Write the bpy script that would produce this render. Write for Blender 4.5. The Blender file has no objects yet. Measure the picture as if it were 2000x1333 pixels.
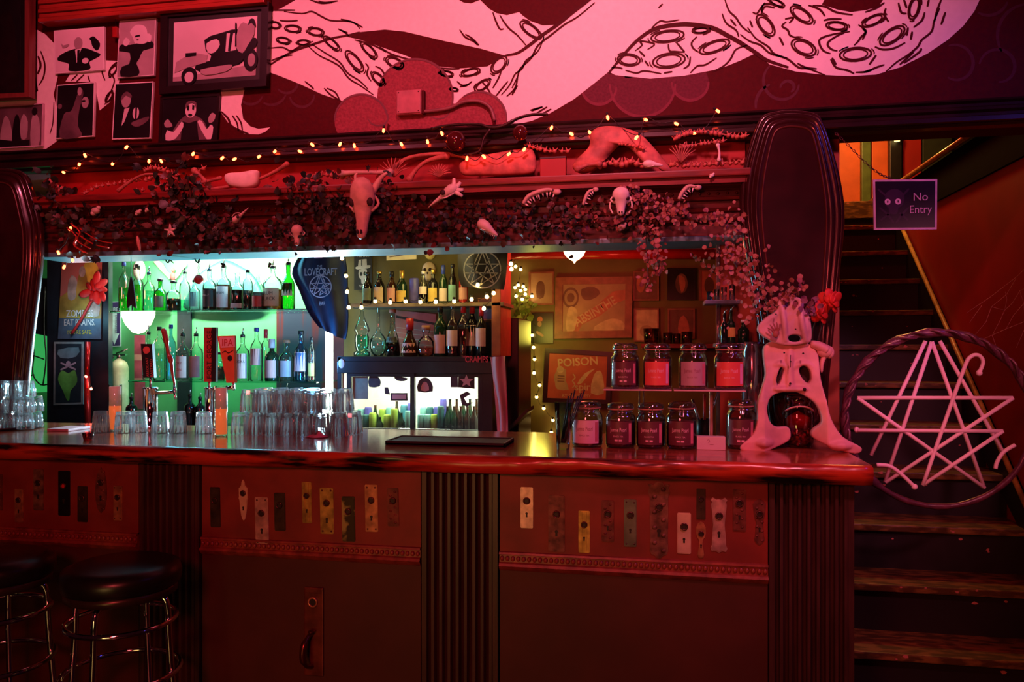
import bpy, bmesh, math, random
from mathutils import Vector, Matrix, Euler
random.seed(7)
SC = bpy.context.scene
COL = SC.collection
# ------------------------------------------------------------------ camera
F = 1500.0; CY = 680.0; TH = math.radians(10.5); H = 1.5
CT, ST = math.cos(TH), math.sin(TH)
cam = bpy.data.cameras.new('camera'); camo = bpy.data.objects.new('camera', cam); COL.objects.link(camo)
cam.sensor_width = 36.0; cam.lens = 36.0 * F / 2000.0
cam.shift_y = (CY - 666.5) / 2000.0
cam.clip_start = .05
camo.location = (0, 0, H); camo.rotation_euler = (math.pi / 2, 0, TH)
SC.camera = camo
# ------------------------------------------------------------------ world, lights, exposure
wd = bpy.data.worlds.new('world'); SC.world = wd; wd.use_nodes = True
wd.node_tree.nodes['Background'].inputs[0].default_value = (.030, .0035, .006, 1)
wd.node_tree.nodes['Background'].inputs[1].default_value = .35
vs = SC.view_settings
vs.view_transform = 'Standard'; vs.look = 'None'; vs.gamma = 1.0; vs.use_curve_mapping = False
vs.exposure = 0.0
SC.cycles.transparent_max_bounces = 40
SC.cycles.max_bounces = 8
SC.cycles.use_denoising = True
SC.cycles.sample_clamp_indirect = 4.0
SC.cycles.caustics_reflective = False; SC.cycles.caustics_refractive = False

def lamp(name, kind, loc, col, power, target=None, size=.3, size_y=None, spot=60, blend=.5):
    l = bpy.data.lights.new(name, kind); l.color = col; l.energy = power
    if kind == 'AREA':
        l.size = size
        if size_y: l.shape = 'RECTANGLE'; l.size_y = size_y
    else:
        l.shadow_soft_size = size
    if kind == 'SPOT': l.spot_size = math.radians(spot); l.spot_blend = blend
    o = bpy.data.objects.new(name, l); COL.objects.link(o); o.location = loc
    if target is not None:
        o.rotation_euler = (Vector(target) - Vector(loc)).to_track_quat('-Z', 'Y').to_euler()
    return o
RED = (1, .035, .055); PINK = (1, .15, .22)
# ceiling spots of the bar room, red gels, hung over the customers
lamp('red_ceiling_spot_mural', 'SPOT', (-.25, 1.2, 3.7), (1, .19, .27), 370, (-.15, 3.4, 3.1), .12, spot=74, blend=.9)
lamp('red_ceiling_spot_pictures', 'SPOT', (-1.9, 1.5, 3.7), (1, .16, .26), 175, (-2.2, 3.4, 2.7), .12, spot=75, blend=.9)
lamp('red_ceiling_spot_canopy', 'SPOT', (-1.1, .9, 3.2), (1, .05, .05), 48, (-1.2, 3.3, 2.15), .15, spot=62, blend=.9)
lamp('red_front_fill', 'AREA', (-.7, -.5, 2.05), (1, .085, .09), 34, (-.5, 2.7, 1.05), .45)  # unseen frontal fill, added to redden the bar front and bottles
lamp('warm_low_fill', 'AREA', (-1.3, -.8, .55), (1, .58, .16), 8, (-.7, 2.7, 1.0), .7)  # unseen low fill, added to give the metal plates warm highlights
lamp('pink_ceiling_spot_counter', 'SPOT', (.75, .9, 3.3), (1, .19, .28), 165, (.45, 3.0, 1.25), .15, spot=36, blend=.8)
lamp('pink_ceiling_spot_gate', 'SPOT', (1.6, .6, 2.6), (1, .22, .34), 130, (1.12, 3.2, 1.45), .12, spot=24, blend=.7)
lamp('violet_ceiling_lamp', 'SPOT', (2.1, 2.0, 3.2), (.16, .1, 1), 30, (.75, 3.2, 2.0), .1, spot=70, blend=.8)
lamp('stair_landing_lamp', 'POINT', (1.30, 5.45, 3.35), (1, .52, .13), 40, None, .08)
lamp('red_stair_lamp', 'POINT', (1.2, 4.7, 3.3), (1, .03, .02), 22, None, .08)
# ------------------------------------------------------------------ projection helpers: a pixel of the photograph on a wall-parallel plane
def W(px, py, Y):
    u = (px - 1000) / F; v = (CY - py) / F
    t = Y / (CT + u * ST)
    return Vector((t * (-ST + CT * u), Y, H + t * v))
def ppm(px, Y):
    u = (px - 1000) / F
    return F * (CT + u * ST) / Y
def onZ(px, py, Z):
    u = (px - 1000) / F; v = (CY - py) / F
    t = (Z - H) / v
    return Vector((t * (-ST + CT * u), t * (CT + u * ST), Z))
# ------------------------------------------------------------------ materials
MATS = {}
def M(name, col, rough=.55, metal=0., var=.18, scale=18., bump=0., emit=0., ecol=None, col2=None, stretch=None, coat=0., detail=4, spec=.5, thr=None):
    if name in MATS: return MATS[name]
    m = bpy.data.materials.new(name); m.use_nodes = True; MATS[name] = m
    nt = m.node_tree; N = nt.nodes; L = nt.links
    p = N['Principled BSDF']
    p.inputs['Roughness'].default_value = rough; p.inputs['Metallic'].default_value = metal
    p.inputs['Specular IOR Level'].default_value = spec
    if coat: p.inputs['Coat Weight'].default_value = coat; p.inputs['Coat Roughness'].default_value = .12
    tc = N.new('ShaderNodeTexCoord'); mp = N.new('ShaderNodeMapping'); L.new(tc.outputs['Object'], mp.inputs[0])
    if stretch: mp.inputs['Scale'].default_value = stretch
    nz = N.new('ShaderNodeTexNoise'); nz.inputs['Scale'].default_value = scale; nz.inputs['Detail'].default_value = detail
    L.new(mp.outputs[0], nz.inputs['Vector'])
    rp = N.new('ShaderNodeValToRGB')
    a, b = (thr if thr else (.35, .68))
    rp.color_ramp.elements[0].position = a; rp.color_ramp.elements[1].position = b
    c = Vector(col[:3]); c2 = Vector(col2[:3]) if col2 else c * (1 + var)
    c1 = c if col2 else c * (1 - var)
    rp.color_ramp.elements[0].color = (*c1, 1); rp.color_ramp.elements[1].color = (*c2, 1)
    L.new(nz.outputs['Fac'], rp.inputs[0]); L.new(rp.outputs[0], p.inputs['Base Color'])
    if bump:
        bp = N.new('ShaderNodeBump'); bp.inputs['Strength'].default_value = bump; bp.inputs['Distance'].default_value = .01
        L.new(nz.outputs['Fac'], bp.inputs['Height']); L.new(bp.outputs[0], p.inputs['Normal'])
    if emit:
        p.inputs['Emission Color'].default_value = (*(ecol or col)[:3], 1); p.inputs['Emission Strength'].default_value = emit
    return m
def GL(name, tint=(.9, .95, .95), refl=.12, rough=.03, dens=.25, milk=0., base=.07):
    """thin glass: clear and tinted, brighter where it turns away from the eye"""
    if name in MATS: return MATS[name]
    m = bpy.data.materials.new(name); m.use_nodes = True; MATS[name] = m
    nt = m.node_tree; N = nt.nodes; L = nt.links; N.clear()
    out = N.new('ShaderNodeOutputMaterial'); mx = N.new('ShaderNodeMixShader')
    tr = N.new('ShaderNodeBsdfTransparent'); gl = N.new('ShaderNodeBsdfGlossy'); gl.inputs['Roughness'].default_value = rough
    fr = N.new('ShaderNodeLayerWeight'); fr.inputs['Blend'].default_value = refl
    tc = N.new('ShaderNodeTexCoord'); nz = N.new('ShaderNodeTexNoise'); nz.inputs['Scale'].default_value = 9
    L.new(tc.outputs['Object'], nz.inputs['Vector'])
    rp = N.new('ShaderNodeValToRGB'); rp.color_ramp.elements[0].color = (*[c * (1 - dens * .3) for c in tint], 1); rp.color_ramp.elements[1].color = (*tint, 1)
    L.new(nz.outputs['Fac'], rp.inputs[0]); L.new(rp.outputs[0], tr.inputs[0])
    gl.inputs[0].default_value = (.95, .95, .95, 1)
    mr = N.new('ShaderNodeMath'); mr.operation = 'MULTIPLY_ADD'; mr.inputs[1].default_value = .9; mr.inputs[2].default_value = base
    L.new(fr.outputs['Fresnel'], mr.inputs[0])
    L.new(mr.outputs[0], mx.inputs[0]); L.new(tr.outputs[0], mx.inputs[1]); L.new(gl.outputs[0], mx.inputs[2]); 
    if milk:
        d0 = N.new('ShaderNodeBsdfDiffuse'); d0.inputs[0].default_value = (.9, .9, .92, 1); d1 = N.new('ShaderNodeBsdfTranslucent'); d1.inputs[0].default_value = (.9, .93, .95, 1); df = N.new('ShaderNodeMixShader'); df.inputs[0].default_value = .6; L.new(d0.outputs[0], df.inputs[1]); L.new(d1.outputs[0], df.inputs[2]); m2 = N.new('ShaderNodeMixShader'); m2.inputs[0].default_value = milk
        L.new(mx.outputs[0], m2.inputs[1]); L.new(df.outputs[0], m2.inputs[2]); L.new(m2.outputs[0], out.inputs[0])
    else: L.new(mx.outputs[0], out.inputs[0])
    return m
# ------------------------------------------------------------------ mesh builder
class B:
    def __init__(s): s.v = []; s.f = []; s.m = []; s.sm = []
    def add(s, vs, fs, m=0, smooth=False, mat=None):
        o = len(s.v)
        s.v += [tuple(mat @ Vector(v)) if mat is not None else tuple(v) for v in vs]
        for f in fs: s.f.append(tuple(i + o for i in f)); s.m.append(m); s.sm.append(smooth)
        return s
    def box(s, x0, x1, y0, y1, z0, z1, m=0, bev=0, mat=None):
        if bev <= 0:
            vs = [(x, y, z) for z in (z0, z1) for y in (y0, y1) for x in (x0, x1)]
            fs = [(0, 2, 3, 1), (4, 5, 7, 6), (0, 1, 5, 4), (2, 6, 7, 3), (0, 4, 6, 2), (1, 3, 7, 5)]
            return s.add(vs, fs, m, False, mat)
        bm = bmesh.new(); bmesh.ops.create_cube(bm, size=1)
        for v in bm.verts: v.co = Vector(((x0 + x1) / 2 + v.co.x * (x1 - x0), (y0 + y1) / 2 + v.co.y * (y1 - y0), (z0 + z1) / 2 + v.co.z * (z1 - z0)))
        bmesh.ops.bevel(bm, geom=list(bm.edges), offset=bev, segments=2, affect='EDGES', profile=.6)
        bm.verts.index_update(); vs = [v.co.copy() for v in bm.verts]; fs = [[v.index for v in f.verts] for f in bm.faces]; bm.free()
        return s.add(vs, fs, m, False, mat)
    def lathe(s, prof, at=(0, 0, 0), n=16, m=0, sx=1., sy=1., smooth=True, mat=None, ms=None, ph=0.):
        vs = []; fs = []; k = len(prof)
        for i in range(n):
            a = ph + 2 * math.pi * i / n
            for r, z in prof: vs.append((at[0] + r * math.cos(a) * sx, at[1] + r * math.sin(a) * sy, at[2] + z))
        for j in range(k - 1):
            fs = []
            for i in range(n):
                i2 = (i + 1) % n
                fs.append((i * k + j, i2 * k + j, i2 * k + j + 1, i * k + j + 1))
            if j == 0: s.add(vs, fs, ms[j] if ms else m, smooth, mat); base = len(s.v) - len(vs)
            else:
                for f in fs: s.f.append(tuple(q + base for q in f)); s.m.append(ms[j] if ms else m); s.sm.append(smooth)
        for j in (0, k - 1):
            if prof[j][0] > 1e-5:
                f = [i * k + j for i in range(n)]
                if j == 0: f.reverse()
                s.f.append(tuple(q + base for q in f)); s.m.append((ms[min(j, k - 2)] if ms else m)); s.sm.append(False)
        return s
    def tube(s, pts, r, n=6, m=0, smooth=True, closed=False, flat=1.):
        pts = [Vector(p) for p in pts]; k = len(pts)
        if k < 2: return s
        rs = r if isinstance(r, (list, tuple)) else [r] * k
        vs = []; up = None
        for i, p in enumerate(pts):
            if closed: t = pts[(i + 1) % k] - pts[i - 1]
            else: t = pts[min(i + 1, k - 1)] - pts[max(i - 1, 0)]
            t.normalize()
            if up is None:
                up = Vector((0, 0, 1)) if abs(t.z) < .9 else Vector((1, 0, 0))
            a = t.cross(up)
            if a.length < 1e-4: a = t.cross(Vector((1, .1, 0)))
            a.normalize(); b = a.cross(t).normalized(); up = b
            for q in range(n):
                an = 2 * math.pi * q / n
                vs.append(p + (a * math.cos(an) + b * math.sin(an) * flat) * rs[i])
        fs = []
        for i in range(k if closed else k - 1):
            i2 = (i + 1) % k
            for q in range(n):
                q2 = (q + 1) % n
                fs.append((i * n + q, i * n + q2, i2 * n + q2, i2 * n + q))
        if not closed:
            fs.append(tuple(range(n))[::-1]); fs.append(tuple((k - 1) * n + q for q in range(n)))
        return s.add(vs, fs, m, smooth)
    def ell(s, c, r, nu=10, nv=7, m=0, mat=None):
        if not isinstance(r, (tuple, list)): r = (r, r, r)
        prof = []
        vs = [(0, 0, -1)]
        for j in range(1, nv):
            a = -math.pi / 2 + math.pi * j / nv
            for i in range(nu):
                b = 2 * math.pi * i / nu
                vs.append((math.cos(a) * math.cos(b), math.cos(a) * math.sin(b), math.sin(a)))
        vs.append((0, 0, 1)); fs = []
        for i in range(nu): fs.append((0, 1 + (i + 1) % nu, 1 + i))
        for j in range(nv - 2):
            for i in range(nu):
                i2 = (i + 1) % nu
                fs.append((1 + j * nu + i, 1 + j * nu + i2, 1 + (j + 1) * nu + i2, 1 + (j + 1) * nu + i))
        l = len(vs) - 1; o = 1 + (nv - 2) * nu
        for i in range(nu): fs.append((l, o + i, o + (i + 1) % nu))
        T = Matrix.Translation(c) @ (mat if mat is not None else Matrix.Identity(4)) @ Matrix.Diagonal((*r, 1))
        return s.add(vs, fs, m, True, T)
    def poly(s, pts, m=0): return s.add(pts, [tuple(range(len(pts)))], m)
    def prism(s, pts, y0, y1, m=0, mside=None, smooth=False):
        """pts: (x, z) outline, counter-clockwise seen from the customers' side; y0 front, y1 back"""
        n = len(pts)
        ar = sum(pts[i][0] * pts[(i + 1) % n][1] - pts[(i + 1) % n][0] * pts[i][1] for i in range(n))
        if ar < 0: pts = pts[::-1]
        s.add([(p[0], y0, p[1]) for p in pts], [tuple(range(n))], m)
        s.add([(p[0], y1, p[1]) for p in pts], [tuple(range(n))[::-1]], m)
        vs = [(p[0], y0, p[1]) for p in pts] + [(p[0], y1, p[1]) for p in pts]
        return s.add(vs, [(i, i + n, (i + 1) % n + n, (i + 1) % n) for i in range(n)], m if mside is None else mside, smooth)
    def ribbon(s, pts, w, y, m=0):
        """painted stroke in the plane y; pts (x, z); w width or list"""
        P = [Vector((p[0], p[1])) for p in pts]; k = len(P); vs = []
        ws = w if isinstance(w, (list, tuple)) else [w * (.35 + .65 * math.sin(math.pi * (i + .6) / (k + .2)) ** .5) for i in range(k)]
        for i, p in enumerate(P):
            t = P[min(i + 1, k - 1)] - P[max(i - 1, 0)]
            if t.length < 1e-9: t = Vector((1, 0))
            t.normalize(); nrm = Vector((-t.y, t.x)) * ws[i] / 2
            vs += [(p.x + nrm.x, y, p.y + nrm.y), (p.x - nrm.x, y, p.y - nrm.y)]
        return s.add(vs, [(2 * i, 2 * i + 1, 2 * i + 3, 2 * i + 2) for i in range(k - 1)], m)
    def mesh(s, name):
        me = bpy.data.meshes.new(name); me.from_pydata(s.v, [], s.f)
        me.polygons.foreach_set('material_index', s.m); me.polygons.foreach_set('use_smooth', s.sm); me.update()
        return me
WL = {}
def put(name, me, mats, parent=None, loc=(0, 0, 0), rot=None, scale=None):
    o = bpy.data.objects.new(name, me); COL.objects.link(o)
    mats = mats if isinstance(mats, (list, tuple)) else [mats]
    if len(me.materials) == 0:
        for q in mats: me.materials.append(q)
    loc = Vector(loc); WL[o] = loc.copy()
    if parent is not None: o.parent = parent; o.location = loc - WL[parent]
    else: o.location = loc
    if rot is not None: o.rotation_euler = rot
    if scale is not None: o.scale = scale if isinstance(scale, (tuple, list)) else (scale,) * 3
    return o
def part(name, b, mats, parent, label=None, kind=None):
    """mesh given in world coordinates, child of parent"""
    o = put(name, b.mesh(name), mats, parent, (0, 0, 0))
    if label: o['label'] = label
    if kind: o['kind'] = kind
    return o
def tag(o, label, cat, group=None):
    o['label'] = label; o['category'] = cat
    if group: o['group'] = group
    return o
def recentre(b):
    xs, ys, zs = zip(*b.v)
    c = Vector(((min(xs) + max(xs)) / 2, (min(ys) + max(ys)) / 2, min(zs)))
    b.v = [(x - c.x, y - c.y, z - c.z) for x, y, z in b.v]
    return c
def solo(name, b, mats, label, cat, group=None):
    c = recentre(b); o = put(name, b.mesh(name), mats, None, c)
    return tag(o, label, cat, group)
def struct(name, b, mats):
    c = recentre(b); o = put(name, b.mesh(name), mats, None, c); o['kind'] = 'structure'; return o
def thing(name, label, cat, loc, group=None, rz=0):
    o = bpy.data.objects.new(name, None); COL.objects.link(o); o.empty_display_size = .05
    o.location = Vector(loc); WL[o] = Vector(loc); o.rotation_euler = (0, 0, rz)
    return tag(o, label, cat, group)
TXT = {}
def text(s, x, z, h, Y, mat, parent, name='lettering', align='CENTER', rot=0., sx=1., bold=0., shear=0., wavy=None):
    """flat lettering in the plane Y facing the customers, centre baseline at x, z, capital height h (metres)"""
    cu = bpy.data.curves.new(name, 'FONT'); cu.body = s; cu.size = h / .69; cu.align_x = align; cu.offset = bold * h; cu.shear = shear
    cu.resolution_u = 3
    t = bpy.data.objects.new(name, cu); COL.objects.link(t)
    me = bpy.data.meshes.new_from_object(t); bpy.data.objects.remove(t)
    me.materials.clear(); me.materials.append(mat)
    R = Matrix.Translation((x, Y, z)) @ Matrix.Rotation(-rot, 4, 'Y') @ Matrix.Rotation(math.pi / 2, 4, 'X') @ Matrix.Diagonal((sx, 1, 1, 1))
    me.transform(R)
    return put(name, me, mat, parent, (0, 0, 0))
def arc(cx, cz, rx, rz, a0, a1, n=16, rot=0):
    c, s_ = math.cos(rot), math.sin(rot); out = []
    for i in range(n + 1):
        a = a0 + (a1 - a0) * i / n; x, z = rx * math.cos(a), rz * math.sin(a)
        out.append((cx + x * c - z * s_, cz + x * s_ + z * c))
    return out
def spline(pts, n=6, closed=False):
    """Catmull-Rom through points (any dimension)"""
    P = [Vector(p) for p in pts]; k = len(P); out = []
    rng = range(k) if closed else range(k - 1)
    for i in rng:
        p1, p2 = P[i], P[(i + 1) % k]
        p0 = P[i - 1] if (closed or i > 0) else p1; p3 = P[(i + 2) % k] if (closed or i + 2 < k) else p2
        for j in range(n):
            t = j / n
            out.append(.5 * ((2 * p1) + (p2 - p0) * t + (2 * p0 - 5 * p1 + 4 * p2 - p3) * t * t + (3 * p1 - p0 - 3 * p2 + p3) * t ** 3))
    if not closed: out.append(P[-1])
    return out
def XZ(pts, Y): return [(lambda w: (w.x, w.z))(W(a, b, Y)) for a, b in pts]
# ================================================================== STRUCTURE
YB, YP, YW, YH = 2.635, 2.70, 3.40, 3.30
ZT = 1.12
m_floor = M('dark_floor_boards', (.018, .010, .009), .4, var=.4, scale=6, stretch=(1, 12, 1))
m_mural = M('maroon_mural_paint', (.062, .0010, .0020), .62, spec=.12, var=.12, scale=60, bump=.12)
m_white = M('white_mural_paint', (.80, .70, .70), .6, var=.03, scale=40, bump=.1)
m_ink = M('dark_ink_paint', (.055, .003, .004), .6, spec=.12, var=.1, scale=50)
m_cloud = M('grey_rose_cloud_paint', (.24, .045, .06), .6, spec=.12, var=.18, scale=90, bump=.35)
m_cloud2 = M('plum_cloud_paint', (.105, .016, .028), .6, spec=.12, var=.15, scale=90, bump=.2)
m_cline = M('cloud_outline_paint', (.16, .028, .045), .6, spec=.12, var=.1, scale=60)
m_cline3 = M('dim_curl_paint', (.085, .018, .028), .6, spec=.12, var=.1, scale=60)
m_dwood = M('black_brown_lacquer', (.022, .007, .007), .28, var=.3, scale=8, stretch=(1, 1, 1), coat=.3)
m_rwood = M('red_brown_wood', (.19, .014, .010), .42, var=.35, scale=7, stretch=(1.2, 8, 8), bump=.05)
m_black = M('black_paint', (.008, .007, .008), .4, var=.3, scale=20)
m_redpaint = M('deep_red_wall_paint', (.32, .006, .005), .55, var=.12, scale=5, bump=.04)
m_green = M('green_wall_paint', (.10, .50, .22), .55, var=.1, scale=5)
m_olive = M('olive_wall_paint', (.14, .12, .035), .6, var=.15, scale=6)
m_orange = M('orange_wall_paint', (.75, .13, .03), .55, var=.12, scale=7, bump=.03)

b = B(); b.box(-6, 4.2, -3.0, 7.2, -.1, 0); struct('floor', b, m_floor)
# --- mural wall above the bar
b = B(); b.box(-4.2, 3.2, YW, YW + .12, 2.385, 3.9); wall = struct('wall_front', b, m_mural)
def tp(name, pts, layer, mat, smooth=0):
    q = XZ(pts, YW)
    if smooth: q = [tuple(v) for v in spline(q, smooth, True)]
    bb = B(); bb.poly([(x, YW - .0006 * layer, z) for x, z in q][::1]); 
    # face the customers
    o = part(name, bb, mat, wall); o.data.update()
    return o
def strokes(name, lst, layer, mat, wpx):
    """lst: polylines in photo pixels on the wall plane"""
    bb = B()
    for s in lst:
        w = wpx
        if isinstance(s, tuple): s, w = s
        q = spline(XZ(s, YW), 5)
        bb.ribbon(q, 1.45 * w / ppm(1000, YW), YW - .0006 * layer)
    return part(name, bb, mat, wall)
def cr(lst, ox, oy=0, k=3.704): return [(x / k + ox, y / k + oy) for x, y in lst]
# dim clouds behind
def disc(cx, cy, r, layer, mat, name='cloud'):
    lim = CY - (2.40 - H) * ppm(cx, YW)
    tp(name, [(cx + r * math.cos(a), min(lim, cy + r * math.sin(a))) for a in [i * math.pi / 16 for i in range(32)]], layer, mat)
for ic, c in enumerate(((1170, 170, 34), (1348, 160, 36), (1255, 164, 64))):
    disc(*c, .7 + .25 * ic, m_cloud2)
    strokes('cloud_outline', [[(c[0] + c[2] * math.cos(a), c[1] + c[2] * math.sin(a)) for a in [math.pi * (.0 + i / 12) for i in range(13)]]], 1.5 + .12 * ic, m_cline, 4)
curl = []
def cu(cx, cy, r, a0, a1, sp=1.): 
    n = 14; curl.append([(cx + r * (1 + (sp - 1) * i / n) * math.cos(math.radians(a0 + (a1 - a0) * i / n)), cy + r * (1 + (sp - 1) * i / n) * math.sin(math.radians(a0 + (a1 - a0) * i / n))) for i in range(n + 1)])
cu(1530, 160, 41, 230, 10, .75); cu(1540, 172, 16, 180, 420, .55); cu(1518, 205, 42, 170, 250)
cu(1866, 125, 38, 250, 480, .8); cu(1950, 132, 38, 190, 450, .75); cu(2010, 70, 62, 150, 270); cu(1930, -10, 40, 20, 120)
cu(1225, 120, 30, 40, 100); cu(560, 160, 22, -40, 140); cu(590, 185, 24, 0, 170); cu(530, 175, 30, 20, 120); cu(762, 80, 22, -30, 60); cu(890, 105, 40, 130, 220); cu(490, 180, 24, 20, 160)
strokes('cloud_curl', curl, 1.2, m_cline3, 4)
# the white tentacles
big = [(520, 28), (550, 16), (700, -70), (1560, -70), (1626, -30), (1605, 9), (1635, 19), (1662, 24), (1692, 20), (1716, 13), (1738, -20), (1720, -70), (1915, -70), (1922, -20), (1903, 22), (1881, 51), (1851, 78), (1811, 105), (1757, 132), (1711, 146), (1662, 149), (1614, 147), (1554, 140), (1503, 126), (1476, 104),
       (1445, 119), (1405, 135), (1337, 148), (1270, 154), (1202, 147), (1189, 140), (1162, 162), (1121, 194), (1075, 221), (1040, 236), (985, 250), (940, 250), (840, 250), (760, 240), (677, 201), (628, 184), (587, 165), (545, 148), (520, 139)]
tp('tentacle', big, 2, m_white)
tp('tentacle', [(432, 176), (478, 175), (471, 205), (475, 232), (489, 247), (505, 252), (528, 249), (518, 258), (505, 263), (478, 262), (446, 240), (429, 216)], 2, m_white)
tp('tentacle', [(393, 12), (464, 5), (483, 9), (470, 24), (400, 26)], 2, m_white)
tp('tentacle', [(60, 59), (74, 59), (89, 67), (105, 84), (112, 110), (113, 150), (105, 185), (112, 215), (116, 273), (89, 292), (40, 302), (-20, 303), (-20, 200), (50, 190), (75, 178), (70, 150), (60, 100)], 2, m_white)
tp('tentacle', [(205, 118), (240, 120), (232, 165), (215, 200), (195, 216), (185, 160), (128, 160), (140, 140)], 2, m_white)
# dark gaps painted over
tp('sky_gap', [(677, 72), (703, 63), (752, 58), (790, 62), (871, 81), (938, 95), (987, 109), (952, 130), (898, 134), (857, 130), (817, 119), (790, 108), (744, 92), (704, 78)], 3, m_mural)
tp('sky_gap', [(870, -70), (880, -10), (905, 5), (920, 7), (938, 0), (955, 17), (970, 26), (990, 30), (1014, 24), (1020, 30), (1035, 41), (1060, 50), (1085, 49), (1105, 38), (1113, 27), (1127, 16), (1156, -6), (1230, -70)], 3, m_mural)
# outlines, folds and hatch strokes
ink = [([(520, 133), (545, 116), (575, 100), (612, 87), (650, 75), (677, 70), (703, 63)], 3.5)]
ink += [(cr([(700, 530), (850, 350), (950, 260), (1050, 205), (1200, 180), (1300, 180), (1450, 205), (1560, 260), (1650, 310), (1765, 385), (1850, 440), (2000, 490)], 1000), 6)]
ink += [([(987, 109), (1011, 104), (1035, 88), (1058, 70), (1090, 48), (1120, 24), (1156, -4), (1230, -68)], 5)]
ink += [(cr([(0, 640), (40, 560), (60, 500), (140, 420), (190, 330), (290, 250), (380, 180), (480, 120), (600, 20)], 1000), 3)]
ink += [(cr(l, 520), 2.6) for l in (
    [(30, 75), (210, 75)], [(130, 85), (260, 100), (330, 85), (400, 120), (470, 150), (620, 160), (680, 210)], [(380, 10), (430, 20), (520, 8)], [(320, 0), (400, 25), (480, 20)],
    [(30, 350), (120, 345), (180, 370), (240, 340), (340, 300)], [(40, 440), (120, 410), (190, 400)], [(300, 330), (380, 400), (480, 450), (540, 490), (600, 570), (680, 620), (780, 690)],
    [(330, 320), (420, 380), (530, 450), (590, 530), (680, 590), (740, 650)], [(280, 590), (330, 630), (345, 650)], [(420, 640), (470, 690), (540, 730)], [(440, 640), (500, 670), (530, 720)],
    [(700, 200), (620, 160), (540, 140)], [(1400, 215), (1440, 270), (1500, 300), (1530, 330)], [(1440, 250), (1490, 280), (1540, 330)], [(1640, 90), (1660, 150), (1690, 210), (1720, 210)], [(1690, 110), (1720, 160), (1760, 210), (1820, 260), (1880, 330)],
    [(820, 340), (900, 390), (990, 420), (1080, 440)], [(640, 290), (720, 310), (800, 340), (870, 380)], [(1230, 490), (1330, 500), (1400, 500)], [(1700, 690), (1760, 620), (1800, 540), (1850, 500), (1880, 440), (1960, 380), (2000, 300)],
    [(1740, 700), (1800, 640), (1820, 560)], [(1660, 700), (1700, 650), (1750, 590)], [(1400, 630), (1450, 620), (1490, 590)], [(720, 460), (740, 490), (730, 540), (760, 590)], [(790, 480), (830, 500), (860, 540), (900, 560)], [(1380, 590), (1420, 620), (1470, 610)],
    [(520, 210), (560, 230), (600, 260)], [(540, 220), (590, 240)], [(100, 150), (160, 155), (230, 150)], [(1560, 590), (1600, 640), (1630, 690)], [(1640, 640), (1680, 570), (1700, 520)], [(1910, 800), (2000, 775)])]
ink += [(cr(l, 1000), 2.6) for l in (
    [(0, 690), (40, 620)], [(140, 805), (220, 775)], [(180, 820), (255, 775)], [(220, 825), (285, 790)], [(1010, 205), (1070, 155), (1120, 160), (1210, 145)], [(890, 370), (940, 330), (930, 300), (1030, 320), (980, 360)], [(920, 370), (960, 410)],
    [(1130, 320), (1140, 370), (1180, 375), (1250, 380)], [(1190, 310), (1250, 380)], [(1340, 265), (1300, 310), (1310, 350), (1350, 380)], [(1380, 255), (1440, 225)], [(820, 510), (900, 530), (960, 515), (1080, 535)], [(1100, 530), (1160, 520)],
    [(1290, 530), (1340, 480), (1400, 470), (1480, 420)], [(1450, 520), (1530, 480), (1580, 430), (1620, 360), (1700, 330)], [(720, 490), (770, 490), (800, 500)], [(960, 440), (990, 480)], [(1290, 410), (1280, 470), (1240, 500)],
    [(1540, 0), (1570, 80), (1620, 130), (1660, 190), (1720, 240)], [(1520, 100), (1550, 170), (1620, 220), (1640, 270)], [(1650, 250), (1720, 300), (1800, 330), (1870, 390), (1990, 420)], [(1740, 90), (1770, 100), (1800, 60), (1830, 20)], [(1800, 110), (1830, 50), (1900, 60)],
    [(1580, 140), (1620, 190)], [(1720, 150), (1740, 200)], [(1060, 60), (1090, 30)])]
ink += [(cr(l, 1460), 2.8) for l in (
    [(0, 200), (60, 280), (150, 340), (190, 390), (290, 430), (370, 490), (440, 500), (560, 545)], [(360, 460), (420, 490), (500, 500)], [(280, 160), (250, 190), (290, 220), (310, 260), (380, 280)], [(270, 140), (330, 130), (300, 170)], [(740, 230), (620, 250), (530, 280), (520, 320), (550, 370), (600, 390)],
    [(700, 240), (650, 260), (590, 300), (580, 330), (610, 360), (650, 370)], [(800, 180), (840, 210), (850, 240), (820, 270), (800, 300), (770, 330)], [(830, 210), (855, 230), (830, 290)], [(600, 430), (640, 490), (720, 510), (770, 535)], [(780, 525), (860, 520), (930, 490), (990, 470)], [(840, 525), (900, 505)],
    [(1390, 60), (1350, 150), (1330, 230), (1260, 290), (1230, 340), (1160, 400), (1080, 450), (1000, 520)], [(1400, 0), (1370, 80), (1350, 160)], [(1430, 90), (1400, 180)], [(1280, 90), (1260, 150), (1200, 200)], [(1240, 0), (1230, 80), (1190, 160)], [(1090, 20), (1110, 90), (1150, 100)], [(1130, 0), (1150, 60)],
    [(1000, 60), (990, 110), (1020, 160)], [(440, 40), (520, 70), (560, 120)], [(470, 40), (560, 50), (640, 90), (760, 110)], [(100, 100), (110, 40), (160, 30), (210, 50)], [(920, 340), (980, 360), (1060, 350), (1140, 310)], [(880, 470), (930, 400)], [(1100, 470), (1200, 380)], [(1130, 460), (1240, 380), (1255, 350)], [(230, 270), (260, 330)], [(610, 420), (640, 470)], [(1310, 0), (1300, 50)],
    [(990, 20), (930, 60), (850, 90)], [(550, 150), (600, 140), (680, 140)], [(1160, 200), (1150, 260)], [(1190, 230), (1180, 290)])]
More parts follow.
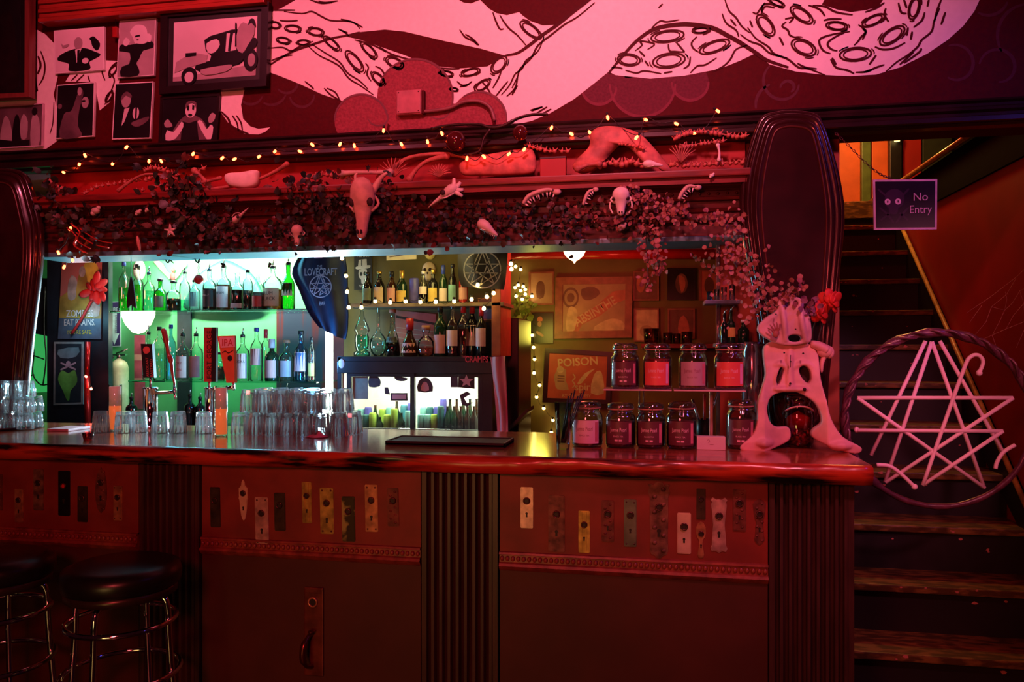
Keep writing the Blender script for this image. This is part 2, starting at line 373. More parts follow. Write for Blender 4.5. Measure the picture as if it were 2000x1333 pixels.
ink += [([(x, 256 - .0 * x), (x - 3, 240), (x - 12, 226)], 2.5) for x in (466, 474)] + [([(432, 218), (446, 232), (452, 246), (470, 256), (486, 262)], 3.5), ([(140, 158), (152, 146)], 2.5), ([(150, 160), (165, 146)], 2.5), ([(172, 148), (176, 160)], 2.5), ([(205, 122), (200, 140), (206, 158)], 2.5), ([(228, 128), (214, 140), (224, 160), (205, 205)], 2.5), ([(80, 100), (88, 125), (86, 150), (76, 168)], 3), ([(75, 110), (80, 128), (74, 145)], 4), ([(106, 200), (104, 240), (98, 262)], 2), ([(60, 62), (70, 90)], 2.5)]
strokes('ink_stroke', ink, 4, m_ink, 2.5)
suck = [(x / 3.704 + 520, y / 3.704, a / 3.704, c / 3.704, r) for x, y, a, c, r in ((65, 185, 40, 25, 10), (195, 210, 60, 25, 5), (360, 232, 60, 28, 8), (125, 295, 50, 22, 10), (270, 310, 45, 20, 0), (640, 445, 95, 35, 50), (745, 365, 80, 28, 45), (475, 315, 75, 25, 40), (930, 455, 70, 35, 25), (810, 570, 60, 30, 45), (1305, 535, 50, 20, 10), (1480, 525, 70, 25, -15), (1685, 470, 75, 42, -50), (1565, 620, 65, 30, -35), (1915, 220, 95, 36, 38), (1360, 650, 30, 12, 10))]
suck += [(x / 3.704 + 1000, y / 3.704, a / 3.704, c / 3.704, r) for x, y, a, c, r in ((1125, 265, 120, 42, -8), (1365, 222, 62, 20, -5), (1465, 340, 115, 40, -20), (845, 435, 82, 42, 5), (1135, 440, 118, 52, -8))]
suck += [(x / 3.704 + 1460, y / 3.704, a / 3.704, c / 3.704, r) for x, y, a, c, r in ((130, 185, 92, 45, 52), (390, 110, 95, 42, 35), (645, 190, 78, 30, 5), (910, 150, 88, 32, -25), (405, 345, 95, 52, 25), (780, 395, 115, 48, -5), (1045, 260, 105, 46, -35), (1205, 60, 85, 38, -75), (210, 22, 62, 20, 25))] + [(222, 137, 14, 6, -60), (214, 190, 12, 5, -60)]
for x, y, a, c, r in suck:
    bb = B(); w = 1 / ppm(1000, YW)
    for k, ww in ((1, 3.6), (.76, 2.6)):
        q = XZ(arc(x, y, a * k, c * k, 0, 2 * math.pi, 20, math.radians(r)), YW)
        bb.ribbon(q, [ww * w] * 21, YW - .003)
    for k in range(3):   # hatch arcs
        a0 = math.radians(random.choice((30, 150, 210, 330)))
        q = XZ(arc(x, y, a * 1.18, c * 1.3, a0, a0 + .7, 6, math.radians(r)), YW); bb.ribbon(q, 2.4 * w, YW - .003)
    part('sucker', bb, m_ink, wall)
# foreground cloud round the junction box
for i, c in enumerate(((811, 190, 74), (936, 234, 55), (706, 237, 52), (820, 262, 60), (880, 262, 60))):
    disc(*c, 5 + i * .35, m_cloud)
strokes('cloud_outline', [([(c_[0], c_[1]) for c_ in arc(706, 237, 52, 52, -math.pi, -.1, 14)] + [(752, 243), (738, 246), (726, 242), (720, 234)], 3), (arc(811, 190, 74, 74, -2.75, .3, 20) + [(872, 228), (855, 233), (840, 227)], 3), (arc(936, 234, 54, 54, -2.2, .1, 14), 3)], 8, M('dark_rose_outline', (.12, .02, .03), .6), 3)

# --- cornice mouldings
def profile_x(name, prof, x0, x1, mat, Y0, solid=True):
    """prof: (out, z) from top to bottom; out = how far it stands out from Y0"""
    bb = B(); n = len(prof)
    pts = [(Y0 - o, z) for o, z in prof] + [(Y0 + .02, prof[-1][1]), (Y0 + .02, prof[0][1])]
    k = len(pts)
    bb.add([(x0, y, z) for y, z in pts] + [(x1, y, z) for y, z in pts], [(i, (i + 1) % k, (i + 1) % k + k, i + k) for i in range(k)] + [tuple(range(k))[::-1], tuple(range(k, 2 * k))])
    return bb
bb = profile_x('', [(.0, 2.505), (.025, 2.503), (.03, 2.494), (.015, 2.489), (.02, 2.475), (.05, 2.462), (.055, 2.45), (.04, 2.444), (.045, 2.43), (.07, 2.42), (.075, 2.402), (.05, 2.398), (.045, 2.388), (0, 2.386)], -4.2, 3.2, 0, YW)
struct('trim_1', bb, m_dwood)
# picture rail / louvred board at the top left
bb = B()
for i in range(5): 
    z = W(200, 30 - i * 9, YW - .06).z
    bb.box(W(95, 0, YW).x, W(530, 0, YW).x, YW - .07 + .008 * (i % 2), YW, z - .0095, z + .0095, 0, .003)
struct('trim_2', bb, M('red_gloss_board', (.35, .03, .02), .25, var=.2, scale=6, stretch=(1, 8, 8)))
# --- ledge with the bones, frieze and soffit of the bar canopy
xl, xr = W(62, 400, YH).x, W(1462, 400, YH).x
XR = xr
b = B(); b.box(xl, xr, 3.20, YW + .1, 2.195, 2.225, 0, .006); b.box(xl, xr, 3.215, 3.25, 2.17, 2.196, 0)
struct('trim_3', b, m_rwood)                                   # ledge
b = B(); b.box(xl, xr, YW + .02, YW + .06, 2.20, 2.40); struct('wall_ledge_back', b, m_redpaint)
bb = profile_x('', [(0, 2.18), (.05, 2.178), (.055, 2.165), (.03, 2.158), (.02, 2.15), (.02, 2.128), (.035, 2.122), (.03, 2.112), (.015, 2.108), (.012, 2.085), (.028, 2.078), (.022, 2.066), (.012, 2.06), (.012, 2.04), (.02, 2.034), (.016, 2.026), (.0, 2.022), (.0, 1.968)], xl, xr, 0, YH)
m_frz = M('shaded_frieze_wood', (.085, .006, .005), .42, var=.35, scale=7, stretch=(1.2, 8, 8), bump=.05)  # red-brown wood darkened to carry the shade cast by the ledge
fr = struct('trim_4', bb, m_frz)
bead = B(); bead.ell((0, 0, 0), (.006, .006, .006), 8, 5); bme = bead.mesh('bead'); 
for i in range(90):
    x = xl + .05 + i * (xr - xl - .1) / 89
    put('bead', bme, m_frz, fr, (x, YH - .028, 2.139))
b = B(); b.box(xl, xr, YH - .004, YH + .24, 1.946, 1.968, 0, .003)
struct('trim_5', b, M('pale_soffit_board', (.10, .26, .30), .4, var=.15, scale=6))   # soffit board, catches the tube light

# --- back bar walls
b = B(); b.box(-5.4, W(680, 600, 4.9).x, 4.90, 5.0, 0, 3.0); struct('wall_back_left', b, m_green)
b = B(); b.box(W(672, 600, 4.78).x, W(990, 600, 4.78).x, 4.78, 4.9, 0, 2.7); struct('wall_back_shelf', b, m_olive)
b = B(); b.box(-1.5, .655, 6.02, 6.12, 0, 3.0); struct('wall_back_right', b, m_olive)
b = B(); b.box(.66, .76, 3.56, 6.1, 0, 3.0); struct('wall_stair_left', b, M('brown_side_wall', (.14, .05, .04), .6))
b = B(); b.box(-5.5, -5.4, 3.0, 5.0, 0, 3.0); struct('wall_left', b, m_black)
b = B(); b.box(-5.4, .655, YW + .12, 6.1, 2.62, 2.72); struct('ceiling', b, M('dim_red_ceiling', (.25, .03, .02), .5))
# red glossy beam along the top of the back wall
bb = B(); bb.tube([W(1000, 497, 5.93), W(1440, 497, 5.93)], .038, 12); bb.box(W(1000, 480, 5.96).x, W(1440, 480, 5.96).x, 5.95, 6.02, 2.22, 2.44)
struct('trim_6', bb, M('red_gloss_pipe', (.5, .02, .02), .22, var=.1))
# orange post at the bar end, behind the coffin
x0, x1 = W(1404, 500, 3.45).x, W(1640, 500, 3.45).x
b = B(); b.box(x0, x1, 3.45, 3.56, 0, 2.4, 0, .004); struct('wall_post', b, M('rust_post_paint', (.34, .055, .018), .5, var=.35, scale=6))
b = B(); b.box(x0 - .012, x0 + .004, 3.435, 3.47, ZT, 2.0, 0, .002); struct('trim_7', b, M('chrome_edge_strip', (.7, .7, .72), .15, 1, var=.05))

# ================================================================== STAIRS
XS0, XS1 = .765, 1.595
t = thing('staircase', 'steep black painted staircase rising behind the ring gate', 'stairs', (1.18, 3.0, 0))
m_riser = M('worn_black_riser', (.010, .008, .010), .5, col2=(.014, .010, .012), scale=6)
m_chip = M('chipped_tread_paint', (.15, .080, .022), .45, var=.5, scale=14, stretch=(1, 3, 3), thr=(.45, .6))
for k in range(7, -6, -1):
    z = 1.518 - .2 * k; y = 4.56 - .2256 * k
    b = B(); b.box(XS0, XS1, y + .01, y + .03, max(0, z - .2), z - .028); part('riser', b, m_riser, t)
    b = B(); b.box(XS0, XS1, y - .02, y + .2256 + .02, z - .03, z, 0, .006); part('tread', b, m_chip, t)
    bb = B()   # paint chips on the nosing and riser
    for i in range(6):
        cx = random.uniform(XS0 + .1, XS1 - .1); r = random.uniform(.004, .011); zz = random.choice((z - .012, z - .06, z - .1)) + random.uniform(-.008, .008)
        yy = y - .0212 if zz > z - .025 else y + .0092
        bb.prism([(cx + r * random.uniform(.6, 1.4) * math.cos(a), zz + r * .7 * random.uniform(.6, 1.3) * math.sin(a)) for a in [j * math.pi / 3.5 for j in range(7)]], yy - .0006, yy)
    part('paint_chips', bb, M('bare_pink_primer', (.5, .16, .14), .6), t, kind='stuff')
def sk(Y): return .869 + .864 * (Y - 3.73)
b = B(); ya, yb = 2.7, 5.6
b.add([(XS1 - .025, ya, sk(ya)), (XS1 - .025, yb, sk(yb)), (XS1 - .025, yb, sk(yb) - .45), (XS1 - .025, ya, max(-.0, sk(ya) - .45)), (XS1, ya, sk(ya)), (XS1, yb, sk(yb)), (XS1, yb, sk(yb) - .45), (XS1, ya, max(0, sk(ya) - .45))], [(0, 1, 2, 3), (4, 7, 6, 5), (0, 4, 5, 1), (3, 2, 6, 7), (0, 3, 7, 4), (1, 5, 6, 2)])
part('skirting_board', b, m_black, t)
b = B(); b.tube([(XS1 - .018, ya, sk(ya) + .008), (XS1 - .018, yb, sk(yb) + .008)], .012, 8)
part('skirting_cap', b, M('worn_yellow_cap', (.42, .25, .06), .4, var=.4, scale=20), t)
b = B(); b.box(1.602, 1.7, 2.5, 6.3, 0, 2.34); struct('wall_stair', b, m_redpaint)
b = B(); b.box(XS1 - .01, XS1 + .1, 3.55, 6.3, 2.34, 2.56); struct('trim_8', b, M('matt_black_fascia', (.004, .004, .004), .95, spec=.05))
b = B(); b.tube([(XS1 - .03, 3.6, 2.575), (XS1 - .03, 6.2, 2.575)], .016, 8); struct('trim_9', b, M('worn_brass_rail', (.45, .27, .08), .35, .3, var=.4, scale=30))
# landing wall of upright boards
lw = B(); lw.box(.76, 3.0, 6.42, 6.5, 2.3, 4.2); lw_o = struct('wall_landing', lw, m_black)
def lb(x0, x1, mat, y=6.36):
    b = B(); b.box(W(x0, 300, y).x, W(x1, 300, y).x, y, 6.43, 2.45, 4.0, 0, .006); part('board', b, mat, lw_o)
lb(1560, 1681, m_orange, 6.38); lb(1683, 1701, M('green_post_paint', (.10, .16, .035), .45), 6.33); lb(1703, 1737, m_orange, 6.38); lb(1738, 1762, m_black, 6.32); lb(1763, 1800, m_redpaint, 6.38); lb(1802, 1860, M('dark_green_board', (.02, .028, .015), .5), 6.38)
b = B(); b.box(.76, 3.0, 5.66, 6.42, 2.40, 2.50); struct('floor_landing', b, m_chip)
b = B(); c = W(1752, 270, 6.28); b.lathe([(.0, -.03), (.02, -.025), (.026, .02), (.012, .04), (.0, .042)], c, 10)
s = solo('wall_sconce', b, M('warm_sconce_glass', (.9, .7, .3), .3, emit=3, ecol=(1, .7, .2)), 'small warm sconce on the dark post at the top of the stairs', 'sconce')

# ================================================================== BAR
m_top = M('varnished_slab', (.16, .050, .022), .16, var=.5, scale=3.2, stretch=(1.0, 7, 9), coat=.5, col2=(.50, .105, .045), thr=(.36, .62))
m_knot = M('slab_edge_wood', (.012, .006, .006), .30, col2=(.55, .05, .02), scale=2.3, stretch=(1.1, 6, 11), thr=(.40, .55), coat=.25, detail=6, bump=.15)
XE = W(1706, 900, YB).x; XB0 = -3.7
n = 150; vs = []; 
random.seed(3)
off = [0.]; 
for i in range(n): off.append(off[-1] * .8 + random.uniform(-.006, .006))
fs = []; cols = 7; mi = []
for i in range(n + 1):
    x = XB0 + (XE - XB0) * i / n; o = off[i]; q = off[-1 - i]
    if i == n: o = 0
    prof = [(3.42, ZT - .06), (3.42, ZT), (YB + .02 + o, ZT), (YB + o * 1.2, ZT - .007), (YB - .004 + q, ZT - .03), (YB + .008 + q * .5, ZT - .062 + o * .2), (YB + .03, ZT - .068 + q * .15)]
    vs += [(x, y, z) for y, z in prof]
b = B()
for i in range(n):
    for j in range(cols):
        j2 = (j + 1) % cols
        b_f = (i * cols + j, (i + 1) * cols + j, (i + 1) * cols + j2, i * cols + j2)
        fs.append(b_f[::-1]); mi.append(1 if j in (2, 3, 4, 5) else 0)
fs += [tuple(range(cols)), tuple(n * cols + j for j in range(cols))[::-1]]; mi += [1, 1]
b.v = vs; b.f = fs; b.m = mi; b.sm = [True if q else False for q in mi]
bm = bmesh.new(); me_ = b.mesh('t'); bm.from_mesh(me_); bmesh.ops.recalc_face_normals(bm, faces=bm.faces); me2 = bpy.data.meshes.new('bar_top'); bm.to_mesh(me2); bm.free()
top = put('bar_counter', me2, [m_top, m_knot]); tag(top, 'long varnished live-edge wooden bar top with dark knots', 'bar counter')
# carcase behind the panels
m_up = M('red_leathered_panel', (.17, .018, .014), .5, col2=(.27, .03, .022), scale=7, bump=.12, detail=8)
m_low = M('brown_door_panel', (.075, .013, .010), .55, var=.15, scale=5, bump=.04)
m_mold = M('carved_moulding_wood', (.26, .05, .03), .38, var=.35, scale=25, bump=.1)
m_pil = M('fluted_pilaster_wood', (.060, .022, .020), .38, var=.3, scale=8, stretch=(6, 6, .6))
b = B(); b.box(XB0, W(1660, 1000, 2.74).x, 2.74, 2.80, 0, ZT - .071); b.box(W(1660, 1000, 2.74).x - .03, W(1660, 1000, 2.74).x, 2.80, 3.40, 0, ZT - .071)
solo('bar_carcase', b, m_low, 'plain dark boards of the bar carcase behind the door panels', 'bar')
def pilaster(xa, xb, label):
    x0, x1 = W(xa, 1000, 2.69).x, W(xb, 1000, 2.69).x; zt = ZT - .072
    t = thing('fluted_pilaster', label, 'pilaster', ((x0 + x1) / 2, 2.72, 0), 'fluted pilasters of the bar front')
    n = 8; e = .018; w = (x1 - x0 - 2 * e) / n; pts = [(x0, 2.74), (x0, 2.688), (x0 + e, 2.688)]
    for i in range(n):
        a = x0 + e + w * i
        pts += [(a + w * .12, 2.703), (a + w * .3, 2.710), (a + w * .5, 2.703), (a + w * .58, 2.686), (a + w * .92, 2.686), (a + w, 2.692)]
    pts += [(x1 - e, 2.688), (x1, 2.688), (x1, 2.74)]
    k = len(pts); b = B()
    b.add([(x, y, 0.12) for x, y in pts] + [(x, y, zt) for x, y in pts], [(i, i + 1, i + 1 + k, i + k) for i in range(k - 1)] + [tuple(range(k)), tuple(range(k, 2 * k))[::-1]])
    part('fluted_shaft', b, m_pil, t)
    b = B(); b.box(x0 - .005, x1 + .005, 2.675, 2.74, 0, .12, 0, .004); part('plinth_block', b, m_pil, t)
pilaster(273, 389, 'dark fluted pilaster behind the near bar stool')
pilaster(824, 972, 'dark fluted pilaster in the middle of the bar front')
pilaster(1502, 1668, 'dark fluted pilaster at the stair end of the bar')
PM = {'brass': M('worn_brass', (.62, .36, .10), .38, .75, var=.4, scale=26), 'rust': M('rusty_iron_plate', (.20, .085, .06), .55, .4, var=.5, scale=30, bump=.2), 'dark': M('dark_bronze', (.075, .045, .03), .4, .6, var=.4, scale=20),
      'steel': M('grey_steel_plate', (.24, .22, .20), .33, .75, var=.3, scale=14), 'cream': M('cream_enamel_plate', (.62, .44, .30), .45, .1, var=.15, scale=20), 'rose': M('rosy_nickel_plate', (.66, .38, .34), .36, .5, var=.3, scale=30, bump=.1),
      'copper': M('copper_plate', (.55, .22, .12), .4, .6, var=.35, scale=30), 'black': M('black_enamel_plate', (.012, .01, .012), .12, .2), 'red': M('red_brown_plate', (.17, .04, .03), .5, .2, var=.4, scale=30, bump=.2), 'split': M('half_polished_brass', (.10, .07, .05), .3, .8, col2=(.70, .46, .2), scale=9, thr=(.48, .54))}
m_hole = M('dark_spindle_hole', (.02, .008, .008), .5)
m_ring = M('dark_spindle_ring', (.10, .035, .03), .35, .6)
def plate_shape(kind, w, h):
    if kind == 'rect': 
        c = min(w, h) * .07; return [(-w/2 + c, -h/2), (w/2 - c, -h/2), (w/2, -h/2 + c), (w/2, h/2 - c), (w/2 - c, h/2), (-w/2 + c, h/2), (-w/2, h/2 - c), (-w/2, -h/2 + c)]
    if kind == 'point': R = [(0, -.5), (.14, -.47), (.25, -.38), (.36, -.2), (.42, 0), (.45, .02), (.5, .04), (.45, .08), (.46, .28), (.36, .31), (.2, .36), (.16, .44), (0, .5)]
    elif kind == 'oval': R = [(0, -.5), (.3, -.4), (.46, -.2), (.48, 0), (.44, .2), (.28, .38), (.1, .46), (0, .5)]
    elif kind == 'pear': R = [(0, -.5), (.22, -.48), (.33, -.4), (.28, -.3), (.17, -.12), (.2, 0), (.4, .08), (.5, .2), (.47, .34), (.3, .45), (0, .5)]
    elif kind == 'wavy': R = [(0, -.5), (.2, -.47), (.42, -.48), (.5, -.42), (.42, -.36), (.4, -.2), (.34, 0), (.4, .2), (.46, .36), (.42, .42), (.5, .45), (.36, .5), (.15, .46), (0, .47)]
    elif kind == 'ornate': R = [(0, -.5), (.12, -.49), (.2, -.46), (.34, -.45), (.42, -.4), (.4, -.2), (.42, 0), (.42, .3), (.5, .36), (.44, .42), (.5, .46), (.34, .47), (.26, .45), (.16, .49), (0, .5)]
    elif kind == 'waist': R = [(0, -.5), (.25, -.46), (.42, -.38), (.34, -.3), (.3, -.12), (.26, 0), (.36, .08), (.44, .2), (.5, .4), (.3, .46), (0, .5)]
    return [(x * w, z * h) for x, z in R] + [(-x * w, z * h) for x, z in R[-2:0:-1]]
LABN = {'rect': 'rectangular', 'point': 'pointed', 'oval': 'oval', 'pear': 'pear-shaped', 'wavy': 'wavy-edged', 'ornate': 'ornate', 'waist': 'waisted'}
def escutcheon(parent, cx, cy, w, h, mat, kind='rect', hole=.28, key=-.14, screws=False, ribs=False, Y=2.70, tilt=0., jewel=None):
    c = W(cx, cy, Y); s = ppm(cx, Y); w /= s; h /= s
    sh = plate_shape(kind, w, h); b = B(); ct, st_ = math.cos(tilt), math.sin(tilt)
    def tr(x, z): return (c.x + x * ct - z * st_, c.z + x * st_ + z * ct)
    b.prism([tr(x, z) for x, z in sh], Y - .003, Y); b.prism([tr(x * .88, z * .95) for x, z in sh], Y - .0045, Y - .002)
    if ribs:
        for q in (-.2, .2): b.prism([tr(q * w + dx, dz * h) for dx, dz in ((-.0012, -.47), (.0012, -.47), (.0012, .47), (-.0012, .47))], Y - .0065, Y - .004)
    if kind == 'ornate' or mat == 'red':
        for i in range(9):
            b.ell((*[tr((-1) ** i * w * .2, h * (-.4 + .1 * i))[0]], Y - .004, tr(0, h * (-.4 + .1 * i))[1]), (w * .13, .003, h * .03), 7, 4)
    if screws:
        for sx in (-1, 1):
            for sz in (-1, 1):
                x, z = tr(sx * w * .32, sz * h * .44); b.ell((x, Y - .005, z), (w * .07, .002, w * .07), 7, 4, m=1)
    o = part('escutcheon_plate', b, [PM[mat], m_ring], parent)
    x, z = tr(0, h * (hole - .0) * .6); r = min(w * .24, .0105)
    b = B(); b.tube([(x + r * math.cos(a), Y - .008, z + r * math.sin(a)) for a in [i * math.pi / 7 for i in range(14)]], r * .28, 5, closed=True, m=0)
    b.prism([(x + r * math.cos(a), z + r * math.sin(a)) for a in [i * math.pi / 6 for i in range(12)]], Y - .0068, Y - .004, 1)
    part('spindle_hole', b, [m_ring, m_hole if not jewel else jewel], o)
    if key is not None:
        x, z = tr(0, h * key); k = w * .1
        b = B(); b.prism([(x + k * math.cos(a), z + k * math.sin(a)) for a in [math.radians(q) for q in range(-50, 231, 28)]] + [(x - k * .7, z - k * 2.8), (x + k * .7, z - k * 2.8)][::1], Y - .0055, Y - .004)
        part('keyhole', b, m_hole, o)
    return o
beadm = B(); beadm.ell((0, 0, 0), (.0078, .006, .0095), 8, 5); beadme = beadm.mesh('egg_bead')
def panel(xa, xb, label):
    x0, x1 = (W(xa, 1000, YP).x if xa > -50 else XB0), W(xb, 1000, YP).x
    t = thing('bar_door_panel', label, 'door panel', ((x0 + x1) / 2, 2.72, 0), 'old doors set into the bar front')
    b = B(); b.box(x0, x1, 2.70, 2.74, .765, ZT - .072, 0, .002); part('upper_panel', b, m_up, t)
    b = B(); b.box(x0, x1, 2.702, 2.74, 0, .705, 0, .002); part('lower_panel', b, m_low, t)
    prof = [(0, .772), (.012, .77), (.014, .763), (.006, .76), (.008, .735), (.016, .731), (.02, .722), (.012, .712), (.004, .704), (0, .702)]
    bb = profile_x('', prof, x0, x1, 0, 2.702); mo = part('carved_moulding', bb, m_mold, t)
    n = int((x1 - x0) / .0195)
    for i in range(n):
        x = x0 + (i + .5) * (x1 - x0) / n
        if W(-20, 0, 2.7).x < x: put('egg_bead', beadme, m_mold, mo, (x, 2.6925, .7475))
    return t
p1 = panel(-99, 270, 'leftmost red-brown door panel of the bar front, behind the stools')
p2 = panel(394, 822, 'middle bar door panel with a big pull handle and nine keyhole plates')
p3 = panel(976, 1500, 'wide right-hand bar door panel with a row of twelve keyhole plates')
m_jewel = M('red_glass_jewel', (.6, .02, .03), .1)
for a in ((-2, 962, 18, 70, 'red'), (38, 988, 19, 65, 'copper'), (76, 957, 22, 80, 'rust'), (126, 964, 26, 88, 'black'), (162, 985, 22, 70, 'dark'), (198, 958, 26, 90, 'red', 'oval'), (231, 983, 19, 68, 'copper')):
    escutcheon(p1, *a, screws=a[0] == 231, jewel=m_jewel if a[0] == 126 else None)
for a in ((421, 991, 21, 78, 'dark'), (476, 977, 20, 80, 'cream', 'point'), (512, 1018, 28, 93, 'rose'), (547, 1000, 23, 74, 'dark'), (600, 982, 20, 80, 'brass'), (639, 998, 28, 90, 'brass'), (681, 1014, 27, 88, 'split'), (726, 993, 26, 92, 'copper'), (768, 991, 23, 75, 'red')):
    escutcheon(p2, *a, screws=a[0] in (512, 639, 726), ribs=a[0] == 600, key=None if a[0] == 768 else -.18, tilt=math.radians(1.2))
for a in ((1029, 992, 25, 80, 'rose'), (1087, 1023, 32, 110, 'rust'), (1141, 1039, 22, 82, 'brass'), (1187, 1018, 24, 81, 'red'), (1231, 1022, 24, 92, 'steel'), (1287, 1016, 42, 150, 'rust', 'ornate'), (1336, 1042, 26, 80, 'cream'), (1369, 985, 17, 60, 'dark'), (1369, 1055, 19, 72, 'copper', 'pear'), (1404, 1026, 32, 108, 'rose', 'wavy'), (1444, 997, 25, 82, 'red'), (1483, 1020, 24, 90, 'red', 'waist')):
    escutcheon(p3, *a, screws=a[0] in (1231,), ribs=a[0] == 1141)
# the big thumb-latch pull
c0, c1 = W(596, 1146, 2.702), W(633, 1321, 2.702)
b = B(); b.box(c0.x, c1.x, 2.692, 2.702, c1.z, c0.z, 0, .004); b.box(c0.x + .004, c1.x - .004, 2.690, 2.70, c0.z - .02, c0.z - .004, 0, .002)
hp = part('pull_handle_plate', b, M('red_bronze', (.20, .045, .03), .4, .5, var=.35, scale=20), p2)
c = W(611, 1177, 2.69); b = B(); r = .0165
b.tube([(c.x + r * math.cos(a), 2.688, c.z + r * math.sin(a)) for a in [i * math.pi / 10 for i in range(20)]], .004, 6, closed=True); b.prism([(c.x + r * math.cos(a), c.z + r * math.sin(a)) for a in [i * math.pi / 8 for i in range(16)]], 2.689, 2.692, 1)
part('lock_ring', b, [PM['copper'], m_hole], hp)
a0, a1 = W(607, 1240, 2.69), W(607, 1303, 2.69)
b = B(); b.tube(spline([(a0.x + .006, 2.692, a0.z + .004), (a0.x, 2.665, a0.z - .002), (a0.x - .006, 2.642, a0.z - .03), (a0.x - .006, 2.636, (a0.z + a1.z) / 2 - .01), (a1.x, 2.652, a1.z + .018), (a1.x + .004, 2.692, a1.z)], 5), [.008] * 8 + [.012] * 10 + [.008] * 8, 8)
part('grip', b, M('grip_bronze', (.13, .03, .022), .25, .7), hp)
b = B(); b.ell((a0.x + .01, 2.676, a0.z + .016), (.014, .016, .006), 10, 6); part('thumb_latch', b, M('grip_bronze', (1, 1, 1)), hp)

# ================================================================== COFFINS
m_coff = M('coffin_lacquer', (.030, .005, .006), .24, var=.25, scale=10, coat=.5)
def coffin(pts, Y, label, zb, dep=.09):
    q = XZ(pts, Y); cx = sum(p[0] for p in q) / len(q); cz = (max(p[1] for p in q) + min(p[1] for p in q)) / 2
    q = [tuple(v) for v in spline(q, 5, True)]
    t = thing('coffin', label, 'coffin', (cx, Y + .06, zb), 'upright coffins flanking the back bar')
    def ring(k):
        hw = (max(p[0] for p in q) - min(p[0] for p in q)) / 2; hh = (max(p[1] for p in q) - min(p[1] for p in q)) / 2
        return [(cx + (x - cx) * (1 - k / hw), cz + (z - cz) * (1 - k / hh)) for x, z in q]
    def loft(rings, name, mat, cap=True):
        b = B(); n = len(q)
        for k, y in rings: b.v += [(x, y, z) for x, z in ring(k)]
        for i in range(len(rings) - 1):
            for j in range(n):
                j2 = (j + 1) % n; b.f.append((i * n + j, i * n + j2, (i + 1) * n + j2, (i + 1) * n + j)); b.m.append(0); b.sm.append(True)
        if cap: b.f.append(tuple((len(rings) - 1) * n + j for j in range(n))); b.m.append(0); b.sm.append(False)
        bm = bmesh.new(); bm.from_mesh(b.mesh('x')); bmesh.ops.recalc_face_normals(bm, faces=bm.faces); me = bpy.data.meshes.new(name); bm.to_mesh(me); bm.free()
        return put(name, me, mat, t)
    loft([(0, Y + dep), (-.002, Y + .03), (.004, Y + .018), (.014, Y + .014), (.016, Y + .02)], 'body', m_coff)
    l = loft([(.016, Y + .02), (.018, Y + .004), (.03, Y - .002), (.036, Y + .004), (.042, Y + .004), (.05, Y - .014), (.058, Y - .018), (.064, Y - .012)], 'lid', m_coff)
    loft([(.072, Y - .0125), (.0745, Y - .0165), (.078, Y - .0165), (.081, Y - .0125)], 'inlay_line', M('coffin_inlay', (.09, .018, .012), .35, .3), False).parent = l
    o = [ch for ch in COL.objects if ch.parent == l][-1]; o.location = (0, 0, 0)
coffin([(1487, 228), (1518, 214), (1555, 212), (1592, 217), (1610, 235), (1632, 300), (1648, 370), (1652, 430), (1644, 520), (1634, 620), (1622, 740), (1612, 846), (1560, 850), (1505, 846), (1492, 740), (1478, 600), (1456, 480), (1447, 400), (1452, 340), (1465, 285)], 3.20, 'tall dark lacquered coffin standing by the stairs', ZT)
coffin([(-65, 342), (-35, 329), (0, 327), (30, 332), (46, 350), (60, 395), (71, 440), (72, 500), (66, 560), (56, 640), (45, 740), (36, 822), (0, 826), (-70, 824), (-95, 640), (-108, 500), (-100, 420), (-82, 372)], 3.18, 'dark lacquered coffin cut off by the left edge', ZT, .045)
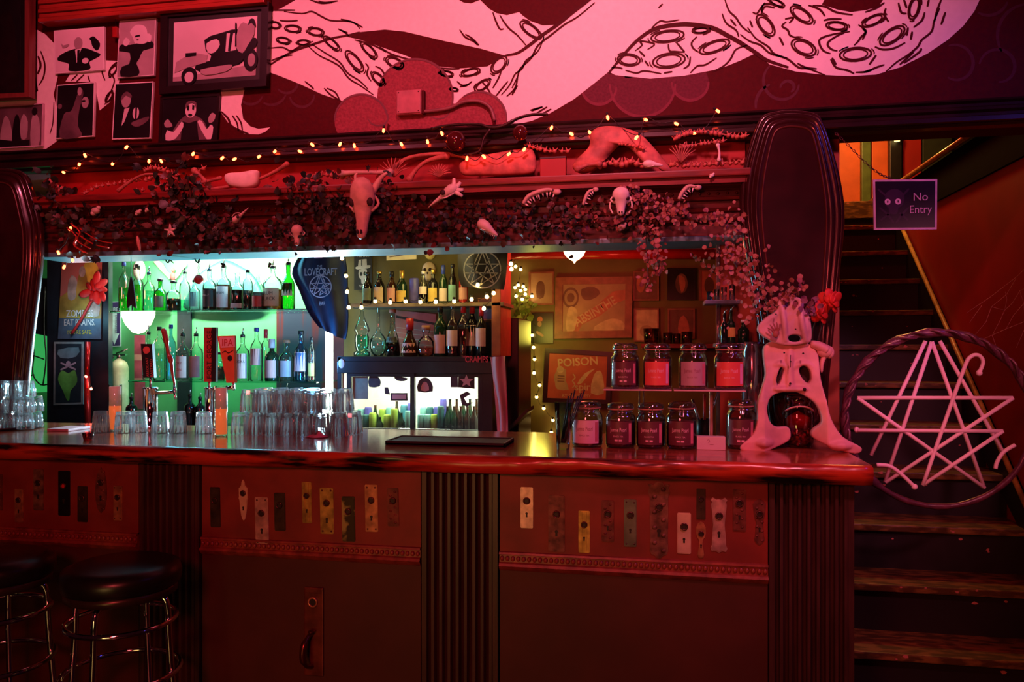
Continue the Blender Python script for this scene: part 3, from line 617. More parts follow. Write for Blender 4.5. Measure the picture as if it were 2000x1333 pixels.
# ================================================================== PICTURES ON THE MURAL WALL
m_print_l = M('pale_photo_paper', (.70, .55, .60), .35, var=.12, scale=3)
m_print_m = M('mid_grey_print', (.40, .28, .31), .35, var=.15, scale=9)
m_print_d = M('black_print', (.012, .008, .010), .3, var=.3, scale=6)
m_print_g = M('dark_grey_print', (.13, .07, .085), .35, var=.35, scale=12)
m_mat_w = M('white_photo_border', (.78, .66, .70), .45, var=.04)
m_frame_b = M('black_picture_frame', (.014, .006, .007), .3, var=.2)
def lerp2(c, u, v):
    (ax, ay), (bx, by), (cx, cy), (dx, dy) = c      # tl, tr, br, bl ; v from the top down
    return ((ax * (1 - u) + bx * u) * (1 - v) + (dx * (1 - u) + cx * u) * v, (ay * (1 - u) + by * u) * (1 - v) + (dy * (1 - u) + cy * u) * v)
def picture(name, corners, Y, label, cat, frame=None, fw=3, mat_paper=None, mw=0, bg=None, art=(), th=.012, group=None, txt=(), glass=False):
    ctr = W((corners[0][0] + corners[2][0]) / 2, (corners[2][1] + corners[3][1]) / 2, Y)
    t = thing(name, label, cat, ctr, group)
    q = XZ(corners, Y); w = math.dist(corners[0], corners[1]); h = math.dist(corners[0], corners[3])
    y0 = Y - th; lay = [y0]
    if frame:
        b = B(); b.prism(q, Y - th * .5, Y); k = fw
        for (u0, v0, u1, v1) in ((0, 0, 1, fw / h), (0, 1 - fw / h, 1, 1), (0, fw / h, fw / w, 1 - fw / h), (1 - fw / w, fw / h, 1, 1 - fw / h)):
            b.prism(XZ([lerp2(corners, u0, v0), lerp2(corners, u1, v0), lerp2(corners, u1, v1), lerp2(corners, u0, v1)], Y), y0, Y - th * .4)
        part('frame', b, frame, t)
        inn = [lerp2(corners, fw / w, fw / h), lerp2(corners, 1 - fw / w, fw / h), lerp2(corners, 1 - fw / w, 1 - fw / h), lerp2(corners, fw / w, 1 - fw / h)]
        ys = Y - th * .55
    else: inn = corners; ys = Y - th
    if mat_paper:
        b = B(); b.prism(XZ(inn, Y), ys - .001, ys + .004 if frame else Y); part('mount', b, mat_paper, t); ys -= .001
        iw = math.dist(inn[0], inn[1]); ih = math.dist(inn[0], inn[3])
        inn = [lerp2(inn, mw / iw, mw / ih), lerp2(inn, 1 - mw / iw, mw / ih), lerp2(inn, 1 - mw / iw, 1 - mw / ih), lerp2(inn, mw / iw, 1 - mw / ih)]
    b = B(); b.prism(XZ(inn, Y), ys - .0008, ys); p = part('print', b, bg, t)
    for i, a in enumerate(art):
        nm, mt, pts = a[:3]; sm = a[3] if len(a) > 3 else 0
        yy = ys - .0012 - .0004 * i; b = B()
        if nm.startswith('~'):   # strokes
            for s_ in pts: b.ribbon(spline(XZ([lerp2(inn, *s) for s in s_], Y), 4), (sm or 2) / ppm(corners[0][0], Y), yy)
            nm = nm[1:]
        else:
            pl = XZ([lerp2(inn, *s) for s in pts], Y)
            if sm: pl = [tuple(v) for v in spline(pl, sm, True)]
            b.poly([(x, yy, z) for x, z in pl])
        part(nm, b, mt, p)
    for s_, u, v, hh, mt, kw in txt:
        x, z = XZ([lerp2(inn, u, v)], Y)[0]
        text(s_, x, z, hh / ppm(corners[0][0], Y), ys - .0012 - .0004 * (len(art) + 2), mt, p, **kw)
    return t
def el(cx, cy, rx, ry, n=12): return [(cx + rx * math.cos(2 * math.pi * i / n), cy + ry * math.sin(2 * math.pi * i / n)) for i in range(n)]
YPIC = YW - .004
L_, D_, G_, MD = m_print_l, m_print_d, m_print_g, m_print_m
picture('photo_print', [(109, 62), (207, 54), (207, 138), (110, 146)], YPIC, 'pale wide photo of a man in a dark suit beside a black bird', 'photo', None, 0, m_mat_w, 2.5, L_, [
    ('suit_figure', D_, [(.30, 1), (.28, .82), (.06, .72), (.07, .62), (.22, .52), (.42, .46), (.62, .46), (.82, .56), (.96, .66), (.82, .76), (.72, .82), (.72, 1)], 3), ('shirt', L_, [(.42, .48), (.56, .46), (.5, .62), (.45, .82)]), ('tie', D_, [(.47, .5), (.52, .5), (.51, .68), (.46, .76)]),
    ('head', MD, el(.49, .33, .09, .15), 2), ('crow', D_, [(.72, .24), (.8, .19), (.86, .24), (.95, .38), (.92, .52), (.86, .54), (.78, .42), (.76, .3)], 2), ('hand', L_, el(.64, .78, .07, .07), 2), ('sketch', MD, [(.14, .3), (.18, .36), (.3, .33), (.27, .4), (.16, .42)], 2)], group='photos on the mural wall')
picture('photo_print', [(237, 43), (308, 37), (304, 149), (231, 154)], YPIC - .001, 'upright photo of a performer with huge pale hair and black corset', 'photo', None, 0, m_mat_w, 1.5, MD, [
    ('pale_hair', L_, [(.38, .3), (.3, .2), (.42, .1), (.58, .09), (.74, .14), (.8, .28), (.78, .42), (.6, .43), (.46, .42)], 3), ('torso', D_, [(.02, .54), (.06, .42), (.3, .44), (.5, .42), (.68, .44), (.94, .4), (.98, .52), (.7, .56), (.6, .7), (.52, .78), (.6, .88), (.58, 1), (.1, 1), (.12, .82), (.32, .78), (.32, .58)], 2),
    ('face', L_, el(.52, .3, .09, .09), 2), ('eyes', D_, [(.45, .28), (.58, .27), (.6, .3), (.46, .31)]), ('lips', D_, el(.53, .36, .035, .012)), ('glove', L_, [(.2, .3), (.32, .38), (.22, .46), (.12, .4)], 2), ('glove', L_, [(.8, .26), (.92, .3), (.9, .42), (.78, .38)], 2)], group='photos on the mural wall')
picture('photo_print', [(115, 168), (189, 162), (186, 268), (112, 273)], YPIC, 'dark upright photo of a shadowy figure, white border, below the man with the bird', 'photo', None, 0, m_mat_w, 2, D_, [
    ('body_shape', m_print_g, [(.1, 1), (.2, .55), (.4, .5), (.55, .2), (.66, .08), (.72, .2), (.62, .5), (.6, .8), (.7, 1)], 3), ('face', MD, el(.78, .36, .1, .11), 2), ('hand', MD, el(.62, .14, .06, .08), 2), ('hand', m_print_g, el(.08, .4, .06, .05), 2), ('brow', D_, el(.74, .33, .06, .02))], group='photos on the mural wall')
picture('photo_print', [(228, 165), (303, 161), (297, 272), (222, 274)], YPIC, 'dark portrait photo of a pale suited man holding a shining orb', 'photo', None, 0, m_mat_w, 2, D_, [
    ('face', MD, el(.31, .3, .13, .14), 2), ('hair', m_print_g, [(.16, .3), (.2, .2), (.32, .14), (.46, .22), (.44, .27), (.3, .22), (.22, .28)], 2), ('shirt', L_, [(.28, .46), (.42, .44), (.3, .7), (.22, .78)]), ('orb', L_, el(.6, .55, .09, .11), 2), ('orb_gap', D_, [(.58, .44), (.63, .44), (.63, .66), (.59, .66)]), ('arm', m_print_g, [(.5, .72), (.74, .66), (.96, .62), (.94, .7), (.7, .8), (.54, .78)], 2)], group='photos on the mural wall')
picture('framed_photo', [(316, 190), (432, 184), (426, 278), (312, 282)], YPIC - .004, 'black framed photo of a face-painted singer with raised gloved hands', 'photo', m_frame_b, 5, None, 0, D_, [
    ('cape', m_print_g, [(.2, 1), (.3, .55), (.5, .4), (.72, .5), (.84, .72), (.86, 1)], 2), ('face', L_, el(.52, .3, .1, .17), 2), ('vest', D_, [(.36, 1), (.38, .55), (.5, .6), (.64, .54), (.7, 1)]), ('arm', L_, [(.08, .98), (.1, .74), (.22, .8), (.36, .56), (.4, .68), (.26, .96)], 2), ('arm', L_, [(.66, .58), (.74, .56), (.84, .76), (.9, .66), (.96, .72), (.93, 1), (.84, .98)], 2), ('hand', MD, [(.04, .58), (.1, .48), (.16, .56), (.2, .66), (.08, .68)], 2), ('hand', MD, [(.86, .5), (.92, .38), (.99, .44), (.96, .58), (.88, .62)], 2),
    ('eye_paint', D_, [(.45, .2), (.49, .18), (.49, .3), (.46, .3)]), ('eye_paint', D_, [(.55, .17), (.59, .19), (.58, .3), (.55, .28)]), ('mouth', D_, el(.52, .41, .04, .03)), ('hair', m_print_g, [(.42, .26), (.44, .12), (.52, .08), (.62, .12), (.63, .28), (.58, .15), (.5, .13)], 2)], group='photos on the mural wall')
picture('framed_photo', [(321, 25), (531, 8), (526, 172), (318, 188)], YPIC - .006, 'large black framed photo of a vintage black hot rod', 'photo', m_frame_b, 14, M('black_mount', (.012, .005, .006), .5), 10, L_, [
    ('road', m_print_m, [(0, 1), (0, .93), (.4, .9), (1, .8), (1, 1)]), ('car_body', D_, [(.26, .82), (.28, .72), (.44, .7), (.46, .6), (.7, .52), (.86, .56), (.88, .72), (.8, .8), (.6, .86), (.36, .9)]), ('cab', D_, [(.37, .34), (.44, .28), (.7, .2), (.8, .2), (.8, .6), (.46, .62), (.39, .52)]), ('window', L_, [(.4, .4), (.52, .34), (.56, .44), (.5, .56), (.42, .56)], 2), ('window', L_, [(.64, .26), (.76, .26), (.76, .55), (.63, .57)]), ('curtain', D_, [(.68, .26), (.72, .26), (.69, .56), (.66, .56)]),
    ('engine', MD, [(.02, .86), (.04, .68), (.14, .6), (.3, .56), (.42, .6), (.4, .72), (.2, .78)], 1), ('engine_stack', D_, [(.15, .54), (.28, .54), (.28, .6), (.15, .61)]), ('front_wheel', D_, el(.2, .93, .095, .15), 2), ('front_hub', L_, el(.2, .95, .055, .09), 2), ('rear_wheel', D_, el(.94, .74, .085, .19), 2), ('rear_hub', MD, el(.95, .74, .045, .11), 2), ('fender', D_, [(.78, .72), (.9, .4), (1, .38), (1, .52), (.88, .66), (.82, .78)], 2), ('exhaust', MD, [(.34, .84), (.6, .8), (.72, .8), (.66, .9), (.4, .94)], 2), ('figure', MD, [(.76, .5), (.78, .2), (.84, .1), (.9, .14), (.96, .08), (.98, .3), (.9, .5), (.84, .62)], 2), ('hair', D_, [(.9, .16), (.92, .06), (.97, .06), (.99, .2), (.94, .12)], 2), ('post', D_, [(.745, .1), (.76, .1), (.77, .5), (.75, .5)])], th=.03)
picture('photo_print', [(-25, 210), (88, 203), (86, 287), (-25, 293)], YPIC, 'group photo with a thin white border at the left edge', 'photo', M('thin_white_frame', (.6, .42, .5), .4), 2, None, 0, m_print_g, [
    ('figure', MD, [(.24, .9), (.28, .4), (.34, .22), (.42, .4), (.46, .9)], 2), ('figure', m_print_d, [(.46, .95), (.48, .4), (.54, .2), (.6, .4), (.62, .95)], 2), ('figure', MD, [(.62, .8), (.6, .45), (.66, .2), (.74, .4), (.72, .8)], 2), ('figure', m_print_m, [(.8, 1), (.8, .4), (.86, .2), (.94, .35), (.97, .7), (.94, 1)], 2), ('hair', D_, el(.86, .16, .05, .1), 2), ('ground', D_, [(.2, 1), (.24, .8), (.5, .86), (.78, .84), (.78, 1)])], group='photos on the mural wall')
picture('framed_mirror', [(-60, -30), (70, -25), (69, 194), (-60, 200)], YPIC - .03, 'heavy dark wooden frame with a black picture at the top left corner', 'picture', M('red_brown_frame', (.20, .035, .03), .3, var=.2, scale=6, stretch=(8, 8, 1)), 9, M('black_inner_frame', (.01, .006, .006), .4), 14, D_, [('silhouette', m_frame_b, [(.3, 1), (.35, .5), (.55, .22), (.8, .2), (.9, .5), (.95, 1)], 3)], th=.04)
# red glass pendant on a cord
c = W(226, 62, YW - .03); b = B(); b.tube([(c.x, c.y, c.z + .2), (c.x, c.y, c.z + .02)], .002, 5); b.box(c.x - .012, c.x + .012, c.y - .01, c.y + .01, c.z - .03, c.z + .022, 1, .004)
solo('glass_pendant', b, [m_black, M('red_pendant_glass', (.35, .02, .02), .15)], 'small red glass pendant hanging between two photos', 'pendant')
# junction box
c0, c1 = W(779, 182, YW), W(827, 226, YW)
t = thing('junction_box', 'painted square junction box with a curved conduit on the mural cloud', 'junction box', ((c0.x + c1.x) / 2, YW - .02, c1.z))
b = B(); b.box(c0.x, c1.x, YW - .035, YW - .008, c1.z, c0.z, 0, .004); b.box(c0.x + .004, c1.x - .004, YW - .04, YW - .03, c1.z + .004, c0.z - .004, 0, .003)
for sx in (c0.x + .012, c1.x - .012):
    for sz in (c1.z + .012, c0.z - .012): b.ell((sx, YW - .0405, sz), (.003, .002, .003), 6, 4, 1)
part('box', b, [M('pale_rose_box_paint', (.36, .10, .12), .55), m_ink], t)
b = B(); b.tube(spline([W(x, y, YW - .022) for x, y in ((826, 218), (850, 216), (878, 211), (900, 201), (922, 197), (942, 200), (958, 212), (966, 236))], 5), .0085, 8); part('conduit', b, M('grey_rose_conduit', (.20, .06, .07), .5), t)
b = B(); b.box(c1.x + .0005, c1.x + .014, YW - .032, YW - .008, c1.z, c0.z - .004, 0, .003); part('box_connector', b, m_ink, t)
# ================================================================== RED STRING LIGHTS
m_bulbr = M('glowing_red_bulb', (1, .3, .15), .3, emit=34, ecol=(1, .05, .012))
m_wire = M('dark_wire', (.012, .014, .012), .5)
def string_light(name, label, pts, Y, mat, rb=.0064, hb=.022, jit=12, ydev=.0, tilt=True, group=None, ypts=None):
    P = [W(x, y, (ypts[i] if ypts else Y)) for i, (x, y) in enumerate(pts)]
    t = thing(name, label, 'string lights', P[0] + Vector((0, 0, -.02)), group)
    w = []
    for i, p in enumerate(P):
        w.append(p + Vector((0, .006, .012)))
        if i < len(P) - 1: w.append((p + P[i + 1]) / 2 + Vector((0, .012, .010 - random.random() * .03)))
    b = B(); b.tube(spline(w, 4), .0017, 5); part('wire', b, m_wire, t)
    mk = (round(rb, 5), round(hb, 5), mat.name)
    if mk not in TXT:
        b = B(); b.lathe([(0, -hb / 2), (rb * .75, -hb * .38), (rb, -hb * .1), (rb * .8, hb * .3), (rb * .5, hb * .5)], n=8); TXT[mk] = b.mesh('bulb')
        b = B(); b.lathe([(rb * .55, hb * .45), (rb * .8, hb * .5), (rb * .8, hb * 1.0), (rb * .4, hb * 1.1)], n=7); TXT[mk + (1,)] = b.mesh('socket')
    for p in P:
        r = Euler((random.uniform(-.5, .5), random.uniform(-1.2, 1.2) if tilt else 0, 0))
        o = put('bulb', TXT[mk], mat, t, p, r)
        s_ = put('socket', TXT[mk + (1,)], m_wire, o, p)
    return t
YC = YW - .085
string_light('string_light', 'red bulb string clipped along the cornice over the bones', [(124, 337), (155, 321), (166, 304), (220, 320), (247, 288), (291, 315), (315, 315), (363, 309), (377, 301), (434, 309), (458, 311), (506, 306), (537, 296), (586, 296), (610, 283), (664, 282), (692, 285), (749, 255), (784, 282), (835, 277), (863, 261), (912, 310), (945, 306), (994, 301), (1024, 292), (1077, 250), (1116, 262), (1152, 259), (1187, 230), (1243, 269), (1261, 234), (1321, 242), (1357, 260), (1402, 217)], YC, m_bulbr, ypts=[YC] * 21 + [3.245] * 4 + [YC] * 3 + [YC] + [3.2] + [YC] * 4)
string_light('string_light', 'red bulb string drooping down the left end of the canopy', [(137, 447), (114, 494), (142, 509), (125, 522)], 3.19, m_bulbr)
string_light('string_light', 'red bulb string hanging before the posters at far left', [(168, 736), (178, 760)], 4.45, M('glowing_red_bulb_b', (1, .3, .2), .3, emit=22, ecol=(1, .08, .05)), rb=.008, hb=.018)
# ================================================================== BONES, SKULLS, GARLANDS ON THE CANOPY
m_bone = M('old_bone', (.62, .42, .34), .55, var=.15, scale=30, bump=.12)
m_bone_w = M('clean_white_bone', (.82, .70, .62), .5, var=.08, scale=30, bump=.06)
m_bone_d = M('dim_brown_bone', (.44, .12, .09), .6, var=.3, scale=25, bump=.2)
m_sock = M('dark_socket', (.03, .010, .009), .7)
def loc2(p, ang, flip=1):
    """local frame in the wall plane: x along ang (deg, image up), z across"""
    a = math.radians(ang); c, s_ = math.cos(a), math.sin(a)
    return lambda x, z, y=0: (p.x + x * c - z * flip * s_, p.y + y, p.z + x * s_ + z * flip * c)
def side_skull(px, py, Y, Lpx, ang, label, mat, flip=1, beak=False, teeth=True, fat=1., crest=False):
    p = W(px, py, Y); L = Lpx / ppm(px, Y); T = loc2(p, ang, flip)
    t = thing('animal_skull', label, 'skull', (p.x, p.y, p.z - L * .2), 'small skulls and jaws on the canopy')
    prof = [(-.5, 0, .05), (-.44, .02, .17), (-.3, .04, .23), (-.12, .04, .22), (.04, .01, .17), (.2, -.02, .12), (.36, -.035, .085), (.47, -.05, .05), (.5, -.06, .02)] if not beak else [(-.5, .04, .04), (-.44, .05, .14), (-.32, .05, .19), (-.18, .03, .17), (-.05, 0, .11), (.1, -.02, .075), (.3, -.05, .045), (.5, -.1, .008)]
    b = B(); b.tube([T(x * L, z * L) for x, z, r in prof], [r * L * fat for x, z, r in prof], 10, flat=.8)
    part('cranium', b, mat, t)
    b = B(); r = L * .075
    b.ell(T(-.08 * L, .05 * L, -.16 * L * fat), (r, r * .5, r), 8, 6); b.ell(T(.33 * L, .0, -.06 * L), (r * .6, r * .4, r * .35), 6, 4)
    part('eye_socket', b, m_sock, t)
    b = B(); b.tube(spline([T(-.36 * L, -.1 * L, -.12 * L), T(-.12 * L, -.13 * L, -.2 * L), T(.08 * L, -.06 * L, -.14 * L)], 4), L * .022, 5); part('cheek_arch', b, mat, t)
    if teeth and not beak:
        b = B()
        for i in range(6):
            x = .02 + i * .075; b.tube([T(x * L, (-.12 + .0 * i) * L, -.04 * L), T((x + .01) * L, (-.19 if i < 5 else -.24) * L, -.04 * L)], [L * .022, L * .005], 5)
        part('teeth', b, m_bone_w, t)
    if crest:
        b = B()
        for i, (dx, dz) in enumerate(((-.5, .3), (-.62, .12), (-.6, -.1), (-.5, -.25))): b.tube([T(-.35 * L, 0), T(dx * L, dz * L)], [L * .09, L * .04], 6)
        part('neck_bones', b, mat, t)
    return t
def jaw(px, py, Y, pts, label, mat, rpx=6, teeth=8, side=-1):
    P = [W(x, y, Y) for x, y in pts]; r = rpx / ppm(px, Y)
    t = thing('jaw_bone', label, 'jaw bone', P[0], 'small skulls and jaws on the canopy')
    sp = spline(P, 5); n = len(sp)
    b = B(); b.tube(sp, [r * (.5 + .7 * math.sin(math.pi * min(1, (i + 2) / n * 1.05)) ** .6) for i in range(n)], 7, flat=.6)
    b.ell(sp[-2], (r * 1.3, r * .8, r * .9), 7, 5); part('mandible', b, mat, t)
    b = B()
    for i in range(teeth):
        k = int((i + 1.0) / (teeth + 1) * (n - 1)); q = sp[k]; d = (sp[min(k + 1, n - 1)] - sp[max(k - 1, 0)]).normalized(); nn = Vector((-d.z, 0, d.x)) * side
        b.tube([q + nn * r * .5, q + nn * r * (1.7 + .5 * (i % 2))], [r * .34, r * .08], 5)
    part('teeth', b, m_bone_w, t)
    k = int(n * .82); b = B(); b.ell(sp[k] + Vector((0, -r * .55, 0)), (r * .28, r * .2, r * .28), 7, 5); part('bone_hole', b, m_sock, t)
def front_skull(px, py, Y, wpx, hpx, label, mat, horns=None, jaws=True):
    p = W(px, py, Y); s_ = ppm(px, Y); w = wpx / s_; h = hpx / s_
    t = thing('animal_skull', label, 'skull', (p.x, p.y, p.z - h / 2), 'small skulls and jaws on the canopy')
    prof = [(.5, .16), (.45, .34), (.34, .46), (.2, .5), (.08, .46), (-.08, .32), (-.24, .24), (-.38, .22), (-.46, .17), (-.5, .08)]
    b = B(); b.tube([(p.x, p.y - .03 * h * (5 + 8 * k), p.z + z * h) for k, (z, r) in [(abs(.5 - (i / 9)), q) for i, q in enumerate(prof)]], [r * w for z, r in prof], 12, flat=.75)
    part('cranium', b, mat, t)
    for sx in (-1, 1):
        b = B(); b.ell((p.x + sx * w * .36, p.y - .26 * h, p.z + .1 * h), (w * .13, w * .12, h * .075), 8, 6); part('eye_socket', b, m_sock, t)
        b = B(); b.tube(spline([(p.x + sx * w * .34, p.y - .1 * h, p.z + .26 * h), (p.x + sx * w * .58, p.y - .1 * h, p.z + .1 * h), (p.x + sx * w * .34, p.y - .16 * h, p.z - .04 * h)], 4), w * .06, 6); part('cheek_arch', b, mat, t)
        if jaws:
            b = B(); b.tube(spline([(p.x + sx * w * .6, p.y - .1 * h, p.z + .02 * h), (p.x + sx * w * .62, p.y - .12 * h, p.z - .2 * h), (p.x + sx * w * .45, p.y - .16 * h, p.z - .42 * h)], 4), w * .05, 5); part('jaw_arc', b, mat, t)
        b = B(); b.ell((p.x + sx * w * .07, p.y - .33 * h, p.z - .40 * h), (w * .05, w * .06, h * .04), 6, 5); part('nostril', b, m_sock, t)
    for hp, rr in (horns or ()):
        P = [W(x, y, Y - .03) for x, y in hp]; sp = spline(P, 6); n = len(sp)
        b = B(); b.tube(sp, [rr / s_ * (1 - .75 * i / (n - 1)) for i in range(n)], 8); part('horn', b, mat, t)
    return t
YS = 3.20
side_skull(470, 421, YS + .03, 44, 30, 'small pointed bird skull on the left part of the frieze', m_bone, flip=-1, beak=True).rotation_euler = (0, 0, 0)
front_skull(584, 461, YS, 24, 40, 'small narrow skull hanging snout-down left of the goat skull', m_bone, jaws=False)
front_skull(716, 412, YS - .02, 50, 116, 'large horned goat skull hung on the garland', M('goat_skull_bone', (.72, .44, .36), .5, var=.15, scale=30, bump=.1), [([(706, 376), (697, 362), (694, 345), (698, 338)], 6), ([(724, 378), (735, 362), (745, 346), (756, 338)], 9)], jaws=False)
side_skull(864, 384, YS, 72, 205, 'long-beaked bird skull pointing down-left on the frieze', m_bone_w, flip=-1, beak=True, crest=True, fat=1.0)
side_skull(953, 447, YS - .01, 48, -30, 'white fox-like skull on the garland left of the red lamp', m_bone_w, fat=1.3)
jaw(1057, 380, YS, [(1022, 399), (1032, 385), (1050, 376), (1072, 371), (1090, 376)], 'long toothed jaw bone on the frieze', m_bone, 7, 10, -1)
jaw(1152, 380, YS, [(1139, 401), (1144, 386), (1151, 374), (1165, 370)], 'short upright jaw bone on the frieze', m_bone, 5, 5, -1)
front_skull(1213, 396, YS - .02, 34, 54, 'white cat-like skull with thin jaws hung face-on', m_bone_w)
jaw(1345, 372, YS, [(1326, 390), (1333, 376), (1346, 364), (1366, 367)], 'jaw bone near the coffin on the frieze', m_bone, 6, 6, -1)
side_skull(1275, 322, 3.22, 38, 0, 'little white skull lying on the bone ledge', m_bone_w, teeth=False, fat=1.15)
for px, py, r, lab in ((1390, 343, 5, 'small white bone chip near the coffin'), (187, 412, 9, 'small pale bone at the left end of the frieze'), (270, 415, 6, 'tiny curled bone on the left of the frieze'), (288, 410, 5, 'tiny hooked bone left of the ivy clump'), (1215, 428, 5, 'small pale vertebra below the cat-like skull'), (1215, 443, 8, 'larger pale vertebra hanging above the red lamp side')):
    p = W(px, py, YS); s_ = r / ppm(px, YS); b = B(); b.ell(p, (s_, s_ * .8, s_ * .75), 8, 6); b.ell(p + Vector((s_ * .7, 0, s_ * .6)), (s_ * .5,) * 3, 6, 5); b.ell(p + Vector((-s_ * .5, -.2 * s_, -s_ * .6)), (s_ * .55,) * 3, 6, 5)
    solo('bone_fragment', b, m_bone_w if px > 1300 else m_bone, lab, 'bone')
p = W(333, 451, YS - .01); b = B()
for a in range(5): b.tube([p, p + Vector((math.cos(a * 1.257 + .4), 0, math.sin(a * 1.257 + .4))) * .032], [.010, .003], 6)
solo('starfish', b, m_bone, 'pale five-pointed star on the ivy garland', 'starfish')
p = W(271, 478, YS - .01); b = B(); b.tube(spline([p + Vector((-.008, 0, .04)), p, p + Vector((.006, 0, -.03))], 4), [.004, .006, .008, .009, .008, .007, .006, .004, .003], 7)
solo('shell', b, M('pink_shell', (.6, .22, .16), .4), 'small long shell hanging over the left posters', 'shell')
# --- ledge
YL, ZL = 3.29, 2.225
def slab(name, pts, Y, th, label, mat, cat='bone', bev=.006, holes=()):
    q = [tuple(v) for v in spline(XZ(pts, Y), 4, True)]
    cx = sum(p[0] for p in q) / len(q); cz = sum(p[1] for p in q) / len(q); b = B(); n = len(q)
    rings = [(1, Y + th), (1.0, Y + th * .3), (.96, Y), (.85, Y - th * .25), (.5, Y - th * .45)]
    for k, y in rings: b.v += [(cx + (x - cx) * k, y, cz + (z - cz) * k) for x, z in q]
    for i in range(len(rings) - 1):
        for j in range(n): b.f.append((i * n + j, (i + 1) * n + j, (i + 1) * n + (j + 1) % n, i * n + (j + 1) % n)); b.m.append(0); b.sm.append(True)
    b.f.append(tuple((len(rings) - 1) * n + j for j in range(n))[::-1]); b.m.append(0); b.sm.append(True); b.f.append(tuple(range(n))); b.m.append(0); b.sm.append(False)
    bm = bmesh.new(); bm.from_mesh(b.mesh('x')); bmesh.ops.recalc_face_normals(bm, faces=bm.faces); me = bpy.data.meshes.new(name); bm.to_mesh(me); bm.free()
    o = put(name, me, mat); tag(o, label, cat); return o
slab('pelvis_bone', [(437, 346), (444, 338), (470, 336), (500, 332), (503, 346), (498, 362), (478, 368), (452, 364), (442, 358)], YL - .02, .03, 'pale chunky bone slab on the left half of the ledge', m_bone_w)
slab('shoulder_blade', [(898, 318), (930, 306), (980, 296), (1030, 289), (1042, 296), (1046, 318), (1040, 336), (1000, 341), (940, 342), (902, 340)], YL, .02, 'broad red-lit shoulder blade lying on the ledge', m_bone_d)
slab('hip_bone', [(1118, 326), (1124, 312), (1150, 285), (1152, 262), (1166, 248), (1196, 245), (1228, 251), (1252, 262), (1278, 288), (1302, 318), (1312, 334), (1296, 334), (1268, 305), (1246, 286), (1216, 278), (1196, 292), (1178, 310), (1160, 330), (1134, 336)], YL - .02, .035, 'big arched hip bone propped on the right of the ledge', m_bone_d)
b = B(); c0, c1 = W(1056, 310, YL + .03), W(1106, 337, YL + .03); b.box(c0.x, c1.x, YL + .01, YL + .05, ZL, c0.z, 0, .002); b.box(c0.x, c1.x, YL + .008, YL + .05, c0.z - .006, c0.z + .001, 1)
solo('wooden_box', b, [m_redpaint, m_black], 'small dull red box on the ledge beside the hip bone', 'box')
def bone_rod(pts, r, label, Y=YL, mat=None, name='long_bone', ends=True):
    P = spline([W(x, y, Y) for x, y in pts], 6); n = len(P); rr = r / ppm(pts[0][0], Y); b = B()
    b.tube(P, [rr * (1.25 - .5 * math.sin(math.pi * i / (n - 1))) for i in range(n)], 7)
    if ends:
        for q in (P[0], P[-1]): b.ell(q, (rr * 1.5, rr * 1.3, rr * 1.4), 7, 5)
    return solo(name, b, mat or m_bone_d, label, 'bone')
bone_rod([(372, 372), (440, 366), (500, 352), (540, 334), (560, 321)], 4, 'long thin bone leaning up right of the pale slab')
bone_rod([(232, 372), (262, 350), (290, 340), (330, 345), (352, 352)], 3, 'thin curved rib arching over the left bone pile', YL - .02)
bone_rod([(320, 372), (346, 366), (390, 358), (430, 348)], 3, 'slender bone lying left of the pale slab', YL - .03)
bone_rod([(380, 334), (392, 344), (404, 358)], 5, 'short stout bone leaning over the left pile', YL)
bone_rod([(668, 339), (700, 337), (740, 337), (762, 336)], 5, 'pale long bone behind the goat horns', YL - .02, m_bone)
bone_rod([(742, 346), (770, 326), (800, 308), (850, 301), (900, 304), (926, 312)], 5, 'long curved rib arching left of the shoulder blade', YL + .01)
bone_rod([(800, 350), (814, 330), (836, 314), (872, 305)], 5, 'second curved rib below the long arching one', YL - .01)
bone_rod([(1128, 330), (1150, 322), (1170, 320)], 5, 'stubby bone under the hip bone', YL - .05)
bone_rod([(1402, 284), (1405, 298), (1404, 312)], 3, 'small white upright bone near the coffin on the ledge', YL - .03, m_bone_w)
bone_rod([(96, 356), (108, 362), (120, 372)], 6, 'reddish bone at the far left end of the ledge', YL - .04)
vb = B(); vb.ell((0, 0, 0), (.010, .014, .011), 8, 6)
for a in (90, 20, 160): vb.tube([(0, 0, 0), (.022 * math.cos(math.radians(a)), -.004, .022 * math.sin(math.radians(a)))], [.006, .002], 5)
vme = vb.mesh('vertebra')
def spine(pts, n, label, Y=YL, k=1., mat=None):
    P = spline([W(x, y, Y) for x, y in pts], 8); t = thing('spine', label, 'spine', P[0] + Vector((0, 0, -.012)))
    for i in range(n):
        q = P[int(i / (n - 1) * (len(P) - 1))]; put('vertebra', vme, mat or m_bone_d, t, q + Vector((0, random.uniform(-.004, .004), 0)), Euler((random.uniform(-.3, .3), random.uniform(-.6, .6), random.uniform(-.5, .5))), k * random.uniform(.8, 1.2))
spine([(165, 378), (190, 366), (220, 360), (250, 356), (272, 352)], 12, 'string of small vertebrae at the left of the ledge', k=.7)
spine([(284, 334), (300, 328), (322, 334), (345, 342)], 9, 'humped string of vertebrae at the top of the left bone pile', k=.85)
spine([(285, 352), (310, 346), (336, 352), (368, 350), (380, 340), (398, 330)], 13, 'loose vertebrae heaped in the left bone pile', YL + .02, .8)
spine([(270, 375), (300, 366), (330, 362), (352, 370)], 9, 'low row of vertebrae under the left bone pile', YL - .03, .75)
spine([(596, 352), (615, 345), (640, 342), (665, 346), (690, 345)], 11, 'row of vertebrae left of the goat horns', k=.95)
spine([(1030, 285), (1050, 290), (1075, 296), (1108, 296)], 10, 'row of small vertebrae right of the shoulder blade', k=.8)
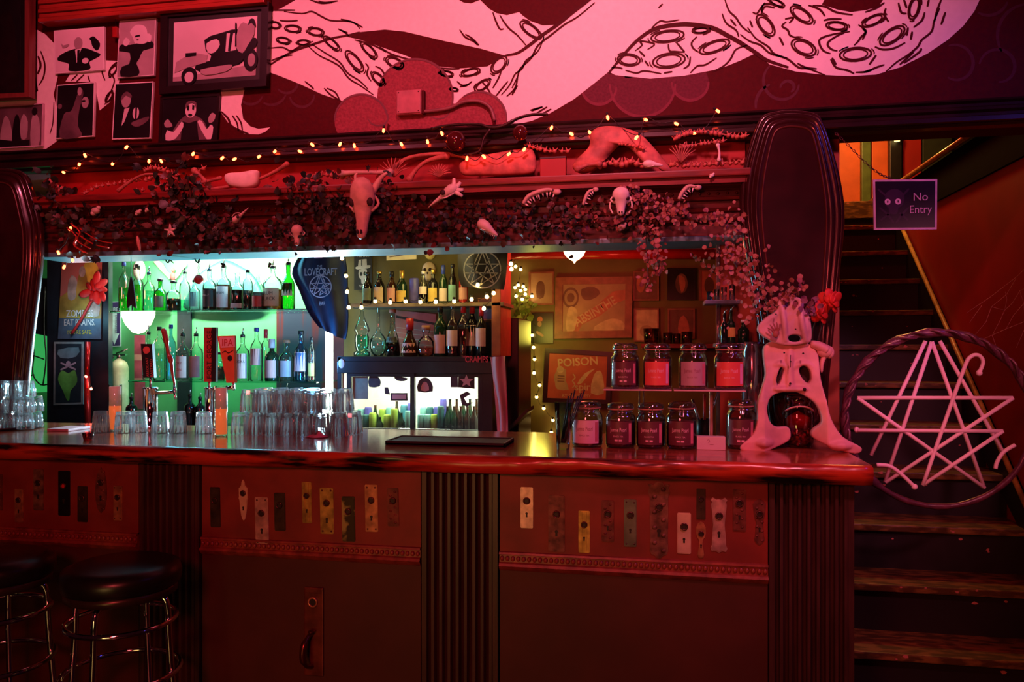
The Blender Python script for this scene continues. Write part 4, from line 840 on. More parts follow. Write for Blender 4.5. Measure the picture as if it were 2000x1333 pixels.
spine([(1210, 282), (1226, 284), (1242, 287), (1256, 291)], 8, 'tooth-like row of vertebrae under the hip bone', YL - .04, .6, m_bone)
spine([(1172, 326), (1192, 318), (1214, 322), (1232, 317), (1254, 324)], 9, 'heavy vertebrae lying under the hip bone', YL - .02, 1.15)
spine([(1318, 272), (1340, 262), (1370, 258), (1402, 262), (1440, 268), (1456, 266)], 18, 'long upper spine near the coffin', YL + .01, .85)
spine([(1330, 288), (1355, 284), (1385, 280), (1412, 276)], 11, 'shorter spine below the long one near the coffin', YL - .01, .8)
spine([(1310, 322), (1340, 324), (1372, 322), (1410, 320), (1450, 318)], 14, 'vertebrae scattered at the coffin end of the ledge', YL, .9)
def fan(px, py, n, a0, a1, Lpx, label, Y=YL):
    p = W(px, py, Y); L = Lpx / ppm(px, Y); t = thing('rib_fan', label, 'rib bones', p)
    for i in range(n):
        a = math.radians(a0 + (a1 - a0) * i / (n - 1)); b = B(); d = Vector((math.cos(a), -.1, math.sin(a)))
        b.tube(spline([p, p + d * L * .5 + Vector((0, -.01, .004)), p + d * L], 3), [.004, .004, .0035, .003, .0025, .002, .0012], 5); part('rib', b, m_bone_d, t)
fan(770, 345, 10, 25, 155, 36, 'spiky rib fan right of the goat horns'); fan(858, 346, 11, 15, 165, 26, 'low spiky rib fan left of the shoulder blade', YL - .03); fan(1330, 318, 9, 40, 130, 36, 'upright rib fan right of the hip bone', YL - .02)
# pair of unlit round bulbs on a bracket
t = thing('twin_lamp', 'unlit twin lamp with two round dark bulbs over the ledge', 'lamp', W(950, 275, 3.26))
for px, py, r in ((890, 276, 20), (1016, 260, 15)):
    p = W(px, py, 3.24); s_ = r / ppm(px, 3.24); b = B(); b.ell(p, (s_, s_ * .9, s_), 14, 10); part('bulb', b, M('dark_red_bulb_glass', (.06, .008, .008), .06), t)
    b = B(); b.lathe([(s_ * .6, 0), (s_ * .7, .03), (s_ * .4, .05), (.0, .05)], (0, 0, 0), 10, mat=Matrix.Translation(p + Vector((0, s_ * .5, 0))) @ Matrix.Rotation(-math.pi / 2, 4, 'X')); part('lamp_socket', b, m_black, t)
b = B(); b.tube(spline([W(x, y, 3.31) for x, y in ((842, 252), (880, 245), (930, 243), (958, 250), (985, 246), (1010, 232), (1040, 224), (1070, 224))], 5), [.012] * 12 + [.016] * 12 + [.012] * 12, 6, flat=.5); b.tube(spline([W(x, y, 3.28) for x, y in ((868, 290), (900, 302), (935, 296), (945, 270), (958, 252))], 4), .006, 5)
part('bracket', b, M('black_crumpled_bracket', (.02, .008, .008), .35), t)
# ================================================================== LEAF GARLANDS
def leafmesh(n):
    b = B()
    if n == 0: R = [(0, 0), (.22, .2), (.3, .5), (.2, .8), (0, 1.05), (-.2, .8), (-.3, .5), (-.22, .2)]
    elif n == 1: R = [(0, 0), (.3, .08), (.46, .34), (.26, .42), (.36, .74), (.12, .7), (0, 1.05), (-.12, .7), (-.36, .74), (-.26, .42), (-.46, .34), (-.3, .08)]
    else: R = [(0, 0), (.3, .16), (.42, .45), (.34, .75), (0, .92), (-.34, .75), (-.42, .45), (-.3, .16)]
    k = len(R); mid = [(0, .0, .0), (0, .02, .5), (0, -.06, R[k // 2][1])]
    vs = [(x, abs(x) * .35 - .12 * z * z, z) for x, z in R] + [(0, .08, .5)]
    b.add(vs, [(k, (i + 1) % k, i) for i in range(k)], 0, True)
    return b.mesh('leaf%d' % n)
LM = [leafmesh(i) for i in range(3)]
LEAFM = {}
def leafset(mats):
    out = []
    for me in LM:
        for m_ in mats:
            k = me.name + m_.name
            if k not in LEAFM: c_ = me.copy(); c_.name = 'leaf'; c_.materials.append(m_); LEAFM[k] = c_
            out.append(LEAFM[k])
    return out
lg = [M('dark_green_leaf', (.020, .024, .013), .5, var=.3), M('olive_leaf', (.045, .030, .016), .5, var=.3), M('brown_red_leaf', (.11, .020, .014), .5, var=.3), M('blackish_leaf', (.010, .015, .012), .5, var=.3)]  # the last tone is a near-black leaf, mixed in at random
lp = [M('dusty_pink_leaf', (.42, .17, .14), .6, var=.25), M('dried_rose_leaf', (.30, .085, .07), .6, var=.25)]
def garland(name, label, path, n, spread, Y, size, mats, cat='garland', droop=.0, shapes=(0, 1, 2), ydev=.03, stem=.004):
    """leafy strand along photo points; spread in pixels"""
    P0 = [W(x, y, Y) for x, y in path]; t = thing(name, label, cat, P0[0]); sp = spline(P0, 8)
    b = B(); b.tube([q + Vector((0, .012, 0)) for q in sp], stem, 5); part('stem', b, M('dark_stem', (.05, .022, .015), .6), t)
    ms = [m_ for i, m_ in enumerate(leafset(mats)) if (i // len(mats)) in shapes]
    for i in range(n):
        q = sp[int(random.random() * (len(sp) - 1))]; s_ = spread / ppm(path[0][0], Y)
        d = Vector((random.gauss(0, .5) * s_ * 1.0, -abs(random.gauss(0, ydev)), random.gauss(0, .5) * s_ - droop * s_))
        put('leaf', random.choice(ms), mats[0], t, q + d, Euler((random.uniform(-1.2, .4), random.uniform(-3.1, 3.1), random.uniform(-1, 1))), size * random.uniform(.6, 1.25))
    return t
YG = 3.225
garland('ivy_garland', 'dark ivy clump tumbling beside the left coffin', [(95, 360), (110, 390), (128, 420), (150, 450), (170, 470)], 150, 48, YG, .040, lg)
garland('ivy_garland', 'sparse ivy trail over the left posters', [(170, 440), (230, 450), (290, 440), (330, 455)], 90, 38, YG, .036, lg)
garland('ivy_garland', 'big dark ivy clump spilling from the left ledge', [(330, 360), (360, 375), (380, 400), (360, 430), (400, 450)], 190, 52, YG - .01, .044, lg)
garland('leaf_garland', 'dark leaf garland between the ivy clump and the small skull', [(400, 440), (440, 455), (500, 458), (560, 455), (600, 450)], 230, 36, YG, .032, lg)
garland('ivy_garland', 'dark ivy falling left of the goat skull', [(560, 360), (590, 390), (640, 380), (660, 410), (680, 440), (630, 450)], 230, 46, YG, .036, lg)
garland('leaf_garland', 'dense leaf garland right of the goat skull', [(745, 370), (770, 420), (800, 440), (850, 445), (910, 440)], 290, 40, YG, .030, lg)
garland('leaf_garland', 'dense leaf garland above the red lamp', [(900, 440), (950, 430), (1010, 435), (1070, 440), (1130, 440)], 290, 38, YG, .028, lg)
garland('leaf_garland', 'reddish leaf garland under the cat-like skull', [(1120, 425), (1160, 430), (1210, 430), (1250, 428), (1290, 430)], 200, 36, YG, .026, lg[1:3] + lp[1:])
garland('dried_foliage', 'dusty pink dried branch reaching toward the coffin', [(1225, 372), (1250, 390), (1290, 405), (1340, 425), (1400, 432), (1446, 436)], 240, 24, YG - .01, .021, lp, 'dried branch', shapes=(2,))
garland('dried_foliage', 'left hanging tail of dried pink leaves', [(1258, 430), (1262, 470), (1264, 510), (1266, 540), (1262, 566)], 60, 12, YG - .01, .022, lp, 'dried branch', shapes=(2, 0), stem=.002)
garland('dried_foliage', 'right hanging tail of dried pink leaves', [(1285, 440), (1284, 480), (1288, 510), (1284, 530)], 60, 14, YG - .01, .024, lp, 'dried branch', shapes=(2, 0), stem=.002)
garland('dried_foliage', 'thin dried sprig left of the orange post', [(1352, 495), (1366, 508), (1380, 520), (1394, 532), (1410, 540)], 26, 8, 3.43, .02, lp, 'dried branch', shapes=(2,), stem=.002)
garland('dried_foliage', 'dried pink foliage bunch against the coffin edge', [(1420, 478), (1440, 520), (1470, 560), (1500, 590), (1480, 610)], 280, 44, 3.12, .021, lp, 'dried branch', shapes=(2,))
# red tinsel roots at the left end
for i, (pts, lab) in enumerate((([(132, 445), (150, 462), (146, 480), (170, 495)], 'red glossy ribbon coil at the left end of the canopy'), ([(150, 455), (170, 470), (190, 480), (212, 484)], 'red glossy ribbon trailing above the zombie poster'))):
    b = B(); b.tube(spline([W(x, y, 3.17) for x, y in pts], 6), .009, 6, flat=.4); b.tube(spline([W(x + 6, y - 9, 3.16) for x, y in pts], 6), .007, 6, flat=.4)
    solo('ribbon', b, M('red_foil_ribbon', (.6, .05, .03), .25, .4), lab, 'ribbon')
# ================================================================== BACK BAR
# --- lamps of the back bar, each with its own light
def tube_light(name, p0, p1, r, mat, label, light=None):
    b = B(); b.tube([p0, p1], r, 10); d = (Vector(p1) - Vector(p0)).normalized()
    t = thing(name, label, 'lamp', min((Vector(p0), Vector(p1)), key=lambda v: v.z))
    part('tube', b, mat, t)
    if abs(d.x) > .5:
        for q in (p0, p1): bb_ = B(); bb_.tube([Vector(q), Vector((q[0], q[1], 2.62))], .005, 6); part('hanger', bb_, m_black, t)
    b = B(); b.tube([Vector(p0) - d * .03, Vector(p0) + d * .02], r * 1.15, 10); part('end_cap', b, m_black, t)
    b = B(); b.tube([Vector(p1) - d * .02, Vector(p1) + d * .03], r * 1.15, 10); part('end_cap', b, m_black, t)
    return t
m_tubew = M('lit_cool_tube', (1, 1, 1), .3, emit=14, ecol=(.85, 1, .80))
a, c = W(643, 640, 4.50), W(643, 868, 4.50)
tube_light('fluorescent_tube', a, c, .024, m_tubew, 'bright upright white tube lamp left of the fridge')
lamp('upright_tube_light', 'AREA', ((a.x + c.x) / 2, 4.40, (a.z + c.z) / 2), (.50, .85, 1), 60, ((a.x + c.x) / 2 - .35, 3.3, 1.2), .06, .6)
lamp('upright_tube_glow', 'POINT', (a.x - .02, 4.26, 1.42), (.10, .45, 1), 11, None, .05)
a, c = W(250, 440, 4.62), W(600, 440, 4.62); a.z = c.z = 2.17
tube_light('fluorescent_tube', a, c, .02, M('lit_green_white_tube', (1, 1, 1), .3, emit=10, ecol=(.8, 1, .8)), 'long horizontal tube lamp hidden above the bottle shelves')
lamp('shelf_tube_light', 'AREA', ((a.x + c.x) / 2, 4.64, 2.14), (1, 1, .72), 34, ((a.x + c.x) / 2, 4.84, 1.75), 1.1, .05)
lamp('shelf_tube_spill', 'AREA', ((a.x + c.x) / 2, 4.5, 2.12), (.10, .70, 1), 16, ((a.x + c.x) / 2, 3.6, 1.5), 1.1, .08)
lamp('poster_string_glow', 'POINT', W(160, 560, 4.25), (1, .32, .28), 2.6, None, .06)
lamp('left_corner_lamp', 'POINT', W(150, 620, 4.42), (.2, .6, .75), 1.2, None, .05)
# --- shelves, counter, posts
m_shelfglass = GL('shelf_glass', (.55, .95, .85), .3)
def plank(name, xa, xb, py, Y0, Y1, th, mat, label, cat='shelf'):
    z = W((xa + xb) / 2, py, Y0).z; b = B(); b.box(W(xa, py, Y0).x, W(xb, py, Y0).x, Y0, Y1, z - th, z, 0, min(.002, th * .3)); return solo(name, b, mat, label, cat), z
_, ZS1 = plank('glass_shelf', 214, 608, 606, 4.42, 4.80, .010, m_shelfglass, 'upper glass bottle shelf in the green-lit left bay')
_, ZS2 = plank('glass_shelf', 250, 618, 745, 4.42, 4.80, .010, m_shelfglass, 'lower glass bottle shelf behind the beer taps')
m_edge = M('lit_glass_edge', (.5, .95, .8), .2)
b = B(); b.box(-5.3, W(655, 800, 4.36).x, 4.36, 4.77, .95, .99, 0, .004); b.box(-5.3, W(655, 800, 4.36).x, 4.40, 4.77, 0, .95)
solo('back_counter', b, M('dark_back_counter', (.02, .03, .03), .3), 'dark low counter under the bottle shelves', 'counter')
# --- bottles
PROF = {
 'liquor': [(.0, .0), (.96, .0), (1, .02), (1, .60), (.9, .68), (.45, .76), (.30, .82), (.28, .96), (.34, .965), (.34, 1)],
 'wine': [(.0, .0), (.95, .0), (1, .02), (1, .56), (.86, .64), (.46, .72), (.34, .78), (.33, .97), (.38, .975), (.38, 1)],
 'beer': [(.0, .0), (.95, .0), (1, .02), (1, .54), (.9, .62), (.55, .72), (.38, .84), (.34, .97), (.42, .975), (.42, 1)],
 'tall': [(.0, .0), (.95, .0), (1, .02), (1, .66), (.82, .74), (.4, .8), (.32, .84), (.3, .97), (.36, .975), (.36, 1)],
 'squat': [(.0, .0), (.96, .0), (1, .02), (1, .52), (.95, .6), (.6, .68), (.34, .72), (.32, .94), (.4, .95), (.4, 1)],
 'globe': [(.0, .0), (.5, .0), (.85, .08), (1, .2), (.92, .32), (.6, .4), (.28, .45), (.2, .52), (.18, .96), (.26, .97), (.26, 1)],
 'bell': [(.0, .0), (.9, .0), (1, .03), (.96, .2), (.8, .38), (.55, .5), (.4, .58), (.34, .7), (.32, .95), (.42, .96), (.42, 1)],
 'figure': [(.0, .0), (1, .0), (1, .07), (.7, .09), (.85, .2), (.9, .34), (.7, .42), (.95, .48), (.8, .56), (.5, .66), (.3, .74), (.2, .84), (.16, .97), (.22, 1)],
 'decanter': [(.0, .0), (.8, .0), (.95, .1), (1, .3), (.9, .5), (.6, .62), (.32, .68), (.3, .76), (.46, .8), (.46, 1)],
 'handle': [(.0, .0), (.97, .0), (1, .02), (1, .62), (.8, .72), (.36, .8), (.24, .84), (.22, .97), (.28, .975), (.28, 1)],
 'can': [(.0, .0), (.85, .0), (1, .04), (1, .93), (.88, .98), (.84, 1), (.8, .985)],
}
g_clear = GL('clear_bottle_glass', (.90, .96, .94), .2); g_blue = GL('blue_tint_glass', (.40, .70, .95), .2); g_green = GL('green_bottle_glass', (.12, .55, .12), .2)
g_dkgreen = M('dark_green_glass', (.008, .035, .015), .06, var=.2, coat=.3); g_amber = M('dark_amber_glass', (.035, .012, .004), .06, var=.2, coat=.3); g_black = M('near_black_glass', (.008, .010, .012), .05, var=.2, coat=.3); g_redg = M('red_bottle_glass', (.32, .012, .015), .08, coat=.3)
def LQ(n, c): return GL('liquid_' + n, c, .05)
lq_amber = LQ('amber', (.42, .12, .03)); lq_brown = LQ('brown', (.14, .05, .04)); lq_green = LQ('green', (.25, .85, .20)); lq_teal = LQ('teal', (.45, .9, .75)); lq_red = LQ('red', (.55, .04, .06)); lq_pink = LQ('pink', (.9, .45, .42)); lq_clear = LQ('clear', (.8, .95, .95))
lab_w = M('white_label', (.75, .68, .68), .5, var=.06); lab_p = M('pinkish_label', (.66, .38, .36), .5, var=.1); lab_y = M('yellow_label', (.70, .55, .14), .5, var=.12); lab_k = M('black_label', (.02, .018, .02), .45); lab_r = M('red_label', (.5, .05, .05), .5); lab_t = M('teal_label', (.2, .5, .48), .5); lab_c = M('cream_label', (.66, .58, .42), .5, var=.08); lab_b = M('blue_label', (.08, .08, .4), .45); lab_g = M('grey_green_label', (.12, .2, .16), .5)
m_ltxt = M('label_ink', (.03, .025, .03), .5); m_ltxt_w = M('label_ink_white', (.8, .75, .75), .5)
m_pour = M('steel_pourer', (.6, .62, .64), .2, 1., var=.1); m_cap = M('black_cap', (.015, .015, .018), .35); m_capb = M('blue_cap', (.03, .05, .3), .35); m_capr = M('red_cap', (.45, .02, .03), .35); m_capg = M('gold_cap', (.6, .4, .1), .3, .8); m_capw = M('white_cap', (.7, .65, .65), .4); m_cork = M('cork_stopper', (.45, .22, .12), .7)
def bottle(kind, px, ytop, wpx, Y, zb, glass, label_txt, liquid=None, fill=.5, lab=None, lz=(.14, .5), cap=None, pour=False, words=None, group=None, capz=.06, ltx=None, yb=None, n=14, name='bottle'):
    s_ = ppm(px, Y); x = W(px, 600, Y).x; ztop = W(px, ytop, Y).z; h = ztop - zb
    if pour: h *= .84
    r = wpx / s_ / 2
    t = thing(name, label_txt, 'can' if kind == 'can' else 'bottle', (x, Y, zb), group)
    key = (kind, round(r, 4), round(h, 4), glass.name)
    b = B(); b.lathe([(q * r, z * h + .0008) for q, z in PROF[kind]], (x, Y, zb), n); part('body', b, glass, t)
    if liquid:
        pr = [(q * r * .93, z * h + .003) for q, z in PROF[kind] if z < fill] ; 
        rr = pr[-1][0]
        for (q0, z0), (q1, z1) in zip(PROF[kind], PROF[kind][1:]):
            if z0 < fill <= z1: rr = (q0 + (q1 - q0) * (fill - z0) / (z1 - z0)) * r * .93
        b = B(); b.lathe(pr + [(rr, fill * h), (0, fill * h)], (x, Y, zb), 12); part('liquid', b, liquid, t)
    if lab:
        b = B(); k = 8; rl = r * 1.012
        prz = []
        for zz in lz:
            q = 1
            for (q0, z0), (q1, z1) in zip(PROF[kind], PROF[kind][1:]):
                if z0 <= zz <= z1 and z1 > z0: q = q0 + (q1 - q0) * (zz - z0) / (z1 - z0)
            prz.append(q)
        vs = []
        for i in range(k + 1):
            an = math.radians(-90 - 62 + 124 * i / k)
            for zz, q in zip(lz, prz): vs.append((x + rl * q * math.cos(an), Y + rl * q * math.sin(an), zb + zz * h))
        b.add(vs, [(2 * i, 2 * i + 2, 2 * i + 3, 2 * i + 1) for i in range(k)], 0, True); lo = part('label', b, lab, t)
        if words:
            for i, wd_ in enumerate(words):
                hh = min(r * .36, 1.5 * r / max(1, len(wd_) * .72)); text(wd_, x, zb + (lz[0] + (lz[1] - lz[0]) * (.62 - .3 * i)) * h, hh, Y - rl * 1.03, ltx or m_ltxt, lo)
    rn = PROF[kind][-1][0] * r
    if cap:
        b = B(); b.lathe([(rn * .9, -capz * h), (rn * 1.15, -capz * h), (rn * 1.15, .003), (rn * .9, .006), (0, .006)], (x, Y, zb + h), 10); part('cap', b, cap, t)
    if pour:
        b = B(); hp = h * .19; b.lathe([(rn * 1.05, -.004), (rn * 1.05, hp * .25), (rn * .5, hp * .35), (0, hp * .35)], (x, Y, zb + h), 8, m=0); b.tube([(x, Y, zb + h), (x + .003, Y - .004, zb + h + hp * .6), (x + .012, Y - .012, zb + h + hp)], [.005, .004, .0035], 6, 1); part('pourer', b, [m_cap, m_pour], t)
    return t
GU, GL2, GF, GT = 'bottles on the upper glass shelf', 'bottles on the lower glass shelf', 'bottles on the fridge top', 'bottles on the fairy-lit shelf'
Z1, Z2 = ZS1, ZS2
for a in (
 ('liquor', 242, 514, 20, g_clear, 'clear bottle with blue cap at the left end of the upper glass shelf', dict(liquid=lq_green, fill=.5, cap=m_capb)),
 ('wine', 269, 518, 22, g_clear, 'green-filled bottle behind the hanging black feather', dict(liquid=lq_green, fill=.58, cap=m_cap)),
 ('liquor', 291, 522, 22, g_clear, 'clear bottle with steel spout right of the black feather', dict(liquid=lq_teal, fill=.55, pour=True)),
 ('squat', 313, 546, 24, g_green, 'squat green bottle with a dark round label below the bat', dict(lab=lab_g, lz=(.12, .48), cap=m_cap)),
 ('squat', 339, 550, 27, g_clear, 'squat bottle half full of dark spirit below the bat', dict(liquid=lq_brown, fill=.42, cap=m_cap)),
 ('tall', 361, 520, 20, g_clear, 'slim clear bottle with spout left of the red bauble', dict(liquid=lq_teal, fill=.3, pour=True)),
 ('liquor', 380, 548, 22, g_clear, 'clear bottle with a teal label under the red bauble', dict(lab=lab_t, lz=(.15, .62), cap=m_cap)),
 ('liquor', 409, 514, 25, g_clear, 'square-shouldered whiskey bottle with a black label', dict(liquid=lq_brown, fill=.55, lab=lab_k, lz=(.1, .52), pour=True, words=('No.7',), ltx=m_ltxt_w)),
 ('liquor', 437, 506, 28, g_clear, 'bourbon bottle with a white label and red seal on the upper shelf', dict(liquid=lq_amber, fill=.6, lab=lab_w, lz=(.08, .56), pour=True, words=('BEAM',))),
 ('squat', 464, 533, 26, g_clear, 'dark whiskey bottle with a low pale strip label', dict(liquid=lq_brown, fill=.55, lab=lab_p, lz=(.08, .2))),
 ('tall', 484, 528, 19, g_clear, 'slim brown spirit bottle left of the red-labelled one', dict(liquid=lq_brown, fill=.5, cap=m_cap)),
 ('liquor', 504, 536, 22, g_clear, 'spirit bottle with a red label on the upper shelf', dict(liquid=lq_brown, fill=.5, lab=lab_r, lz=(.1, .4))),
 ('handle', 533, 508, 38, g_clear, 'wide rum bottle with a big cream label and blue stopper', dict(liquid=lq_amber, fill=.5, lab=lab_c, lz=(.1, .52), pour=True, words=('RUM', 'BLACK'))),
 ('wine', 563, 500, 26, g_green, 'tall green bottle with a cream label beside the blue shirt', dict(lab=lab_c, lz=(.32, .6), pour=True))):
    bottle(a[0], a[1], a[2], a[3], 4.52 + .03 * (a[1] % 3), Z1, a[4], a[5], group=GU, **a[6])
for a in (
 ('liquor', 290, 636, 22, g_clear, 'clear bottle behind the leftmost tap handle', dict(lab=lab_t, lz=(.1, .4), pour=True)),
 ('tall', 311, 640, 22, g_clear, 'clear pale-blue bottle between the first two tap handles', dict(liquid=lq_clear, fill=.6, cap=m_cap)),
 ('liquor', 334, 636, 20, g_blue, 'blue-capped bottle behind the curved wooden tap handle', dict(cap=m_capb)),
 ('liquor', 357, 640, 26, g_clear, 'clear bottle with a red and white label right of the wooden handle', dict(lab=lab_w, lz=(.06, .54), pour=True, words=('DRY', 'GIN'), ltx=lab_r)),
 ('liquor', 383, 640, 26, g_clear, 'clear bottle with a yellow-striped label left of the tall tap sign', dict(lab=lab_p, lz=(.06, .54), pour=True)),
 ('squat', 428, 690, 22, g_clear, 'low bottle of amber spirit behind the orange tap handle', dict(liquid=lq_amber, fill=.5, cap=m_cap)),
 ('liquor', 474, 642, 27, g_clear, 'clear vodka bottle with a pale label lettered vodka', dict(lab=lab_w, lz=(.06, .62), pour=True, words=('VODKA',))),
 ('liquor', 501, 642, 24, g_clear, 'clear bottle with tall pale label right of the vodka', dict(lab=lab_p, lz=(.3, .62), cap=m_capb)),
 ('tall', 519, 645, 18, g_clear, 'slim pink-topped bottle behind the dark green one', dict(cap=m_capr, capz=.16)),
 ('squat', 531, 664, 27, g_dkgreen, 'dark green bottle with a square rosy label', dict(lab=lab_p, lz=(.08, .5), cap=m_capw, capz=.2)),
 ('squat', 560, 666, 29, g_clear, 'round-shouldered clear bottle with a framed white label', dict(lab=lab_w, lz=(.1, .5), cap=m_cork)),
 ('wine', 588, 648, 27, g_blue, 'blue bottle with a lilac label near the tube lamp', dict(lab=lab_p, lz=(.2, .58), cap=m_cap)),
 ('tall', 609, 660, 15, g_clear, 'slim clear bottle with a small yellow label at the right shelf end', dict(lab=lab_y, lz=(.12, .42), cap=m_cap))):
    bottle(a[0], a[1], a[2], a[3], 4.52 + .03 * (a[1] % 3), Z2, a[4], a[5], group=GL2, **a[6])
for px, yt, lab in ((257, 768, 'dark spouted bottle low behind the candle'), (371, 762, 'dark spouted bottle low between the taps'), (391, 768, 'dark spouted bottle low beside the tall tap tower'), (560, 748, 'dark bottle under the lower glass shelf by the glass stack')):
    bottle('liquor', px, yt, 22, 4.55, .99, g_black, lab, pour=True, group='bottles on the back counter')
# --- things on the green wall
b = B(); b.box(W(541, 700, 4.88).x, W(672, 700, 4.88).x, 4.872, 4.899, .99, W(600, 603, 4.88).z); solo('dark_hanging', b, M('navy_hanging', (.012, .03, .07), .6, col2=(.09, .012, .02), scale=3, stretch=(3, 1, .3), thr=(.5, .56)), 'dark navy and maroon hanging behind the right end of the shelves', 'curtain')
b = B(); b.box(W(346, 700, 4.88).x, W(372, 700, 4.88).x, 4.88, 4.899, .99, W(350, 612, 4.88).z); solo('wall_strip', b, M('teal_black_strip', (.008, .02, .03), .5), 'dark upright strip on the green wall behind the taps', 'board')
picture('poster', [(263, 655), (284, 655), (284, 800), (263, 800)], 4.895, 'narrow rosy poster behind the leftmost tap handle', 'poster', None, 0, None, 0, M('rosy_poster', (.5, .1, .18), .5, var=.3, scale=9), [('band', lab_p, [(0, .26), (1, .26), (1, .34), (0, .34)]), ('band', lab_p, [(0, .58), (1, .58), (1, .63), (0, .63)])], th=.003)
slab('arched_mirror', [(366, 607), (368, 570), (388, 535), (420, 514), (437, 508), (455, 514), (488, 535), (508, 570), (511, 607)], 4.86, .03, 'dark teal gothic arch board behind the bottles', M('teal_arch_board', (.03, .16, .17), .5, var=.3, scale=5), 'mirror')
t = thing('bat_ornament', 'pinkish winged bat ornament above the bottles', 'ornament', W(338, 548, 4.88))
b = B(); b.ell(W(338, 540, 4.88), (.022, .014, .03), 10, 7); b.ell(W(338, 528, 4.87), (.014, .012, .014), 8, 6); part('body', b, M('red_bat_fur', (.4, .08, .08), .7), t)
for s1, wl in ((-1, [(336, 540), (326, 530), (318, 516), (308, 508), (300, 512), (307, 520), (314, 528), (324, 538), (331, 546)]), (1, [(340, 540), (346, 528), (354, 520), (363, 514), (364, 520), (356, 528), (350, 538), (343, 546)])):
    b = B(); b.prism(XZ(wl, 4.88), 4.878, 4.884); part('wing', b, M('pale_bat_wing', (.45, .22, .28), .6), t)
for px, lab in ((328, 'left iron hook under the canopy edge'), (386, 'right iron hook under the canopy holding the bauble')):
    b = B(); b.tube(spline([W(px, y, 3.5) + Vector((dx, 0, 0)) for y, dx in ((486, 0), (496, .004), (506, .010), (513, .002), (510, -.010), (505, -.014))], 5), .004, 6); solo('hook', b, m_cap, lab, 'hook')
t = thing('hanging_bauble', 'round red bauble hanging on a chain before the arch', 'ornament', W(388, 556, 3.5))
b = B(); b.ell(W(388, 546, 3.5), (.024, .024, .024), 12, 9); part('ball', b, M('red_bauble', (.5, .05, .05), .15), t)
lk = B(); lk.tube([(.005 * math.cos(a_), 0, .008 * math.sin(a_)) for a_ in [i * math.pi / 5 for i in range(10)]], .0014, 5, closed=True); lkme = lk.mesh('chain_link')
for i in range(5): put('chain_link', lkme, m_cap, t, W(388, 511 + i * 6, 3.5), Euler((0, 0, 1.57 * (i % 2))))
t = thing('black_feather', 'black feather hanging on a cord before the green bottles', 'ornament', W(257, 602, 3.5))
b = B(); b.tube([W(256, 488, 3.5), W(256, 548, 3.5)], .002, 5); part('cord', b, m_cap, t)
b = B(); b.prism([tuple(v) for v in spline(XZ([(256, 540), (261, 555), (264, 580), (266, 602), (257, 596), (250, 602), (248, 585), (252, 560)], 3.5), 4, True)], 3.497, 3.503); part('vane', b, M('black_feather_vane', (.012, .008, .012), .6), t)
c = W(272, 528, 4.78); b = B(); b.ell(c, (.045, .03, .075), 12, 9); b.ell(c + Vector((-.012, -.026, .01)), (.012, .01, .008), 8, 5, 1); b.ell(c + Vector((.018, -.026, .01)), (.012, .01, .008), 8, 5, 1)
solo('wall_mask', b, [M('pale_mask', (.75, .72, .68), .5), m_sock], 'pale mask on the wall behind the green bottles', 'mask')
t = thing('shelf_sconce', 'glowing cream bowl sconce under the left end of the upper shelf', 'lamp', W(270, 652, 4.70))
c = W(270, 612, 4.70); r = 34 / ppm(270, 4.7)
b = B(); b.lathe([(0, -r * 1.2), (r * .35, -r * 1.1), (r * .75, -r * .65), (r * .95, -r * .2), (r, 0), (.0, .0)], c, 16, sy=.7); part('bowl', b, M('glowing_cream_bowl', (1, .9, .6), .4, emit=3.0, ecol=(1, .95, .62)), t)
b = B(); b.box(c.x - r, c.x + r, c.y - .02, 4.9, c.z, c.z + .008); part('mount', b, m_cap, t)
lamp('sconce_light', 'POINT', (c.x, 4.62, c.z - .14), (1, .95, .7), 1.5, None, .04)
# poster partition at the far left
b = B(); b.box(W(92, 600, 4.56).x, W(212, 600, 4.56).x, 4.56, 4.6, .99, 2.3); struct('wall_partition', b, M('dark_blue_partition', (.015, .03, .045), .5))
m_zp = M('poster_salmon', (.62, .20, .16), .45, var=.12, scale=4); m_zy = M('poster_yellow', (.72, .62, .08), .45); m_zo = M('poster_olive', (.42, .30, .06), .5, var=.3, scale=10); m_zb = M('poster_blue_grey', (.10, .16, .24), .5); m_zg = M('poster_grey_figure', (.45, .40, .34), .5, var=.3, scale=20); m_zt = M('poster_lettering', (.75, .72, .7), .5)
picture('poster', [(122, 506), (200, 510), (198, 663), (114, 662)], 4.555, 'salmon and yellow zombies poster at the far left', 'poster', None, 0, None, 0, m_zp, [
    ('moon', m_zy, el(.72, .14, .2, .14, 16), 2), ('hill', m_zo, [(0, .48), (.2, .4), (.5, .36), (.8, .42), (1, .5), (1, .78), (0, .78)]), ('base_band', m_zb, [(0, .74), (1, .74), (1, 1), (0, 1)]), ('figure', m_zg, [(.2, .5), (.18, .32), (.26, .2), (.38, .24), (.42, .36), (.36, .5)], 2), ('figure', m_zo, [(.4, .5), (.42, .24), (.52, .1), (.64, .22), (.66, .5)], 2), ('head', m_zg, el(.52, .15, .08, .07), 2), ('figure', m_zg, [(.72, .7), (.74, .48), (.84, .42), (.96, .5), (.95, .7)], 2)], th=.003,
    txt=(('ZOMBIES', .5, .72, 13, m_zt, {'sx': .8, 'bold': .02}), ('EAT BRAINS.', .5, .83, 12, m_zt, {'sx': .72, 'bold': .02}), ("YOU'RE SAFE.", .5, .94, 8, m_zy, {'sx': .8})))
m_pg = M('poster_green_glow', (.15, .7, .12), .5, var=.3, scale=12); m_pd = M('poster_dark_teal', (.02, .05, .07), .5); m_pw = M('poster_pale_lines', (.45, .55, .65), .5)
